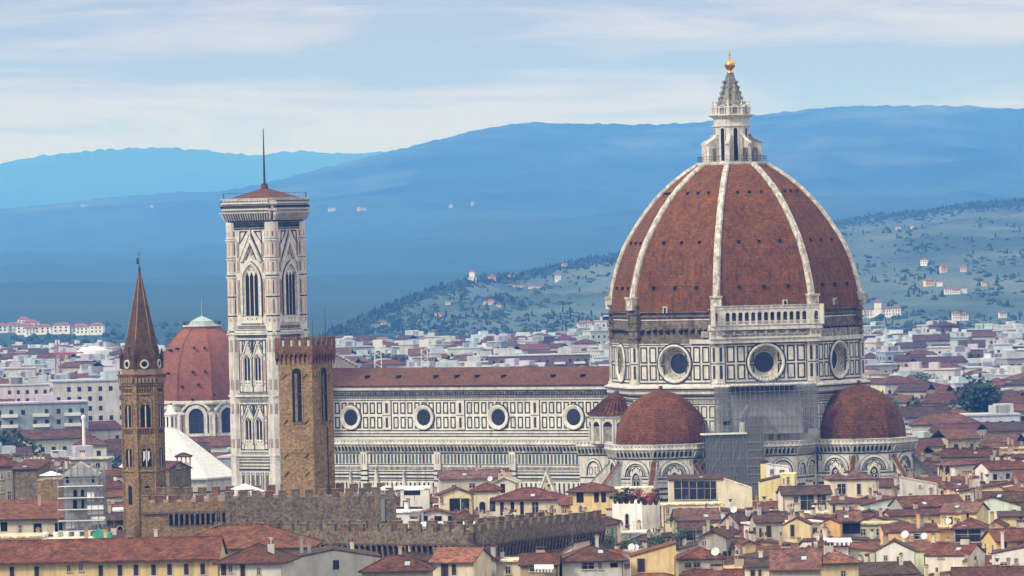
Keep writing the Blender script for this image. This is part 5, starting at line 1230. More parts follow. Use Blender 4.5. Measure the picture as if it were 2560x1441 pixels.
for px, py, w, n, lab in ((212, 517, 40, 2, 'white hamlet high on the far wooded slope above the spired tower'), (380, 520, 30, 1, 'small white farm on the far slope left of the bell tower top'), (830, 528, 35, 2, 'white hamlet on the far slope right of the bell tower'), (905, 527, 38, 2, 'white hamlet right of the one beside the bell tower'), (1127, 519, 28, 1, 'tiny white house in the middle of the big blue mountain'), (1182, 514, 24, 1, 'tiny white house right of the one in mid mountain')):
    villa(px, py, w * .7, 20, 16, (.42, .42, .40), lab, 'mountain', 0, n, 'hamlet', (.2, .15, .12))
for px, py, w, n, lab in ((38, 832, 30, 3, 'white hamlet on the plain cut by the left edge'), (132, 836, 34, 4, 'long white hamlet on the plain left of the spired tower'), (226, 838, 26, 2, 'small white hamlet on the plain next to the spired tower'), (75, 842, 20, 1, 'single white house between the two left hamlets'), (60, 820, 24, 1, 'dark roofed white shed above the leftmost hamlet')):
    villa(px, py, w, 30, 17, wh, lab, 'ground', 0, n, 'hamlet')
# haze: one closed box of even air round everything
def build_haze():
    mb = MB(); mb.box(-15500, 15500, -300, 46000, -40, 900); o = mb.build('haze', None or M['white']); o.data.materials.clear()
    m = bpy.data.materials.new('haze'); m.use_nodes = True; nt = m.node_tree; nt.nodes.clear()
    out = nt.nodes.new('ShaderNodeOutputMaterial'); v = nt.nodes.new('ShaderNodeVolumePrincipled')
    v.inputs['Color'].default_value = (HAZE_C[0], HAZE_C[1], HAZE_C[2], 1); v.inputs['Density'].default_value = HAZE_D; v.inputs['Absorption Color'].default_value = (1, 1, 1, 1)
    nt.links.new(v.outputs[0], out.inputs['Volume']); o.data.materials.append(m); o.display_type = 'WIRE'
    tag(o, kind='stuff'); return o
HAZE_C = (0.070, 0.30, 1.0); HAZE_D = 8.5e-5
build_haze()
# ================================================================ HOUSES
def hz(px): return 580.0 - (px - 1280) * 0.02269          # horizon height in the photo at this column
WINM = {}
def win_mesh(w, h, kind):
    key = (round(w * 4) / 4 or .25, round(h * 4) / 4, kind)
    if key in WINM: return WINM[key]
    w, h = key[0], key[1]; mb = MB(); fr = Fr((0, 0, 0), (1, 0, 0), (0, -1, 0))
    if kind == 'arch':
        mb.plate(fr, arch(0, 0, w, h), -.1, .03, 0); mb.band(fr, arch_out(0, 0, w, h, .16), arch(0, 0, w, h), -.1, .10, 1)
    elif kind == 'open':
        mb.fbox(fr, -w / 2, w / 2, 0, h, -.1, .03, 0); mb.fbox(fr, -w / 2, -w / 2 + .1, 0, h, -.1, .1, 2); mb.fbox(fr, -.05, .05, 0, h, -.1, .07, 2)
    else:
        mb.fbox(fr, -w / 2, w / 2, 0, h, -.1, .03, 0)
        mb.fbox(fr, -w / 2 - .14, -w / 2, -.1, h + .14, -.1, .09, 1); mb.fbox(fr, w / 2, w / 2 + .14, -.1, h + .14, -.1, .09, 1); mb.fbox(fr, -w / 2, w / 2, h, h + .14, -.1, .09, 1)
        mb.fbox(fr, -w / 2 - .2, w / 2 + .2, -.16, 0, -.1, .22, 1)
        if kind == 'shut': mb.fbox(fr, -w / 2, -w * .06, .04, h, .02, .10, 2); mb.fbox(fr, w * .06, w / 2, .04, h, .02, .10, 2)
        else: mb.fbox(fr, -.05, .05, 0, h, 0, .06, 1); mb.fbox(fr, -w / 2, w / 2, h * .6, h * .6 + .07, 0, .06, 1)
    me = bpy.data.meshes.new('window'); me.from_pydata(mb.v, [], mb.f); finish(me, mb.m)
    for mm in (M['glass'] if kind == 'glass' else M['void'], M['trim'], M['shutter']): me.materials.append(mm)
    WINM[key] = me; return me
M['trim'] = mat('pale_stone_trim', (.50, .45, .36), .85, n_scale=.8, n_amt=.15)
CHM = []
def chim_meshes():
    for w, d, h, kind in ((.7, .6, 1.5, 0), (1.0, .6, 1.2, 1), (.55, .55, 2.1, 0), (1.5, .7, 1.4, 2)):
        mb = MB(); mb.box(-w / 2, w / 2, -d / 2, d / 2, -1.2, h, 0)
        if kind == 0: mb.box(-w / 2 - .12, w / 2 + .12, -d / 2 - .12, d / 2 + .12, h, h + .12, 0); mb.hexa([(-w / 2 - .1, -d / 2 - .1, h + .12), (w / 2 + .1, -d / 2 - .1, h + .12), (w / 2 + .1, d / 2 + .1, h + .12), (-w / 2 - .1, d / 2 + .1, h + .12), (-.05, -d / 2, h + .45), (.05, -d / 2, h + .45), (.05, d / 2, h + .45), (-.05, d / 2, h + .45)], 1)
        elif kind == 1:
            for q in (-1, 1): mb.lathe((q * w * .24, 0, h), [(.16, 0), (.14, .5), (.2, .55), (.05, .75)], 8, 1)
        else:
            for q in (-1, 0, 1): mb.box(q * .5 - .14, q * .5 + .14, -.2, .2, h, h + .4, 1)
            mb.box(-w / 2 - .1, w / 2 + .1, -d / 2 - .1, d / 2 + .1, h + .4, h + .52, 1)
        me = bpy.data.meshes.new('chimney'); me.from_pydata(mb.v, [], mb.f); finish(me, mb.m); me.materials.append(M['plaster']); me.materials.append(M['brick']); CHM.append(me)
chim_meshes()
ANT = None
def ant_mesh():
    global ANT
    mb = MB(); mb.tube((0, 0, 0), (0, 0, 3.0), .035, 4)
    for q, l in enumerate((.55, .5, .45, .7)): mb.tube((-l, 0, 2.9 - q * .22), (l, 0, 2.9 - q * .22), .022, 4)
    ANT = bpy.data.meshes.new('aerial'); ANT.from_pydata(mb.v, [], mb.f); finish(ANT, mb.m); ANT.materials.append(M['steel'])
ant_mesh()
_mb = MB(); _mb.box(-.45, .45, -.6, .6, 0, .1, 0); _mb.box(-.36, .36, -.5, .5, .1, .12, 1)
SKYL = bpy.data.meshes.new('skylight'); SKYL.from_pydata(_mb.v, [], _mb.f); finish(SKYL, _mb.m); SKYL.materials.append(M['steel']); SKYL.materials.append(M['copper'])
HOUSES = []; VIS = []
def roof_mb(kind, w, d, rise, over):
    """roof solid over a w x d plan (x to the right, y away), eave at 0"""
    mb = MB(); a, b = w / 2 + (min(over, .3) if kind == 'gable_x' else over), over; x0, x1, y0, y1 = -a, a, -b, d + b; th = .22
    def sl(p, m=0):
        lo = [Vector(q) - Z * th for q in p]; k = len(p); i = len(mb.v)
        mb.v.extend([tuple(q) for q in lo] + [tuple(q) for q in p]); mb.f.append(tuple(i + k + q for q in range(k))); mb.m.append(0); mb.f.append(tuple(i + q for q in range(k))[::-1]); mb.m.append(1)
        for q in range(k): r = (q + 1) % k; mb.f.append((i + q, i + r, i + k + r, i + k + q)); mb.m.append(0)
    e0 = -over * rise / max(d / 2, .1)
    if kind == 'hip':
        h = rise; L = max(0.0, (w - d) / 2); Dd = max(0.0, (d - w) / 2)
        r0, r1 = Vector((-L, d / 2 - Dd, h)), Vector((L, d / 2 + Dd, h))
        A_, B_, C_, D_ = Vector((x0, y0, 0)), Vector((x1, y0, 0)), Vector((x1, y1, 0)), Vector((x0, y1, 0))
        i = len(mb.v); mb.v.extend([tuple(q) for q in (A_, B_, C_, D_, r0, r1)] + [tuple(q - Z * th) for q in (A_, B_, C_, D_)])
        if w >= d: fs = [(0, 1, 5, 4), (1, 2, 5), (2, 3, 4, 5), (3, 0, 4)]
        else: fs = [(0, 1, 4), (1, 2, 5, 4), (2, 3, 5), (3, 0, 4, 5)]
        for f in fs: mb.f.append(tuple(i + q for q in f)); mb.m.append(0)
        for q in range(4): r = (q + 1) % 4; mb.f.append((i + 6 + q, i + 6 + r, i + r, i + q)); mb.m.append(1)
        mb.f.append((i + 9, i + 8, i + 7, i + 6)); mb.m.append(1)
        for p, q in ((0, 4), (1, 5 if w >= d else 4), (2, 5), (3, 4 if w >= d else 5), (4, 5)):
            if (Vector(mb.v[i + p]) - Vector(mb.v[i + q])).length > .2: mb.tube(Vector(mb.v[i + p]), Vector(mb.v[i + q]), .14, 4)
    elif kind == 'gable_x':
        sl([(x0, y0, 0), (x1, y0, 0), (x1, d / 2, rise), (x0, d / 2, rise)]); sl([(x0, d / 2, rise), (x1, d / 2, rise), (x1, y1, 0), (x0, y1, 0)])
        mb.tube((x0, d / 2, rise), (x1, d / 2, rise), .15, 5)
    elif kind == 'gable_y':
        sl([(x0, y0, 0), (0, y0, rise), (0, y1, rise), (x0, y1, 0)]); sl([(0, y0, rise), (x1, y0, 0), (x1, y1, 0), (0, y1, rise)])
        mb.tube((0, y0, rise), (0, y1, rise), .15, 5)
    elif kind == 'shed': sl([(x0, y0, 0), (x1, y0, 0), (x1, y1, rise), (x0, y1, rise)])
    elif kind == 'shed_l': sl([(x0, y0, 0), (x1, y0, rise), (x1, y1, rise), (x0, y1, 0)])
    elif kind == 'shed_r': sl([(x0, y0, rise), (x1, y0, 0), (x1, y1, 0), (x0, y1, rise)])
    elif kind == 'flat': mb.box(x0, x1, y0, y1, -.05, .25, 0)
    return mb
def body_mb(kind, w, d, H, rise):
    mb = MB(); x = w / 2
    def pr(top):                                             # top: z at the four corners (fl, fr, br, bl)
        v = [(-x, 0, 0), (x, 0, 0), (x, d, 0), (-x, d, 0)]; t = [(-x, 0, top[0]), (x, 0, top[1]), (x, d, top[2]), (-x, d, top[3])]; mb.hexa(v + t, 0)
    if kind == 'shed': pr((H, H, H + rise * .97 - .1, H + rise * .97 - .1))
    elif kind == 'shed_l': pr((H, H + rise * .97 - .1, H + rise * .97 - .1, H))
    elif kind == 'shed_r': pr((H + rise * .97 - .1, H, H, H + rise * .97 - .1))
    else:
        pr((H - .02,) * 4)
        if kind == 'gable_y':
            for y in (0, d - .3): mb.plate(Fr((0, y, 0), (1, 0, 0), (0, -1, 0)), [(-x, H - .02), (x, H - .02), (0, H + rise - .25)], -.3, 0, 0)
        if kind == 'gable_x':
            for s in (-1, 1): mb.plate(Fr((s * x, d / 2, 0), (0, s, 0), (s, 0, 0)), [(-d / 2, H - .02), (d / 2, H - .02), (0, H + rise - .25)], -.3, 0, 0)
    return mb
def house(x0, x1, ye, z, label, wins=(), rot=0.0, depth=9.0, roof='hip', rise=2.2, wall=(.62, .52, .34), rc=None, over=.55, auto=0, side=1, chim=1, wk='win', name='house', cat='house', group=None, seed=None, D=None, stone=None, key=None):
    pxm = (x0 + x1) / 2; rnd = random.Random(seed if seed is not None else int(x0 * 13 + ye * 7))
    if D is None: D = (CAMZ - z) * F / (ye - hz(pxm))
    P = at(pxm, ye, D); H = P.z; R = R_(rot); w = (x1 - x0) * D / F / max(.3, math.cos(R))
    if rc is None: t = rnd.random(); rc = (.08 + .06 * t, .037 + .018 * t, .024 + .006 * t)
    root = empty(name, label, cat, (P.x, P.y, 0), R, group)
    wm = stone or M['plaster']
    body_mb(roof, w, depth, H, rise).build('wall', wm, root, color=wall)
    ro = roof_mb(roof, w, depth, rise, over).build('roof', [M['tiles'] if roof != 'flat' else M['tiles'], M['wood']], root, color=rc if roof != 'flat' else wall, loc=(0, 0, H))
    U = Vector((math.cos(R), math.sin(R), 0)); Nn = Vector((math.sin(R), -math.cos(R), 0)); fr = Fr((P.x, P.y, 0), U, Nn)
    def addw(lx, ly, lz, ww, hh, rz, kind):
        o = link('window', win_mesh(ww, hh, kind), root, None, (lx, ly, lz)); o.rotation_euler = (0, 0, rz)
    s = D / F
    for q in wins:
        cx, cy, pw, ph = q[:4]; kd = q[4] if len(q) > 4 else wk
        u, v = fr.px(cx, cy); addw(u, 0, v - ph * s / 2, pw * s / math.cos(R), ph * s, 0, kd)
    if auto:
        n = max(1, int(w / rnd.uniform(2.6, 3.6)))
        for fl in range(auto):
            zz = H - 2.1 - fl * 3.1 - rnd.uniform(0, .3)
            for i in range(n):
                if rnd.random() < .16: continue
                addw(-w / 2 + (i + .5) * w / n, 0, zz, .95, 1.5 if fl else 1.25, 0, rnd.choice(('win', 'shut', 'win', 'open')))
    if side and abs(rot) > 4:
        sx = w / 2 if rot < 0 else -w / 2; n = max(1, int(depth / 4))
        for fl in range(2):
            for i in range(n):
                if rnd.random() < .35: continue
                addw(sx, (i + .5) * depth / n, H - 2.3 - fl * 3.1, .9, 1.4, math.pi / 2 if rot < 0 else -math.pi / 2, 'win')
    if rnd.random() < .5:
        k_ = rnd.choice((-1, 1)) * w / 2 * .94; m3 = MB(); m3.tube((k_, -.09, 0), (k_, -.09, H - .2), .06, 5); m3.tube((-w / 2 - .2, -over - .02, H - .12), (w / 2 + .2, -over - .02, H - .12), .07, 5) if roof in ('hip', 'gable_x', 'shed') else None; m3.build('downpipe', M['iron'], root)
    for i in range(chim):
        o = link('chimney', rnd.choice(CHM), ro, rnd.choice((wall, (.45, .36, .26), (.55, .52, .46))), (rnd.uniform(-.35, .35) * w, rnd.uniform(.3, .8) * depth, rise * rnd.uniform(.35, .8))); o.rotation_euler = (0, 0, rnd.choice((0, math.pi / 2)))
    if roof in ('hip', 'gable_x', 'shed') and rnd.random() < .4:
        sl_ = math.atan2(rise, depth / 2 if roof != 'shed' else depth); yy = depth * rnd.uniform(.1, .25); o = link('skylight', SKYL, ro, None, (rnd.uniform(-.2, .2) * w, yy, (yy + over) * math.tan(sl_) * depth / (depth + (2 if roof != 'shed' else 1) * over) + .06)); o.rotation_euler = (sl_, 0, 0)
    if rnd.random() < .45: link('aerial', ANT, ro, None, (rnd.uniform(-.3, .3) * w, depth * rnd.uniform(.4, .6), rise * .8))
    HOUSES.append((P.x + Nn.x * -depth / 2, P.y + depth / 2, max(w, depth) * .5, key or label))
    if label != 'x': VIS.append((x0 - 8, x1 + 8, D, max([ye + 30] + [q[1] + q[3] / 2 + 7 for q in wins])))
    return root, fr, H, D
cream = (.68, .60, .44); pale = (.74, .69, .57); white_ = (.80, .79, .74); yellow = (.68, .54, .28); gold_ = (.66, .46, .20); grey_ = (.36, .34, .30); orange = (.66, .38, .15); sand = (.52, .40, .24); beige = (.58, .50, .36)
red1 = (.128, .048, .024); red2 = (.094, .039, .024); red3 = (.145, .058, .028); brown1 = (.070, .040, .027)
G0_ = 'old town houses with tiled roofs'
def H_(*a, **k): k.setdefault('group', G0_); return house(*a, **k)
# ---------------- lower left
r_, fr_, hh_, dd_ = H_(-40, 545, 1402, 24.0, 'long yellow palace front with a row of dark windows under one red roof', [(x, 1432 - (x - 30) * .018, 12, 26, 'shut') for x in (30, 92, 252, 300, 340, 384, 424, 466, 507)] + [(172, 1422, 8, 15), (202, 1420, 8, 15)], rot=-2, depth=15, roof='gable_x', rise=3.1, wall=(.68, .52, .25), rc=red1, chim=3, name='palace', over=1.0)
H_(415, 772, 1371, 23.2, 'broad red hipped roof with pale triangular dormer behind the long yellow palace', [], rot=-3, depth=16, roof='hip', rise=3.4, wall=(.6, .47, .24), rc=red3, chim=0, over=1.0)
q_ = at(548, 1352, 981); mbq = MB(); mbq.plate(Fr((q_.x, q_.y, 0), (1, 0, 0), (0, -1, 0)), [(-1.3, q_.z - .6), (1.35, q_.z - .6), (-1.3, q_.z + 1.5)], -1.2, 0)
o_ = mbq.build('dormer', M['plaster'], None, color=pale); tag(o_, 'pale triangular roof dormer standing on the broad red hipped roof', 'dormer')
H_(548, 702, 1407, 23.5, 'white walled house with dark red hipped roof right of the long yellow palace', [(607, 1428, 13, 30, 'shut'), (576, 1424, 6, 14), (647, 1430, 8, 14), (560, 1424, 10, 30, 'shut')], rot=-8, depth=12, roof='hip', rise=2.6, wall=(.66, .62, .52), rc=red2, chim=2, over=.9, side=0)
H_(716, 952, 1394, 22.6, 'grey weathered bare gable wall with broken plaster above the lower edge', [(840, 1412, 14, 24, 'open')], rot=4, depth=12, roof='gable_y', rise=1.4, wall=(.30, .30, .28), rc=brown1, chim=3, over=.1)
H_(787, 866, 1343, 23.3, 'cream flat roofed box room with two small windows over the grey gable', [(805, 1361, 8, 13), (844, 1366, 8, 13), (806, 1357, 11, 2), (838, 1357, 11, 2)], rot=-6, depth=7, roof='flat', rise=.2, wall=(.78, .68, .52), chim=0, over=.02)
H_(-40, 165, 1297, 23.0, 'cream house with deep shadowed openings under a red roof at the left edge', [(10, 1318, 16, 22, 'open'), (50, 1324, 7, 20), (94, 1320, 19, 24, 'open'), (147, 1320, 20, 22, 'open')], rot=0, depth=13, roof='shed', rise=3.0, wall=cream, rc=red3, chim=1, over=.9)
H_(-40, 108, 1345, 22.5, 'sand coloured terrace house with stained parapet at the left edge', [], rot=0, depth=12, roof='flat', rise=.2, wall=(.60, .52, .34), chim=0, over=.25)
H_(104, 232, 1352, 22.0, 'cream house with four round arches below a roof terrace', [(126, 1372, 19, 26, 'arch'), (152, 1372, 18, 26, 'arch'), (179, 1372, 18, 26, 'arch'), (206, 1372, 18, 26, 'arch')], rot=0, depth=9, roof='flat', rise=.2, wall=cream, chim=0, over=.15)
H_(-40, 30, 1166, 26.0, 'grey stone house with low red roof and small windows at far left', [(5, 1192, 7, 13), (22, 1188, 7, 13), (6, 1225, 7, 13), (23, 1240, 8, 22)], rot=0, depth=12, roof='hip', rise=2.0, wall=(.30, .27, .22), rc=red2, chim=0, over=.6)
H_(32, 92, 1172, 25.8, 'brown rubble tower house with red roof beside the grey stone house', [], rot=-10, depth=12, roof='shed', rise=1.6, wall=(.25, .19, .12), rc=red2, chim=0, stone=M['greystone'], over=.5)
H_(92, 148, 1202, 25.0, 'brown brick tower block with bare top beside the white scaffolded tower', [], rot=-4, depth=11, roof='flat', rise=.2, wall=(.25, .19, .12), chim=0, stone=M['brown'], over=.05)
H_(424, 476, 1171, 26.3, 'brown stone tower house with small lookout turret below the white pyramid roof', [(446, 1166, 5, 9)], rot=38, depth=9, roof='gable_y', rise=1.4, wall=(.2, .16, .12), rc=red2, chim=0, stone=M['greystone'], over=.3, D=1235)
q_ = at(459, 1156, 1239); t_ = empty('lookout_turret', 'tiny open roofed lookout on top of the brown stone tower house', 'turret', (q_.x, q_.y, q_.z - 1.0))
mbq = MB(); mbq.box(-1.5, 1.5, -1.3, 1.3, 0, .9); 
for sx in (-1.35, -.45, .45, 1.35):
    for sy in (-1.15, 1.15): mbq.box(sx - .13, sx + .13, sy - .13, sy + .13, .9, 2.3)
mbq.build('posts', M['trim'], t_); mbq = roof_mb('hip', 3.0, 2.6, .7, .3); mbq.build('roof', [M['tiles'], M['wood']], t_, color=red2, loc=(0, -1.3, 2.3))
H_(258, 350, 1300, 22.0, 'grey crumbling stone house with small arches in front of the crenellated wall', [(300, 1322, 12, 14, 'arch'), (340, 1318, 9, 12, 'arch'), (270, 1335, 10, 14, 'open')], rot=6, depth=10, roof='gable_x', rise=1.2, wall=(.27, .26, .24), rc=brown1, chim=2, stone=M['greystone'])
H_(350, 430, 1300, 21.6, 'grey patched house with dark arch and roof terrace beside the crenellated wall', [(381, 1325, 18, 18, 'arch'), (365, 1345, 9, 14), (405, 1350, 9, 14), (420, 1310, 12, 14, 'open')], rot=-5, depth=9, roof='flat', rise=.2, wall=(.33, .31, .28), chim=1, over=.1)
H_(232, 300, 1345, 21.2, 'grey shabby low house behind the green netting', [(262, 1362, 8, 12)], rot=0, depth=7, roof='shed', rise=1.0, wall=(.35, .33, .30), rc=brown1, chim=1)
H_(282, 352, 1276, 22.3, 'white flat sheet roof strip in front of the spired tower foot', [], rot=3, depth=7, roof='flat', rise=.2, wall=(.84, .84, .82), chim=0, over=.1)
H_(345, 420, 1362, 21.5, 'white canopy roofed shed behind the long red roof', [], rot=5, depth=6, roof='shed', rise=.6, wall=(.78, .75, .70), rc=(.70, .68, .64), chim=0)
# ---------------- centre
H_(1100, 1250, 1196, 20.5, 'grey walled house with long brown roof right below the striped nave', [(1135, 1218, 10, 12), (1180, 1214, 14, 12)], rot=3, depth=9, roof='gable_x', rise=1.6, wall=(.48, .45, .40), rc=(.13, .07, .06), chim=2)
H_(1232, 1288, 1207, 20.5, 'pale gable house with brown door among chimneys below the nave', [(1257, 1222, 12, 22, 'open')], rot=-6, depth=8, roof='gable_y', rise=1.3, wall=(.70, .64, .52), rc=(.5, .45, .36), chim=3)
H_(1000, 1072, 1222, 20.6, 'white roof terrace house with dark open loggia at the end of the crenellated wall', [(1030, 1232, 40, 13, 'open'), (1012, 1258, 8, 12)], rot=0, depth=8, roof='flat', rise=.2, wall=(.74, .72, .66), chim=0, over=.3)
r_, fr_, hh_, dd_ = H_(1180, 1243, 1227, 20.0, 'cream house with arched window left of the wide villa', [(1206, 1269, 14, 30, 'arch'), (1232, 1262, 16, 34, 'arch')], rot=-4, depth=9, roof='hip', rise=1.5, wall=cream, rc=red1, chim=0)
H_(1100, 1182, 1237, 20.0, 'cream loggia house open to the sky under a pale gable', [(1137, 1262, 28, 34, 'open'), (1163, 1264, 20, 36, 'open'), (1104, 1250, 7, 16)], rot=3, depth=8, roof='gable_y', rise=1.5, wall=(.72, .64, .42), rc=red2, chim=0, over=.4)
H_(1238, 1404, 1249, 19.6, 'wide cream villa with tall brown doors under a dark red hipped roof', [(1255, 1272, 9, 34, 'open'), (1281, 1272, 9, 32, 'open'), (1305, 1272, 9, 32, 'open'), (1338, 1269, 16, 28, 'glass'), (1380, 1272, 5, 14)], rot=-3, depth=11, roof='hip', rise=2.2, wall=(.72, .62, .44), rc=(.115, .044, .028), chim=2, over=.8)
H_(1423, 1531, 1229, 19.8, 'tall yellow house with square windows under a low hipped roof', [(1450, 1242, 18, 30, 'open'), (1491, 1243, 13, 27, 'open'), (1509, 1243, 12, 27, 'open'), (1490, 1280, 8, 5)], rot=-4, depth=9, roof='hip', rise=1.7, wall=(.76, .58, .28), rc=(.12, .045, .03), chim=0, over=.7, side=0)
H_(1402, 1426, 1262, 18.8, 'little ochre lean-to house at the foot of the tall yellow house', [], rot=0, depth=6, roof='shed', rise=1.6, wall=(.66, .50, .26), rc=red1, chim=0)
H_(1538, 1634, 1222, 19.9, 'cream wall house behind the roof pots of the white tower', [(1588, 1226, 30, 5)], rot=0, depth=6, roof='flat', rise=.2, wall=(.76, .68, .50), chim=0, over=.05)
H_(1531, 1604, 1258, 19.4, 'plain white tower house with one slim arched window', [(1568, 1302, 8, 34, 'arch'), (1598, 1320, 10, 9, 'open')], rot=-32, depth=7.2, roof='flat', rise=.2, wall=(.84, .83, .79), chim=0, over=.02, side=0)
H_(1672, 1815, 1198, 19.8, 'cream penthouse with wide dark glazed front under a flat brown roof', [(1704, 1226, 36, 46, 'glass'), (1742, 1226, 36, 46, 'glass'), (1776, 1226, 28, 46, 'glass')], rot=0, depth=9, roof='shed', rise=.7, wall=(.76, .66, .46), rc=brown1, chim=0, over=.35)
H_(1813, 1880, 1221, 19.7, 'plain cream wing with sloping top right of the dark glazed penthouse', [], rot=0, depth=7, roof='shed_r', rise=2.0, wall=(.74, .67, .48), rc=(.55, .48, .36), chim=0, over=.03)
H_(1655, 1800, 1262, 19.0, 'cream lower floor with a row of small dark windows under the penthouse terrace', [(1669, 1277, 6, 14), (1699, 1277, 9, 12), (1724, 1277, 9, 12), (1750, 1277, 7, 12), (1767, 1277, 8, 13, 'arch')], rot=0, depth=6, roof='flat', rise=.2, wall=(.74, .64, .44), chim=0, over=.25)
H_(1037, 1137, 1288, 18.9, 'white gabled house with dark loggia openings above a white awning', [(1060, 1297, 18, 12, 'open'), (1095, 1297, 18, 12, 'open'), (1126, 1297, 14, 12, 'open')], rot=2, depth=8, roof='gable_y', rise=1.2, wall=(.78, .76, .68), rc=red1, chim=0)
H_(1136, 1185, 1298, 18.6, 'low red roofed house between the white gable and the cream villa', [], rot=0, depth=8, roof='hip', rise=1.6, wall=sand, rc=red2, chim=1)
H_(1077, 1184, 1405, 20.6, 'cream house with pinkish sloping roof at the lower edge', [(1112, 1426, 20, 34, 'shut'), (1135, 1424, 10, 28, 'shut')], rot=-14, depth=12, roof='gable_x', rise=2.0, wall=(.70, .60, .42), rc=(.22, .095, .052), chim=0, over=.7, side=0)
H_(1300, 1395, 1412, 20.0, 'low dark red roofed house with brown walls at the lower edge', [(1345, 1424, 40, 8)], rot=-3, depth=9, roof='gable_x', rise=1.6, wall=(.45, .34, .2), rc=red2, chim=1)
H_(1405, 1560, 1402, 20.2, 'dark red roofed house with white framed veranda windows left of the yellow shed', [(1470, 1415, 32, 16, 'win'), (1500, 1416, 8, 14), (1535, 1414, 20, 10, 'open')], rot=3, depth=10, roof='hip', rise=2.2, wall=(.60, .58, .52), rc=red2, chim=1, over=.8)
H_(1577, 1690, 1389, 20.3, 'yellow house with slanting tiled roofline rising to the right', [(1603, 1414, 17, 33, 'shut')], rot=0, depth=8, roof='shed_l', rise=2.1, wall=(.76, .58, .28), rc=red3, chim=0, over=.15)
H_(1376, 1432, 1396, 19.2, 'narrow cream gable with steep brown roof edge at the lower centre', [(1433, 1370, 5, 20)], rot=-18, depth=10, roof='shed_l', rise=3.0, wall=(.66, .58, .42), rc=brown1, chim=0)
H_(1690, 1800, 1300, 18.4, 'brown tiled low roof right of the white tower house', [], rot=3, depth=10, roof='gable_x', rise=1.9, wall=(.5, .42, .28), rc=(.13, .066, .05), chim=1)
H_(1700, 1765, 1326, 17.9, 'dark brown tiled house with grey open shed below the penthouse', [(1725, 1340, 26, 22, 'open')], rot=0, depth=8, roof='gable_x', rise=1.4, wall=(.30, .30, .30), rc=brown1, chim=0)
H_(1757, 1792, 1312, 18.0, 'small yellow wall with one big dark arch', [(1776, 1326, 20, 26, 'arch')], rot=0, depth=5, roof='shed_l', rise=.5, wall=(.74, .58, .30), rc=brown1, chim=0, over=.05)
H_(1745, 1815, 1346, 18.0, 'grey gable house with small windows in the middle of the roofs', [(1770, 1372, 9, 14), (1812, 1385, 9, 14, 'open')], rot=-8, depth=9, roof='gable_y', rise=1.6, wall=(.42, .40, .36), rc=red2, chim=2)
H_(1700, 1810, 1397, 19.0, 'red roofed house with white shutters below the grey gable house', [(1720, 1413, 14, 12), (1742, 1412, 16, 12), (1790, 1412, 30, 8)], rot=2, depth=9, roof='hip', rise=1.7, wall=(.72, .68, .58), rc=red1, chim=2)
# ---------------- right
H_(1900, 1950, 1203, 19.6, 'pale yellow house with brown sloping roof touching the dark scaffolding', [], rot=0, depth=8, roof='shed_l', rise=1.0, wall=(.78, .66, .32), rc=brown1, chim=0, over=.1)
H_(1948, 1986, 1188, 19.7, 'tall pale yellow house with three small windows right beside the scaffolding', [(1947, 1203, 7, 14), (1959, 1202, 4, 12), (1970, 1202, 6, 16), (1948, 1232, 8, 12, 'arch')], rot=-6, depth=8, roof='flat', rise=.2, wall=(.80, .68, .34), chim=0, over=.05)
H_(1901, 1918, 1157, 19.9, 'narrow yellow stair tower on the pale yellow house', [], rot=-5, depth=4, roof='hip', rise=.5, wall=(.80, .68, .34), rc=brown1, chim=0, over=.05, side=0)
H_(1918, 1975, 1168, 20.0, 'low white roof cabin between yellow stair tower and the striped apse', [(1930, 1180, 8, 10), (1955, 1180, 12, 8)], rot=0, depth=5, roof='shed_r', rise=.8, wall=(.80, .80, .80), rc=(.6, .6, .6), chim=0, over=.05)
H_(1955, 2078, 1236, 19.3, 'cream house with dark glazed wall under a brown roof', [(2018, 1256, 34, 38, 'glass'), (2054, 1256, 20, 36, 'glass'), (1990, 1250, 10, 14)], rot=3, depth=9, roof='gable_x', rise=1.5, wall=(.72, .66, .52), rc=brown1, chim=1, over=.7)
H_(2074, 2196, 1198, 19.4, 'tall cream house with two windows under a brown hipped roof before the right apse', [(2104, 1223, 20, 26, 'glass'), (2147, 1223, 9, 26, 'shut')], rot=4, depth=10, roof='hip', rise=1.6, wall=(.78, .69, .52), rc=(.12, .064, .05), chim=1, over=.35, side=0)
H_(2076, 2150, 1258, 18.6, 'cream ground floor with air conditioners under the tall cream house', [(2118, 1275, 22, 14), (2085, 1272, 6, 22, 'shut')], rot=2, depth=5, roof='shed', rise=.4, wall=(.70, .62, .40), rc=brown1, chim=0, over=.3)
H_(2345, 2391, 1163, 19.2, 'white belvedere with two arched openings beside a stone wall', [(2354, 1177, 12, 22, 'arch'), (2369, 1177, 12, 22, 'arch')], rot=-34, depth=8, roof='hip', rise=1.1, wall=(.72, .68, .58), rc=(.14, .066, .052), chim=0, over=.6, side=0)
H_(2255, 2345, 1212, 18.7, 'grey sloping wall house left of the white belvedere', [(2300, 1216, 7, 7)], rot=0, depth=8, roof='shed_r', rise=1.6, wall=(.60, .57, .50), rc=(.35, .3, .24), chim=0, over=.05)
H_(1888, 1958, 1305, 18.6, 'grey stained house with tall dark windows under a brown roof', [(1901, 1332, 6, 24, 'shut'), (1922, 1330, 13, 28, 'shut'), (1886, 1330, 6, 24, 'shut')], rot=4, depth=9, roof='gable_x', rise=1.5, wall=(.50, .47, .40), rc=brown1, chim=1)
H_(1958, 2026, 1312, 18.5, 'pale yellow gable house with one tall slit window', [(1981, 1327, 9, 30, 'shut')], rot=-6, depth=8, roof='gable_y', rise=1.3, wall=(.78, .64, .34), rc=red2, chim=0, over=.08, side=0)
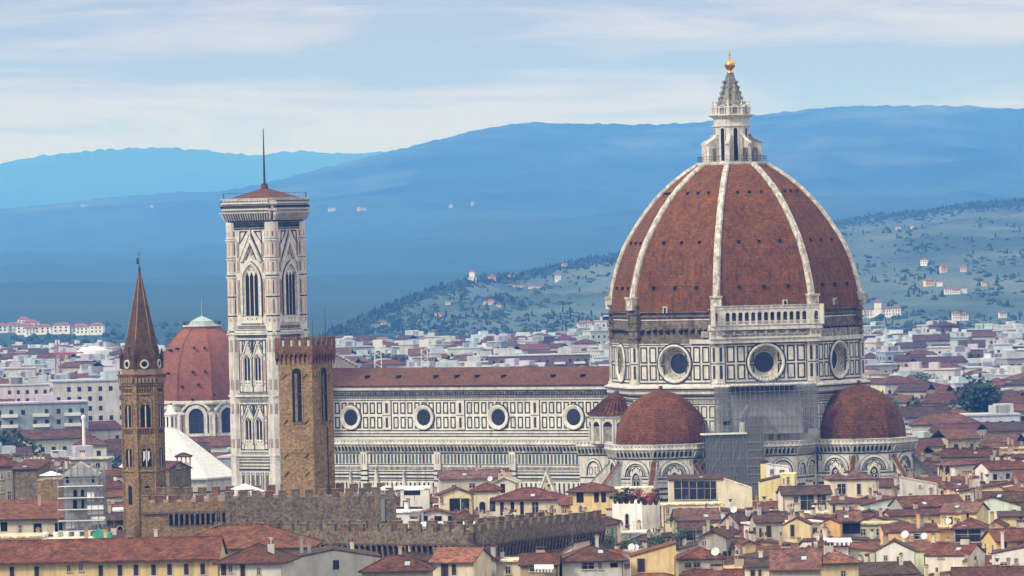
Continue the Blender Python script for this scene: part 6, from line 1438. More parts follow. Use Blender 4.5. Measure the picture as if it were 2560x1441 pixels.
H_(2050, 2100, 1309, 18.4, 'deep orange gable house with a small slit window', [(2063, 1318, 5, 15)], rot=-8, depth=8, roof='gable_y', rise=.9, wall=(.74, .44, .17), rc=red2, chim=0, over=.08, side=0)
H_(2098, 2152, 1303, 18.5, 'brown roofed house with dark open loggia right of the orange gable', [(2126, 1322, 48, 26, 'open')], rot=0, depth=9, roof='gable_x', rise=1.8, wall=(.3, .28, .26), rc=(.14, .064, .05), chim=1, over=.7)
H_(2352, 2440, 1281, 18.3, 'yellow house with two dark windows under a greyish brown roof', [(2377, 1302, 10, 20, 'open'), (2416, 1290, 11, 14, 'open')], rot=-18, depth=10, roof='gable_x', rise=1.7, wall=(.76, .62, .32), rc=(.15, .085, .06), chim=1, over=.5, side=0)
H_(2210, 2350, 1330, 18.0, 'long orange wall house with two white dishes', [(2300, 1342, 30, 12)], rot=2, depth=7, roof='shed', rise=1.2, wall=(.78, .50, .22), rc=red2, chim=2, over=.1)
H_(2385, 2462, 1321, 18.0, 'red roofed house with dark green glazed veranda', [(2420, 1340, 62, 30, 'glass')], rot=-6, depth=9, roof='hip', rise=1.7, wall=(.5, .42, .3), rc=(.15, .065, .05), chim=1, over=.5, side=0)
H_(2462, 2512, 1318, 17.9, 'terracotta coloured gable house near the right edge', [(2470, 1330, 8, 14)], rot=-10, depth=9, roof='gable_y', rise=1.2, wall=(.52, .33, .19), rc=red2, chim=1, over=.1, side=0)
H_(2185, 2285, 1378, 18.6, 'white gable house with sloping wings in the lower right', [(2214, 1396, 8, 10), (2248, 1398, 10, 10)], rot=-5, depth=8, roof='gable_y', rise=1.8, wall=(.76, .74, .66), rc=red2, chim=1, over=.1)
H_(2314, 2420, 1388, 18.6, 'white wall house with reddish roof sloping to the right', [(2352, 1394, 12, 4)], rot=-22, depth=9, roof='gable_x', rise=1.7, wall=(.76, .72, .62), rc=red1, chim=1, over=.2, side=0)
H_(2040, 2146, 1408, 19.4, 'yellow house with brown eaves and small window at the lower right', [(2108, 1436, 10, 14)], rot=8, depth=10, roof='hip', rise=2.0, wall=(.72, .58, .30), rc=(.19, .085, .055), chim=2, over=.7, side=0)
H_(1927, 2050, 1424, 19.8, 'house under a big brown roof left of the yellow house at the lower edge', [], rot=-4, depth=12, roof='gable_x', rise=3.0, wall=(.5, .4, .26), rc=(.15, .072, .052), chim=2, over=.6)
H_(1862, 1926, 1417, 19.8, 'white washed house with green shutters at the lower edge', [(1882, 1434, 12, 14, 'shut'), (1900, 1434, 8, 14, 'shut')], rot=-10, depth=8, roof='gable_x', rise=1.1, wall=(.72, .66, .52), rc=brown1, chim=1)
H_(2480, 2600, 1382, 18.6, 'white house with sloping side wall at the right edge', [(2540, 1402, 9, 12), (2510, 1410, 16, 8)], rot=-6, depth=9, roof='shed_l', rise=1.5, wall=(.76, .74, .68), rc=red2, chim=1, over=.1)
H_(2490, 2600, 1352, 18.2, 'orange yellow house with red roof at the right edge', [(2512, 1362, 10, 14, 'open'), (2550, 1360, 14, 8)], rot=10, depth=10, roof='gable_x', rise=1.9, wall=(.74, .52, .22), rc=red1, chim=1)
H_(2500, 2600, 1290, 18.0, 'yellow arched top wall house by the right edge', [(2552, 1300, 8, 12)], rot=-4, depth=8, roof='shed', rise=.6, wall=(.76, .62, .34), rc=brown1, chim=0)
for a_ in ((905, 1072, 1428, 21.0, 'dark red mottled roof with a round pot in front of the corbel arcade', 'hip', 2.3, (.42, .34, .22), red2), (1000, 1075, 1402, 19.8, 'small ochre wall house left of the pinkish sloping roof', 'gable_x', 1.2, (.5, .4, .22), brown1), (1196, 1240, 1400, 20.0, 'grey wall house with dark drainpipe right of the pinkish sloping roof', 'shed_r', 1.2, (.42, .41, .38), brown1), (1240, 1300, 1404, 19.6, 'cream slab house with brown door under the corbel arcade', 'flat', .2, (.66, .58, .42), brown1)):
    H_(a_[0], a_[1], a_[2], a_[3], a_[4], [((a_[0] + a_[1]) / 2, a_[2] + 22, 10, 18)], rot=-4, depth=8, roof=a_[5], rise=a_[6], wall=a_[7], rc=a_[8], chim=1)
# ================================================================ OLD PALACE WALLS with battlements
def merlons(mb, fr, u0, u1, z0, h, mw, gap, th, m=0, cap=1, jit=None):
    u = u0; i = 0
    while u < u1 - mw * .5:
        dz = jit.uniform(-.12, .12) if jit else 0; w_ = min(mw, u1 - u)
        mb.fbox(fr, u, u + w_, z0, z0 + h + dz, -th, 0, m if (not jit or jit.random() < .82) else 2); mb.fbox(fr, u - .06, u + w_ + .06, z0 + h + dz, z0 + h + dz + .16, -th - .06, .08, cap); u += mw + gap; i += 1
pal = empty('crenellated_palace', 'massive brown stone palace with battlements and corbel arches at the tower foot', 'palace', (at(900, 1300, 1060).x, 1060, 0))
a5 = R_(2.0); up_ = Vector((math.cos(a5), math.sin(a5), 0)); np_ = Vector((math.sin(a5), -math.cos(a5), 0))
qA = at(560, 1246, 1068); fP = Fr((qA.x, qA.y, 0), up_, np_)
uL, uR = fP.px(352, 1246)[0], fP.px(990, 1240)[0]; zt_ = fP.px(700, 1246)[1]; uM = fP.px(562, 1246)[0]
mb = MB(); mb.fbox(fP, uM, uR, 0, zt_, -14, 0, 0); mb.fbox(fP, uL, uM, 0, zt_ - .35, -14, -.8, 3)
jr = random.Random(3)
merlons(mb, fP, uM, uR, zt_, 1.35, 1.5, .95, .8, 0, 1, jr); f2_ = Fr(fP.p(0, 0, -.8), fP.u, fP.n); merlons(mb, f2_, uL, uM - .3, zt_ - .35, 1.2, 1.5, 1.0, .8, 3, 1, jr)
fb_ = Fr(fP.p(0, 0, -13.2), fP.u, fP.n); merlons(mb, fb_, uL, uR, zt_ + .2, 1.5, 1.6, .95, .8, 5, 1, jr)
mb.fbox(fP, uR - 2.8, uR - 2.1, zt_ - 7, zt_ - .6, -.1, .2, 4)
tpart(mb, 'main_block', [M['greystone'], M['brown'], M['brick'], M['brown'], M['steel'], M['rough']], pal)
mb = MB()
z0_ = f2_.px(490, 1312)[1]; z1_ = f2_.px(490, 1284)[1]
for i in range(11): x = 428 + i * 13.2; u = f2_.px(x, 1300)[0]; mb.plate(f2_, arch(u, z0_, .62, z1_ - z0_), -.2, .05, 0); mb.band(f2_, arch_out(u, z0_, .62, z1_ - z0_, .17), arch(u, z0_, .62, z1_ - z0_), -.1, .4, 1)
mb.fbox(f2_, uL, uM, z1_ + .1, z1_ + .5, -.2, .45, 1); tpart(mb, 'corbel_arches', [M['void'], M['greystone']], pal)
# lower wing: two walls meeting at a corner
K_ = at(1183, 1331, 985.0); K0 = Vector((K_.x, K_.y, 0)); w1 = Fr(K0, u2, n2); w2 = Fr(K0, -n2, u2)
wt = K_.z; L1 = 52.0; L2 = 46.0
mb = MB()
for fr, a, b, s in ((w1, -L1, 0, 1), (w2, 0, L2, 2)):
    mb.fbox(fr, a, b, 0, wt - 2.6, -8, -.5, 0); mb.fbox(fr, a, b + (.0 if s == 1 else 0), wt - 2.0, wt, -1.0, 0, 0)
    merlons(mb, fr, a, b - .3, wt, 1.15, 1.7, 1.15, .7, 0, 1, jr)
    fbk = Fr(fr.p(0, 0, -7.2), fr.u, fr.n); merlons(mb, fbk, a, b - 7, wt + .1, 1.2, 1.9, 1.6, .7, 0, 1, jr)
    mb.fbox(fr, a, b, wt - 2.15, wt - 2.0, -.9, .12, 1)
lowing = tpart(mb, 'lower_wing', [M['greystone'], M['rough'], M['brick']], pal)
mb = MB()
for fr, a, b in ((w1, -L1, -.1), (w2, .1, L2)):
    n = int((b - a) / 1.12)
    for i in range(n):
        u = a + (i + .5) * (b - a) / n; p = (b - a) / n; zt2 = wt - 2.15; zb2 = wt - 4.2
        aa = arch(u, zb2 + .6, p - .36, zt2 - zb2 - .75)[1:-1]; mb.band(fr, [(q[0], zt2) for q in aa], aa, -.75, .0, 0)
        mb.hexa([fr.p(u - p / 2, zb2 - .5, -.48), fr.p(u - p / 2 + .18, zb2 - .5, -.48), fr.p(u - p / 2 + .18, zb2 - .5, -.8), fr.p(u - p / 2, zb2 - .5, -.8), fr.p(u - p / 2, zt2, 0), fr.p(u - p / 2 + .18, zt2, 0), fr.p(u - p / 2 + .18, zt2, -.8), fr.p(u - p / 2, zt2, -.8)], 0)
        mb.hexa([fr.p(u + p / 2 - .18, zb2 - .5, -.48), fr.p(u + p / 2 - .002, zb2 - .5, -.48), fr.p(u + p / 2 - .002, zb2 - .5, -.8), fr.p(u + p / 2 - .18, zb2 - .5, -.8), fr.p(u + p / 2 - .18, zt2, 0), fr.p(u + p / 2 - .002, zt2, 0), fr.p(u + p / 2 - .002, zt2, -.8), fr.p(u + p / 2 - .18, zt2, -.8)], 0)
        mb.plate(fr, arch(u, zb2 - .4, p - .40, zt2 - zb2 + .1), -.6, -.46, 1)
cpar = tpart(mb, 'corbel_arcade', [M['greystone'], M['void']], pal, lowing)
# clutter of the palace roof walk
mb = MB()
for x, y, w_, h_ in ((838, 1240, 7, 20), (870, 1234, 9, 13), (903, 1236, 13, 20), (938, 1234, 13, 15)):
    f = fb_; u, v = f.px(x, y); sc_ = 1080 / F; mb.fbox(f, u - w_ * sc_ / 2, u + w_ * sc_ / 2, v - h_ * sc_ / 2, v + h_ * sc_ / 2, .3, .5)
o_ = tpart(mb, 'white_roof_panels', M['white'], pal)
# ================================================================ THE REST OF THE OLD TOWN
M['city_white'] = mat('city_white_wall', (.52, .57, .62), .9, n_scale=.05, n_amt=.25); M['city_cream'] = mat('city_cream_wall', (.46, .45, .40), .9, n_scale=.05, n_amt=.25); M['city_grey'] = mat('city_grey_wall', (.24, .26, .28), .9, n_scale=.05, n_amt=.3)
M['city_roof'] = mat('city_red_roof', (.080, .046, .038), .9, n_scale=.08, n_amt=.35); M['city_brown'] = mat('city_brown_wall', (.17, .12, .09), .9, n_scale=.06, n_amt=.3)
ONES = ['cream', 'cream', 'ochre', 'white', 'white', 'yellow', 'white', 'sand coloured', 'grey', 'grey']
TONE = {'cream': (.68, .60, .44), 'ochre': (.62, .45, .22), 'white': (.76, .74, .68), 'yellow': (.70, .58, .34), 'sand coloured': (.52, .42, .27), 'grey': (.40, .38, .34), 'pinkish': (.60, .42, .31)}
RC = {'red': (.118, .044, .024), 'dark red': (.090, .036, .023), 'brown': (.068, .037, .025), 'ruddy': (.142, .058, .029)}
RK = {'flat': 'terrace', 'shed_l': 'slanted', 'shed_r': 'slanted', 'hip': 'hipped', 'gable_x': 'ridged', 'gable_y': 'gabled', 'shed': 'lean-to'}
LAND = [(345, 1000, 'spired bell tower'), (660, 1190, 'striped bell tower'), (766, 1180, 'brown stone tower'), (700, 1290, 'crenellated palace'), (1300, 1340, 'corbel arcade'), (1590, 1300, 'white tower house'), (1745, 1225, 'dark glazed penthouse'), (1480, 1250, 'tall yellow house'),
        (1945, 1210, 'pale yellow house'), (2130, 1225, 'tall cream house'), (2370, 1175, 'white belvedere'), (2075, 1320, 'deep orange gable'), (1990, 1320, 'pale yellow gable'), (2400, 1300, 'yellow dark windowed house'), (2235, 1385, 'white gable house'), (2370, 1395, 'white wall house'), (2290, 1340, 'long orange wall'), (200, 1240, 'white scaffolded tower'), (480, 1180, 'lookout turret'), (1630, 1395, 'slanting yellow house'),
        (1770, 1370, 'grey gable house'), (2090, 1420, 'lower yellow house'), (2420, 1335, 'green glazed veranda'), (40, 1200, 'grey stone house'), (1320, 1260, 'wide cream villa'), (2155, 1050, 'right apse dome'), (500, 930, 'plain brick red dome'), (2160, 880, 'dome drum')]
PENDING = []
def where(px, py):
    dx, dy, nm = min(((px - x, py - y, n) for x, y, n in LAND), key=lambda t: t[0] ** 2 + (1.6 * t[1]) ** 2)
    ax, ay = abs(dx), abs(dy)
    side = 'right' if dx > 0 else 'left'; vert = 'below' if dy > 0 else 'above'
    far_ = ''
    if ax > 2.2 * ay: return f'{far_}{side} of the {nm}'
    if ay > 2.2 * ax: return f'{far_}{vert} the {nm}'
    return f'{vert} {side} of the {nm}'
ORD = ['leftmost', 'second', 'third', 'fourth', 'fifth', 'sixth', 'seventh', 'eighth', 'ninth', 'tenth', 'eleventh', 'twelfth', 'thirteenth', 'fourteenth', 'fifteenth', 'sixteenth', 'seventeenth', 'eighteenth', 'nineteenth', 'twentieth']
def settle():
    by = {}
    for o, desc, px, py in PENDING: by.setdefault(f'{desc} {where(px, py)}', []).append((px, o))
    for lab, l in by.items():
        l.sort(key=lambda t: t[0])
        for i, (px, o) in enumerate(l):
            if len(l) == 1: o['label'] = lab
            elif i == 0: o['label'] = lab + ', leftmost'
            elif i == len(l) - 1: o['label'] = lab + ', rightmost'
            else: o['label'] = lab + f', {ORD[min(i, 19)]} from left'
def keep_out(x, y, r):
    p = Vector((x, y, 0)) - C0
    e, s = p.dot(cu), p.dot(cn)
    if -140 < e < -20 and -25 < s < 30: return True
    if p.length < 54 + r: return True
    if (Vector((x, y, 0)) - B0).length < 13 + r or (Vector((x, y, 0)) - V0_).length < 20 + r or (Vector((x, y, 0)) - G0).length < 6 + r or (Vector((x, y, 0)) - H0).length < 6 + r or (Vector((x, y, 0)) - P0).length < 20 + r: return True
    q = Vector((x, y, 0)) - fP.o
    if uL - 2 - r < q.dot(fP.u) < uR + 2 + r and -16 - r < q.dot(fP.n) < 2 + r: return True
    q = Vector((x, y, 0)) - K0
    if -L1 - r < q.dot(u2) < 2 + r and -10 - r < q.dot(n2) < 2 + r: return True
    if -L2 - r < q.dot(n2) < 2 + r and -10 - r < q.dot(u2) < 2 + r: return True
    return any((x - a) ** 2 + (y - b) ** 2 < (c + r - 1.5) ** 2 for a, b, c, _ in HOUSES)
LIM1 = [(-80, 1480), (540, 1480), (560, 1400), (860, 1440), (960, 1400), (1450, 1400), (1490, 1345), (1700, 1310), (1800, 1300), (2100, 1265), (2560, 1235), (2700, 1235)]
LIM2 = [(-80, 1120), (250, 1150), (300, 1175), (330, 1265), (990, 1268), (1000, 1240), (1100, 1245), (1420, 1262), (1660, 1300), (1900, 1262), (2070, 1245), (2200, 1235), (2300, 1180), (2330, 1130), (2620, 1105)]
VIS.append((1455, 1705, 1075, 1378)); VIS.append((1531, 1650, 1125, 1340))
rnd = random.Random(2024); nfill = 0
D = 965.0
while D < 1480:
    px = -120 + rnd.uniform(0, 60)
    while px < 2680:
        w = rnd.uniform(6, 14) * F / D; c = px + w / 2; px += w * rnd.uniform(.98, 1.12)
        x = (c - CX) / F * D; dep = rnd.uniform(6, 9); yy = D + rnd.uniform(-4, 4)
        rf = rnd.choice(('hip', 'gable_x', 'gable_x', 'gable_y', 'gable_y', 'shed', 'shed_l', 'shed_r', 'flat')); rise = rnd.uniform(.9, 2.0) if rf != 'flat' else .2
        lim = lerpl(LIM1 if D < 1085 else LIM2, c)
        zmax = CAMZ - (lim - hz(c)) * D / F - rise
        for a, b, Dh, yb in VIS:
            if Dh > yy and a < c + w / 2 and b > c - w / 2: zmax = min(zmax, CAMZ - (yb - hz(c)) * yy / F - rise)
        z = min(zmax, rnd.uniform(14.5, 20.5))
        if z < 10.5: continue
        if keep_out(x, yy + dep / 2, max(dep, w * D / F) * .5): continue
        tn = rnd.choice(ONES); rn = rnd.choice(list(RC)); j = lambda t: tuple(max(0, v * rnd.uniform(.9, 1.1)) for v in t)
        ye = hz(c) + (CAMZ - z) * F / yy
        if ye - rise * F / yy > 1450: continue
        r_, *_q = house(c - w / 2, c + w / 2, ye, z, 'x', rot=rnd.choice((-1, 1)) * rnd.uniform(2, 24), depth=dep, roof=rf, rise=rise, wall=j(TONE[tn]), rc=j(RC[rn]), auto=2, chim=rnd.choice((1, 1, 2, 3)), seed=nfill + 900, D=yy, group='old town houses with tiled roofs', over=rnd.uniform(.2, .7))
        PENDING.append((r_, f'{tn} house, {rn} {RK[rf]} roof,', c, ye)); nfill += 1
    D += rnd.uniform(15, 21)
# ---------------- the new town: blocks of flats out to the foot of the hills
BLW = {}
def block(px, D, w, d, h, rot, col, rcol, kind, desc, bal=0, z0=0, seed=0):
    rnd = random.Random(seed); x = (px - CX) / F * D; R = R_(rot)
    mb = MB(); mb.box(-w / 2, w / 2, 0, d, 0, h, 0)
    fl = max(2, int(h / 3.2)); fh = h / (fl + .3)
    for fr, L in ((Fr((0, 0, 0), (1, 0, 0), (0, -1, 0)), w), (Fr((w / 2, d / 2, 0), (0, 1, 0), (1, 0, 0)), d), (Fr((-w / 2, d / 2, 0), (0, -1, 0), (-1, 0, 0)), d)):
        n = max(2, int(L / 3.4))
        for f in range(1 if fl < 4 else max(1, fl - 5), fl):
            for i in range(n):
                if rnd.random() < .12: continue
                u = -L / 2 + (i + .5) * L / n; mb.fbox(fr, u - .6, u + .6, f * fh + .9, f * fh + 2.4, -.1, .06, 1)
            if bal and L == w: 
                for q in range(max(1, int(w / 9))): u = -w / 2 + (q + .5) * w / max(1, int(w / 9)); mb.fbox(fr, u - 2.6, u + 2.6, f * fh + .1, f * fh + 1.1, 0, 1.3, 2)
    ro = MB()
    if kind == 'flat': 
        ro.box(-w / 2 - .4, w / 2 + .4, -.4, d + .4, h, h + .5)
        for q in range(rnd.randint(1, 3)): cx = rnd.uniform(-.4, .3) * w; ro.box(cx, cx + rnd.uniform(3, 6), d * .3, d * .7, h + .5, h + rnd.uniform(2.4, 3.6))
    else: ro = roof_mb('hip' if kind == 'hip' else 'gable_x', w, d, rnd.uniform(1.8, 3.0), .6)
    o = mb.build('apartment_block', [M['plaster'], M['glass'], M['whiteband']], None, color=col); o.location = (x, D, z0); o.rotation_euler = (0, 0, R)
    tag(o, 'x', 'apartment block', 'blocks of flats and houses of the plain beyond the cathedral')
    ro.build('roof', [M['tiles'] if kind != 'flat' else M['plaster'], M['wood'] if kind != 'flat' else M['plaster']], o, color=rcol, loc=(0, 0, h if kind != 'flat' else 0))
    PENDING.append((o, desc, px, hz(px) + (CAMZ - h) * F / D)); return o
M['whiteband'] = mat('pale_balcony_concrete', (.66, .65, .62), .85, n_scale=.2, n_amt=.15)
LAND += [(100, 900, 'left edge plain'), (215, 1010, 'white balconied block'), (90, 1050, 'dark tree clump'), (1000, 880, 'nave roof'), (1390, 890, 'long brick block'), (1200, 870, 'nave roof middle'), (2260, 985, 'pale green park tree'), (2430, 985, 'big dark park tree'), (2350, 900, 'plain beyond the dome'), (2500, 900, 'right edge plain')]
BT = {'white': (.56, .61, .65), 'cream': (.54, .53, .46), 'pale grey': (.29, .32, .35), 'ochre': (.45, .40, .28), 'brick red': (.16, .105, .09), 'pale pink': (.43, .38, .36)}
rnd = random.Random(77); nb = 0; OCC = []
def try_block(px, D, w, d, h, rot, tn, kind, bal, rnn=None):
    global nb
    x = (px - CX) / F * D
    if keep_out(x, D + d / 2, w * .5): return
    r = w * .5
    if any((x - a) ** 2 + ((D - b) * .7) ** 2 < (r + c) ** 2 * .8 for a, b, c in OCC): return
    OCC.append((x, D, r)); rnn = rnn or rnd.choice(list(RC)); j = lambda t: tuple(max(0, v * rnd.uniform(.9, 1.08)) for v in t)
    size = 'long' if w > 34 else ('tall' if h > 20 else 'low' if h < 13 else 'squat')
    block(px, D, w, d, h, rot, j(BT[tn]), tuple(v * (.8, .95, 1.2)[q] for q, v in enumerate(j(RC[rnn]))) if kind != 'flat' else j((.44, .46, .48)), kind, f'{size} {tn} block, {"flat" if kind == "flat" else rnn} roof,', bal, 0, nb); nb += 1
# named big ones first
for a in ((255, 1760, 27, 14, 24, 12, 'white', 'flat', 1), (258, 1900, 34, 14, 29.5, 8, 'cream', 'flat', 0), (95, 1850, 30, 14, 24, 10, 'pale grey', 'flat', 1), (175, 1830, 24, 12, 23, -8, 'brick red', 'flat', 1), (40, 2250, 24, 14, 20, 4, 'cream', 'flat', 0), (120, 2330, 26, 14, 19, -4, 'white', 'flat', 1),
          (1345, 2700, 46, 14, 17.5, 3, 'brick red', 'flat', 1), (1455, 2720, 24, 14, 17.5, 3, 'brick red', 'flat', 1), (1150, 2650, 36, 14, 13.5, -3, 'brick red', 'flat', 0), (1010, 2640, 24, 14, 14, -4, 'brick red', 'flat', 0), (1500, 3450, 7, 8, 21, 0, 'cream', 'flat', 0)):
    try_block(*a)
def scatter(n, x0, x1, d0, d1, cls):
    for i in range(n):
        D = math.exp(rnd.uniform(math.log(d0), math.log(d1))); px = rnd.uniform(x0, x1)
        if cls == 'flats': w = rnd.uniform(8, 24) * (1 if D < 2600 else .8); h = rnd.uniform(8, 16); tn = rnd.choice(('white', 'white', 'cream', 'pale grey', 'pale grey', 'cream', 'ochre', 'brick red', 'pale pink')); kd = rnd.choice(('flat', 'flat', 'flat', 'gable', 'hip'))
        else: w = rnd.uniform(9, 22); h = rnd.uniform(10, 17); tn = rnd.choice(('cream', 'white', 'ochre', 'pale grey', 'pale pink', 'cream')); kd = rnd.choice(('hip', 'gable', 'gable', 'gable', 'flat'))
        try_block(px, D, w, rnd.uniform(11, 16), h, rnd.uniform(-26, 26), tn, kd, rnd.random() < .35)
scatter(210, -60, 330, 1950, 3350, 'flats'); scatter(230, 830, 1530, 2600, 3450, 'flats'); scatter(170, 2160, 2640, 2050, 3500, 'flats')
scatter(110, 2180, 2640, 1430, 2100, 'old'); scatter(70, -60, 330, 1480, 2000, 'old'); scatter(50, 400, 600, 1560, 2000, 'old')
# ---------------- beyond the last countable blocks the city is one grain of walls and roofs
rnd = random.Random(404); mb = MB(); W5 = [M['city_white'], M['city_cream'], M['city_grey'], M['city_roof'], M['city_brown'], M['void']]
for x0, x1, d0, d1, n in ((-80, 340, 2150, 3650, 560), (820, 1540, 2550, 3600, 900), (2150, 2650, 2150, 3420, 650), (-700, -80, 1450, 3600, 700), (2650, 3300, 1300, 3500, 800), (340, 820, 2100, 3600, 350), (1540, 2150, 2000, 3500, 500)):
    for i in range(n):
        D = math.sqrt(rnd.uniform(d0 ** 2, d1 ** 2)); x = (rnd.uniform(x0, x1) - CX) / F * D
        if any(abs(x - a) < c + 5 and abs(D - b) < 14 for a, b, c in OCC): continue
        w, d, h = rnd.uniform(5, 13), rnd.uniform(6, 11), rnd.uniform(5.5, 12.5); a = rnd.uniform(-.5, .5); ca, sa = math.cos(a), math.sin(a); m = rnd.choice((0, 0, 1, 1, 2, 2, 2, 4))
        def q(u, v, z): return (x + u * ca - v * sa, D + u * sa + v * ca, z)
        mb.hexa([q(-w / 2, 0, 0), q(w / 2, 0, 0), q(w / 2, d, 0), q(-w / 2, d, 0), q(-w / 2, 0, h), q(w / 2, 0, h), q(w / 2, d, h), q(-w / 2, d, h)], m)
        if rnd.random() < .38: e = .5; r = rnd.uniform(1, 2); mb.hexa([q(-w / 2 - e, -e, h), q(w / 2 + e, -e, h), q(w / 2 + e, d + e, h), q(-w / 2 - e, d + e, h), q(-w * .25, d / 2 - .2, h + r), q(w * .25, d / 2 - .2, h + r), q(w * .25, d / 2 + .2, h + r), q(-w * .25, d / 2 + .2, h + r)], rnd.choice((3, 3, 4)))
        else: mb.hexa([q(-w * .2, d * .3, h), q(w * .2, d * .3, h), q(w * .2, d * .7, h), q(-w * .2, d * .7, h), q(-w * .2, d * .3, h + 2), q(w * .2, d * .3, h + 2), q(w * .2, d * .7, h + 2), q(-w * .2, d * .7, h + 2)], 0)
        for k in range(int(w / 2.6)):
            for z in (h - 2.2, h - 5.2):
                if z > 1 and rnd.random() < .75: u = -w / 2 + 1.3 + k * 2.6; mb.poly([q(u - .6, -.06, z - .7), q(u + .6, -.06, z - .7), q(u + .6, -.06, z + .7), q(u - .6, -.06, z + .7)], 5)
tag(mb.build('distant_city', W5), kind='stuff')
# ---------------- single things of the plain
def at_ground(px, D): return Vector(((px - CX) / F * D, D, 0))
p = at_ground(229, 3100); wt_ = empty('water_tower', 'white mushroom topped water tower standing above the left plain', 'water tower', tuple(p)); mb = MB(); s = 3100 / F
mb.lathe(p, [(5.5, 0), (4.6, at(229, 905, 3100).z), (4.6, at(229, 893, 3100).z)], 14); tpart(mb, 'shaft', M['white'], wt_); mb = MB(); mb.lathe(p, [(4.6, at(229, 893, 3100).z), (8.6, at(229, 888, 3100).z), (8.4, at(229, 876, 3100).z), (7.0, at(229, 874, 3100).z), (6.2, at(229, 869, 3100).z), (.3, at(229, 866, 3100).z)], 14); tpart(mb, 'tank', M['white'], wt_)
p = at_ground(2498, 3350); wt_ = empty('water_tower', 'pale rounded water tank on a thin stem right of the dome', 'water tower', tuple(p)); mb = MB(); mb.lathe(p, [(1.6, 0), (1.4, at(2498, 852, 3350).z)], 10); tpart(mb, 'stem', M['white'], wt_); mb = MB(); zc_ = at(2498, 843, 3350).z; mb.lathe(p + Z * zc_, [(3.4 * math.cos(t), 3.0 * math.sin(t)) for t in [R_(-85 + 17 * q) for q in range(11)]], 12); tpart(mb, 'tank', M['copper'], wt_)
def crane(px, D, ytop, r0, jl, jr_, up, label, col):
    p = at_ground(px, D); c = empty('tower_crane', label, 'crane', tuple(p)); mb = MB(); zt = at(px, ytop, D).z
    for sx in (-1, 1):
        for sy in (-1, 1): mb.tube(p + Vector((sx * r0, sy * r0, 0)), p + Vector((sx * r0, sy * r0, zt)), .22, 4)
    z = 0; q = 1
    while z < zt - 3: mb.tube(p + Vector((-q * r0, -r0, z)), p + Vector((q * r0, -r0, z + 3)), .14, 4); mb.tube(p + Vector((r0, -q * r0, z)), p + Vector((r0, q * r0, z + 3)), .14, 4); z += 3; q = -q
    tpart(mb, 'mast', col, c); mb = MB()
    a, b = p + Vector((-jl, 0, zt + up)), p + Vector((jr_, 0, zt)); mb.tube(a, p + Vector((0, 0, zt)), .45, 4); mb.tube(p + Vector((0, 0, zt)), b, .4, 4); mb.tube(p + Vector((0, 0, zt)), p + Vector((0, 0, zt + 6)), .3, 4); mb.tube(p + Vector((0, 0, zt + 6)), a, .12, 4); mb.tube(p + Vector((0, 0, zt + 6)), b, .12, 4)
    mb.box(p.x + 1, p.x + 3, p.y - 1, p.y + 1, zt - 2.4, zt)
    tpart(mb, 'jib', col, c)
M['redpaint'] = mat('faded_red_paint', (.35, .10, .07), .7); M['palepaint'] = mat('pale_lattice_paint', (.70, .68, .62), .7)
crane(141, 2500, 884, 1.0, 2, 11, 0, 'red and white tower crane with slanted jib above the left plain', M['redpaint'])
for px, lab in ((941, 'pale lattice mast left of the brick blocks behind the nave'), (1057, 'pale lattice mast between the brick blocks behind the nave')):
    p = at_ground(px, 2500); mt = empty('lattice_mast', lab, 'mast', tuple(p)); mb = MB(); zt = at(px, 868, 2500).z
    for sx in (-1, 1):
        for sy in (-1, 1): mb.tube(p + Vector((sx * 2.0, sy * 2.0, 0)), p + Vector((sx * 1.2, sy * 1.2, zt)), .22, 4)
    for q in range(12):
        z = zt * q / 12; s_ = 1 if q % 2 else -1; mb.tube(p + Vector((-s_ * 1.8, -1.8, z)), p + Vector((s_ * 1.6, -1.6, z + zt / 12)), .16, 4)
    tpart(mb, 'lattice', M['palepaint'], mt); mb = MB(); mb.box(p.x - 2, p.x + 2, p.y - 2, p.y + 2, zt, zt + 3); tpart(mb, 'lamp_head', M['palepaint'], mt)
p = at_ground(201, 1640); mb = MB(); mb.lathe(p, [(.5, 0), (.42, at(201, 1050, 1640).z), (.6, at(201, 1049, 1640).z), (.6, at(201, 1041, 1640).z), (.2, at(201, 1038, 1640).z)], 10); o = mb.build('chimney_stack', M['white'], None); tag(o, 'slim white chimney stack standing left of the spired bell tower', 'chimney stack')
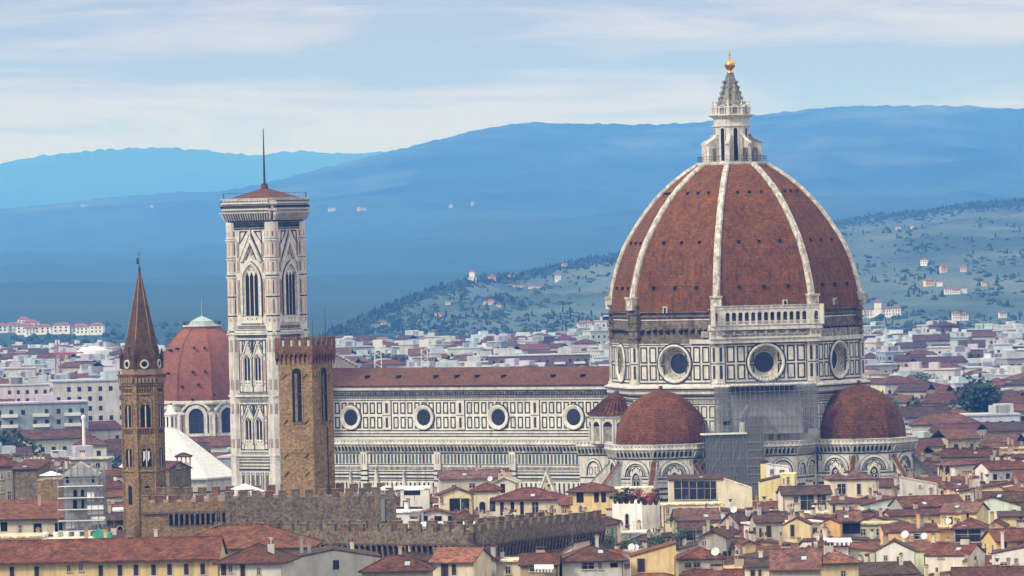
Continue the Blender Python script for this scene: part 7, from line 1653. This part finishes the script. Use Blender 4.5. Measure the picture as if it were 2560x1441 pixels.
# ---------------- trees
M['leaf'] = mat('tree_leaves', (.040, .075, .030), .8, n_scale=.5, n_amt=.5, speck=.5, speck_scale=.9); M['leafdark'] = mat('dark_tree_leaves', (.030, .055, .034), .8, n_scale=.4, n_amt=.5, speck=.5, speck_scale=.8); M['bark'] = mat('bark', (.09, .065, .045), .95)
def tree(px, D, h, r, label, m, seed, z0=0, kind='tree', n=None, narrow=0):
    rnd = random.Random(seed); p = at_ground(px, D) + Z * z0; t = empty(kind, label, 'tree' if kind != 'shrub' else 'shrub', tuple(p), 0, None); mb = MB()
    mb.tube(p, p + Z * h * .55, r * .09, 7, r * .05)
    for q in range(5): a = q * 1.3 + rnd.random(); mb.tube(p + Z * h * (.3 + .05 * q), p + Vector((math.cos(a) * r * .6, math.sin(a) * r * .6, h * (.6 + .06 * q))), r * .035, 5, r * .015)
    tpart(mb, 'trunk', M['bark'], t); mb = MB(); cl = []
    for q in range(9 if not narrow else 7):
        a = rnd.uniform(0, 6.28); k = rnd.uniform(.15, .62); cl.append((Vector((math.cos(a) * r * k, math.sin(a) * r * k, h * rnd.uniform(.42, .86))), r * rnd.uniform(.32, .55)))
    if narrow: cl = [(Vector((0, 0, h * (.15 + .11 * q))), r * (1 - .085 * q)) for q in range(8)]
    n = n or 1500
    for i in range(n):
        c, cr_ = rnd.choice(cl); d = Vector((rnd.gauss(0, 1), rnd.gauss(0, 1), rnd.gauss(0, 1))).normalized() * cr_ * rnd.uniform(.55, 1.05); q = p + c + d; s = r * rnd.uniform(.045, .10)
        x = Vector((rnd.gauss(0, 1), rnd.gauss(0, 1), rnd.gauss(0, .6))).normalized(); y = x.orthogonal().normalized(); mb.poly([q + x * s, q + y * s * .7, q - x * s, q - y * s * .7])
    tpart(mb, 'crown', m, t); return t
for a in ((2256, 1890, 20, 11, 'rounded green park tree right of the dome drum foot', M['leaf'], 1), (2232, 1860, 17, 7, 'smaller green tree leaning against the rounded park tree', M['leaf'], 2), (2415, 1880, 23, 13, 'big dark park tree between the flats right of the dome', M['leafdark'], 3), (2452, 1900, 21, 9, 'dark tree at the right flank of the big park tree', M['leafdark'], 4), (2545, 1860, 19, 9, 'dark tree by the right picture edge', M['leafdark'], 5),
          (2380, 1920, 20, 8, 'dark tree at the left flank of the big park tree', M['leafdark'], 9), (15, 1720, 20, 10, 'dark green tree cut by the left picture edge', M['leafdark'], 6), (112, 1640, 16, 9, 'dark blue green tree clump before the balconied blocks', M['leafdark'], 7), (165, 1640, 11, 8, 'low leafy tree right of the dark tree clump', M['leaf'], 8), (298, 1640, 15, 6, 'green tree beside the spired bell tower', M['leafdark'], 10), (60, 1690, 11, 7, 'low dark tree between the edge tree and the clump', M['leafdark'], 12), (2290, 2250, 17, 8, 'green tree far behind the rounded park tree', M['leaf'], 21), (1240, 2760, 14, 14, 'dark spreading tree between the brick blocks behind the nave', M['leafdark'], 22), (970, 2900, 13, 16, 'dark tree mass left of the brick blocks behind the nave', M['leafdark'], 23)): tree(*a)
for px, lab in ((268, 'thin dark cypress left of the spired bell tower'), (286, 'thin dark cypress next to the spired bell tower')): tree(px, 1520, 13, 1.5, lab, M['leafdark'], px, 0, 'cypress', 350, 1)
# roof garden below the white tower house
for i, (px, D_, z, h, r, lab) in enumerate(((1480, 1072, 14.6, 4.2, 2.6, 'green bush leftmost in the roof garden below the white tower'), (1508, 1068, 14.8, 4.6, 2.7, 'leafy bush second in the roof garden'), (1535, 1066, 14.2, 4.2, 2.4, 'dark bush at the middle of the roof garden'), (1566, 1064, 14.6, 4.4, 2.5, 'bush under the slim arched window of the white tower'), (1600, 1062, 14.6, 4.6, 2.4, 'tall bush under the right corner of the white tower'),
                                             (1632, 1060, 15.0, 4.6, 2.8, 'bright green bush right of the white tower foot'), (1665, 1058, 15.2, 4.4, 2.4, 'rightmost bush of the roof garden'), (1690, 1070, 16.6, 3.4, 1.9, 'small round bush on the roof edge right of the white tower'), (1664, 1112, 18.0, 2.6, 1.4, 'little bush at the corner behind the white tower'))):
    tree(px, D_, h, r, lab, M['leaf'] if i % 2 else M['leafdark'], 40 + i, z, 'shrub', 420)
# ---------------- pots and parasols on roof terraces, awnings, dishes
def at_px(px, py, D): return at(px, py, D)
def parasol(px, py, D, r, label):
    p = at(px, py, D); t = empty('parasol', label, 'parasol', tuple(p)); mb = MB(); mb.lathe(p, [(r, -.05), (r * .98, 0), (.05, r * .34)], 8); tpart(mb, 'canopy', M['white'], t); mb = MB(); mb.tube(p - Z * 2.4, p + Z * r * .34, .05, 5); tpart(mb, 'pole', M['wood'], t)
for a in ((612, 1222, 1072, 2.7, 'big white parasol on the palace roof below the striped bell tower'), (640, 1228, 1071, 1.8, 'small white parasol right of the big one on the palace roof'), (966, 1224, 1071, 2.2, 'white parasol at the end of the crenellated roof walk'), (1000, 1222, 1075, 2.0, 'white parasol over the dark loggia terrace'), (1036, 1224, 1185, 2.2, 'white parasol right of the dark loggia terrace'), (128, 1188, 1150, 2.4, 'white parasol on the terrace left of the white scaffolded tower')): parasol(*a)
r_rnd = random.Random(8)
for i, (px, c, lab) in enumerate(((1538, 'leaf', 'dark leafy pot plant leftmost on the white tower roof'), (1552, 'brick', 'round clay pot on the white tower roof'), (1566, 'leafdark', 'dark shrub in a pot on the white tower roof'), (1580, 'brick', 'large clay jar on the white tower roof'), (1597, 'redpaint', 'reddish plant in the middle of the white tower roof'), (1612, 'brick', 'clay urn near the right of the white tower roof'), (1626, 'redpaint', 'red leafed bush on the white tower roof'), (1640, 'brick', 'clay pot rightmost on the white tower roof'))):
    p = at(px, 1256 - (0 if px < 1605 else -3), 1128 + (i % 3)); t = empty('roof_plant', lab, 'pot plant', tuple(p)); mb = MB(); ps_ = .7 + (i * 3 % 4) * .25; mb.lathe(p - Z * .3, [(.3 * ps_, 0), (.5 * ps_, .5 * ps_), (.62 * ps_, 1.0 * ps_), (.5 * ps_, 1.1 * ps_)], 10); tpart(mb, 'pot', M['brick'], t); mb = MB()
    for q in range(120): d = Vector((r_rnd.gauss(0, .5), r_rnd.gauss(0, .5), r_rnd.uniform(.7, 1.2 + (i * 7 % 5) * .4))); s = .2; x = Vector((r_rnd.gauss(0, 1), r_rnd.gauss(0, 1), r_rnd.gauss(0, 1))).normalized(); y = x.orthogonal(); mb.poly([p + d + x * s, p + d + y * s, p + d - x * s, p + d - y * s])
    tpart(mb, 'leaves', M[c if c != 'brick' else 'spire'], t)
def dish(px, py, D, r, label):
    r *= .72; p = at(px, py, D); t = empty('satellite_dish', label, 'satellite dish', tuple(p)); mb = MB(); d = Vector((-.35, -1, .45)).normalized(); x = d.orthogonal().normalized(); y = d.cross(x); rows = []
    for rr, dd in ((0.02, -.22), (.5, -.16), (1.0, 0)): rows.append([p + (x * math.cos(a) + y * math.sin(a)) * r * rr + d * r * dd * 1.5 for a in [2 * math.pi * q / 14 for q in range(14)]])
    mb.grid(rows, 0, True); tpart(mb, 'bowl', M['white'], t); mb = MB(); mb.tube(p - d * r * .3, p - d * r * .5 - Z * r * 2.2, .06, 5); mb.tube(p - Z * r * .9, p + d * r * 1.1, .03, 4); tpart(mb, 'bracket', M['steel'], t)
for a in ((1578, 1367, 1040, .85, 'white satellite dish on the edge of the roof garden'), (1590, 1368, 1040, .7, 'smaller white dish touching the roof garden dish'), (1447, 1377, 1030, .7, 'white satellite dish beside the steep brown roof edge'), (1788, 1379, 985, 1.0, 'white satellite dish in front of the grey gable house'), (1834, 1274, 1120, .9, 'white dish below the plain cream wing'), (2262, 1336, 1055, 1.0, 'left white dish on the long orange wall'), (2310, 1340, 1052, .85, 'right white dish on the long orange wall'), (2371, 1303, 1085, .8, 'white dish beside the dark window of the yellow house'), (1225, 1197, 1215, .75, 'white satellite dish on the chimneyed gable below the nave'), (2068, 1418, 960, .6, 'small dish on the roof at the lower right')): dish(*a)
def awning(x0, x1, y, D, dep, label, m):
    p0, p1 = at(x0, y, D), at(x1, y, D); mb = MB(); mb.hexa([p0 + Vector((0, 0, 0)), p1, p1 + Vector((0, dep, .55)), p0 + Vector((0, dep, .55)), p0 + Z * .12, p1 + Z * .12, p1 + Vector((0, dep, .67)), p0 + Vector((0, dep, .67))])
    n = 6
    for q in range(n): a = p0.lerp(p1, q / n); b = p0.lerp(p1, (q + .5) / n); mb.hexa([a - Z * .5, b - Z * .5, b - Z * .5 + Vector((0, .05, 0)), a - Z * .5 + Vector((0, .05, 0)), a, b, b + Vector((0, .05, 0)), a + Vector((0, .05, 0))])
    t = empty('awning', label, 'awning', tuple(p0)); tpart(mb, 'canvas', m, t); mb = MB()
    for q in (0, .5, 1): a = p0.lerp(p1, q); mb.tube(a - Z * 2.3, a, .05, 4)
    tpart(mb, 'poles', M['steel'], t)
awning(1052, 1140, 1318, 1000, 3.5, 'long white awning on the crenellated roof walk', M['white']); awning(1142, 1188, 1316, 998, 3.0, 'short white awning right of the long one', M['white']); awning(2062, 2130, 1357, 1010, 3.0, 'white awning over a dark terrace among the right hand roofs', M['white']); awning(1336, 1384, 1424, 960, 2.2, 'white awning among the dark red roofs at the lower edge', M['white'])
# white tower wrapped in scaffolding, lower left
WD = 1085.0; p = at(200, 1250, WD); W0 = Vector((p.x, p.y, 0)); wtw = empty('scaffolded_tower', 'white stone tower with little temple top caged in pale scaffolding', 'tower', tuple(W0)); s_ = WD / F
zw = lambda y: at(200, y, WD).z
M['greystuc'] = mat('pale_grey_render', (.42, .42, .41), .85, n_scale=.5, n_amt=.25, streak=.5)
mb = MB()
def bxw(x0, x1, y0, y1, d0, d1, m=0): mb.box(W0.x + (x0 - 200) * s_, W0.x + (x1 - 200) * s_, W0.y + d0, W0.y + d1, zw(y1), zw(y0), m)
bxw(164, 248, 1190, 1300, -2.6, 3); bxw(172, 240, 1300, 1420, -3.0, 3.4); bxw(158, 254, 1184, 1190, -3.1, 3.4); bxw(168, 246, 1212, 1214, -2.9, 3.2); bxw(168, 246, 1242, 1244, -2.9, 3.2); bxw(168, 246, 1272, 1274, -2.9, 3.2)
fw_ = Fr((W0.x, W0.y - 2.7, 0), (1, 0, 0), (0, -1, 0))
mb.plate(fw_, [((160 - 200) * s_, zw(1184)), ((252 - 200) * s_, zw(1184)), (2 * s_, zw(1154))], -5, .3, 0)
tpart(mb, 'tower_body', M['greystuc'], wtw); mb = MB()
for x0, y0, w_, h_ in ((191, 1240, 9, 17), (210, 1240, 9, 17), (190, 1270, 10, 22), (211, 1270, 10, 22), (172, 1206, 7, 16), (200, 1180, 10, 12), (236, 1206, 6, 14)):
    m2 = MB(); fq = Fr((W0.x, W0.y - 2.62, 0), (1, 0, 0), (0, -1, 0)); m2.plate(fq, arch((x0 - 200) * s_, zw(y0), w_ * s_, h_ * s_), -.2, .06); tpart(m2, 'arched_opening', M['void'], wtw)
mb = MB(); fs_ = Fr((W0.x, W0.y - 4.2, 0), (1, 0, 0), (0, -1, 0)); lattice(fs_, -52 * s_, 66 * s_, zw(1400), zw(1165), 1.25, 1.9, .075, 0, -1.2, .7, 31); lattice(Fr((W0.x + 60 * s_, W0.y, 0), (0, 1, 0), (1, 0, 0)), -4, 5, zw(1400), zw(1180), 1.5, 1.9, .075, 0, -1.0, .5, 32)
tpart(mb, 'scaffold_tubes', M['steel'], wtw); mb = MB()
for i, y in enumerate((1214, 1243, 1272, 1300, 1326)): mb.box(W0.x - 50 * s_, W0.x + 64 * s_, W0.y - 5.3, W0.y - 4.2, zw(y), zw(y) + .12, 0)
for x0, x1, y0, y1 in ((222, 240, 1228, 1252), (222, 262, 1262, 1285), (168, 188, 1300, 1318), (230, 268, 1290, 1310)): mb.box(W0.x + (x0 - 200) * s_, W0.x + (x1 - 200) * s_, W0.y - 4.16, W0.y - 4.12, zw(y1), zw(y0), 0)
tpart(mb, 'scaffold_boards', M['white'], wtw)
mb = MB(); p0 = at(231, 1325, 1040); p1 = at(279, 1370, 1040); fn_ = Fr((p0.x, 1040, 0), (1, 0, 0), (0, -1, 0)); wq = p1.x - p0.x; mb.fbox(fn_, 0, wq, p1.z - 6, p0.z - .6, -3, 0); mb.plate(fn_, [(0, p0.z - .6), (wq * .3, p0.z + .2), (wq * .55, p0.z - .5), (wq, p0.z - .7)], -2, -.05)
o = mb.build('green_netting', M['greennet'], None); tag(o, 'bright green net draped box beside the white planters', 'netting')
for i, x in enumerate((114, 140, 166, 193, 220)):
    p = at(x, 1347, 1045); mb = MB(); mb.lathe(p, [(.38, 0), (.45, .1), (.50, 1.15), (.40, 1.2), (.40, 1.0)], 8); o = mb.build('planter', M['white'], None); tag(o, f'white square planter on the arched terrace, {("leftmost", "second from left", "middle one", "fourth from left", "rightmost by the green net")[i]}', 'planter', 'white planters on the arched terrace')
# ================================================================ leave out what the photo shows nothing of
def tree_of(o): return [o] + [d for c in o.children for d in tree_of(c)]
def prune(cap_house=300, cap_flat=300):
    bpy.context.view_layer.update(); V = []; FA = []; own = []; k = 0
    roots = {o: 0 for o, *_ in PENDING}; names = []
    for o in SC.objects:
        if o.type != 'MESH' or o.name.startswith('haze'): continue
        r = o
        while r.parent: r = r.parent
        me = o.data; n = len(me.vertices); co = np.empty(n * 3); me.vertices.foreach_get('co', co); co = co.reshape(-1, 3)
        M_ = np.array(o.matrix_world); co = co @ M_[:3, :3].T + M_[:3, 3]; V.append(co)
        for p in me.polygons: FA.append([k + q for q in p.vertices]); own.append(r)
        k += n
    bvh = BVHTree.FromPolygons(np.concatenate(V).tolist(), FA)
    for ex, w in ((Vector((0, 0, 0)), 100), (Vector((12, 0, 0)), 1), (Vector((-12, 0, 0)), 1), (Vector((0, 0, 8)), 1)):
        st = 4 if w > 1 else 8
        for py in range(800, 1441, st):
            for px in range(2, 2560, st):
                d = (ray(px, py) * 1150.0 - ex).normalized()
                ix = bvh.ray_cast(EYE + ex, d)[2]
                if ix is not None and own[ix] in roots: roots[own[ix]] += w
    hs = sorted([o for o, *_ in PENDING if o['category'] == 'house'], key=lambda o: -roots[o]); fs = sorted([o for o, *_ in PENDING if o['category'] != 'house'], key=lambda o: -roots[o])
    hand = len([o for o in SC.objects if o.parent is None and o.get('category') == 'house']) - len(hs)
    drop = [o for o in hs if roots[o] == 0] + [o for o in fs if roots[o] == 0]
    rest = [o for o in hs if roots[o] > 0][cap_house - hand:], [o for o in fs if roots[o] > 0][cap_flat:]
    bad = set(drop)
    kill = [d for o in drop for d in tree_of(o)]
    for lst, nm in ((rest[0], 'roofscape'), (rest[1], 'distant_city')):
        if not lst: continue
        bad |= set(lst); v = []; f = []; mi = []; mats = []; vc = []; fcol = []
        for o in lst:
            for d in tree_of(o):
                if d.type != 'MESH': continue
                k = len(v); mw = d.matrix_world; v += [tuple(mw @ q.co) for q in d.data.vertices]
                for p in d.data.polygons:
                    m_ = d.data.materials[p.material_index]
                    if m_ not in mats: mats.append(m_)
                    f.append(tuple(k + q for q in p.vertices)); mi.append(mats.index(m_))
        me = bpy.data.meshes.new(nm); me.from_pydata(v, [], f); finish(me, mi)
        for m_ in mats: me.materials.append(m_)
        o2 = link(nm, me, None, (.45, .34, .24) if nm == 'roofscape' else (.6, .56, .48)); o2['kind'] = 'stuff'
        kill += [d for o in lst for d in tree_of(o)]
    PENDING[:] = [t for t in PENDING if t[0] not in bad]
    bpy.data.batch_remove(kill)
prune()
settle()
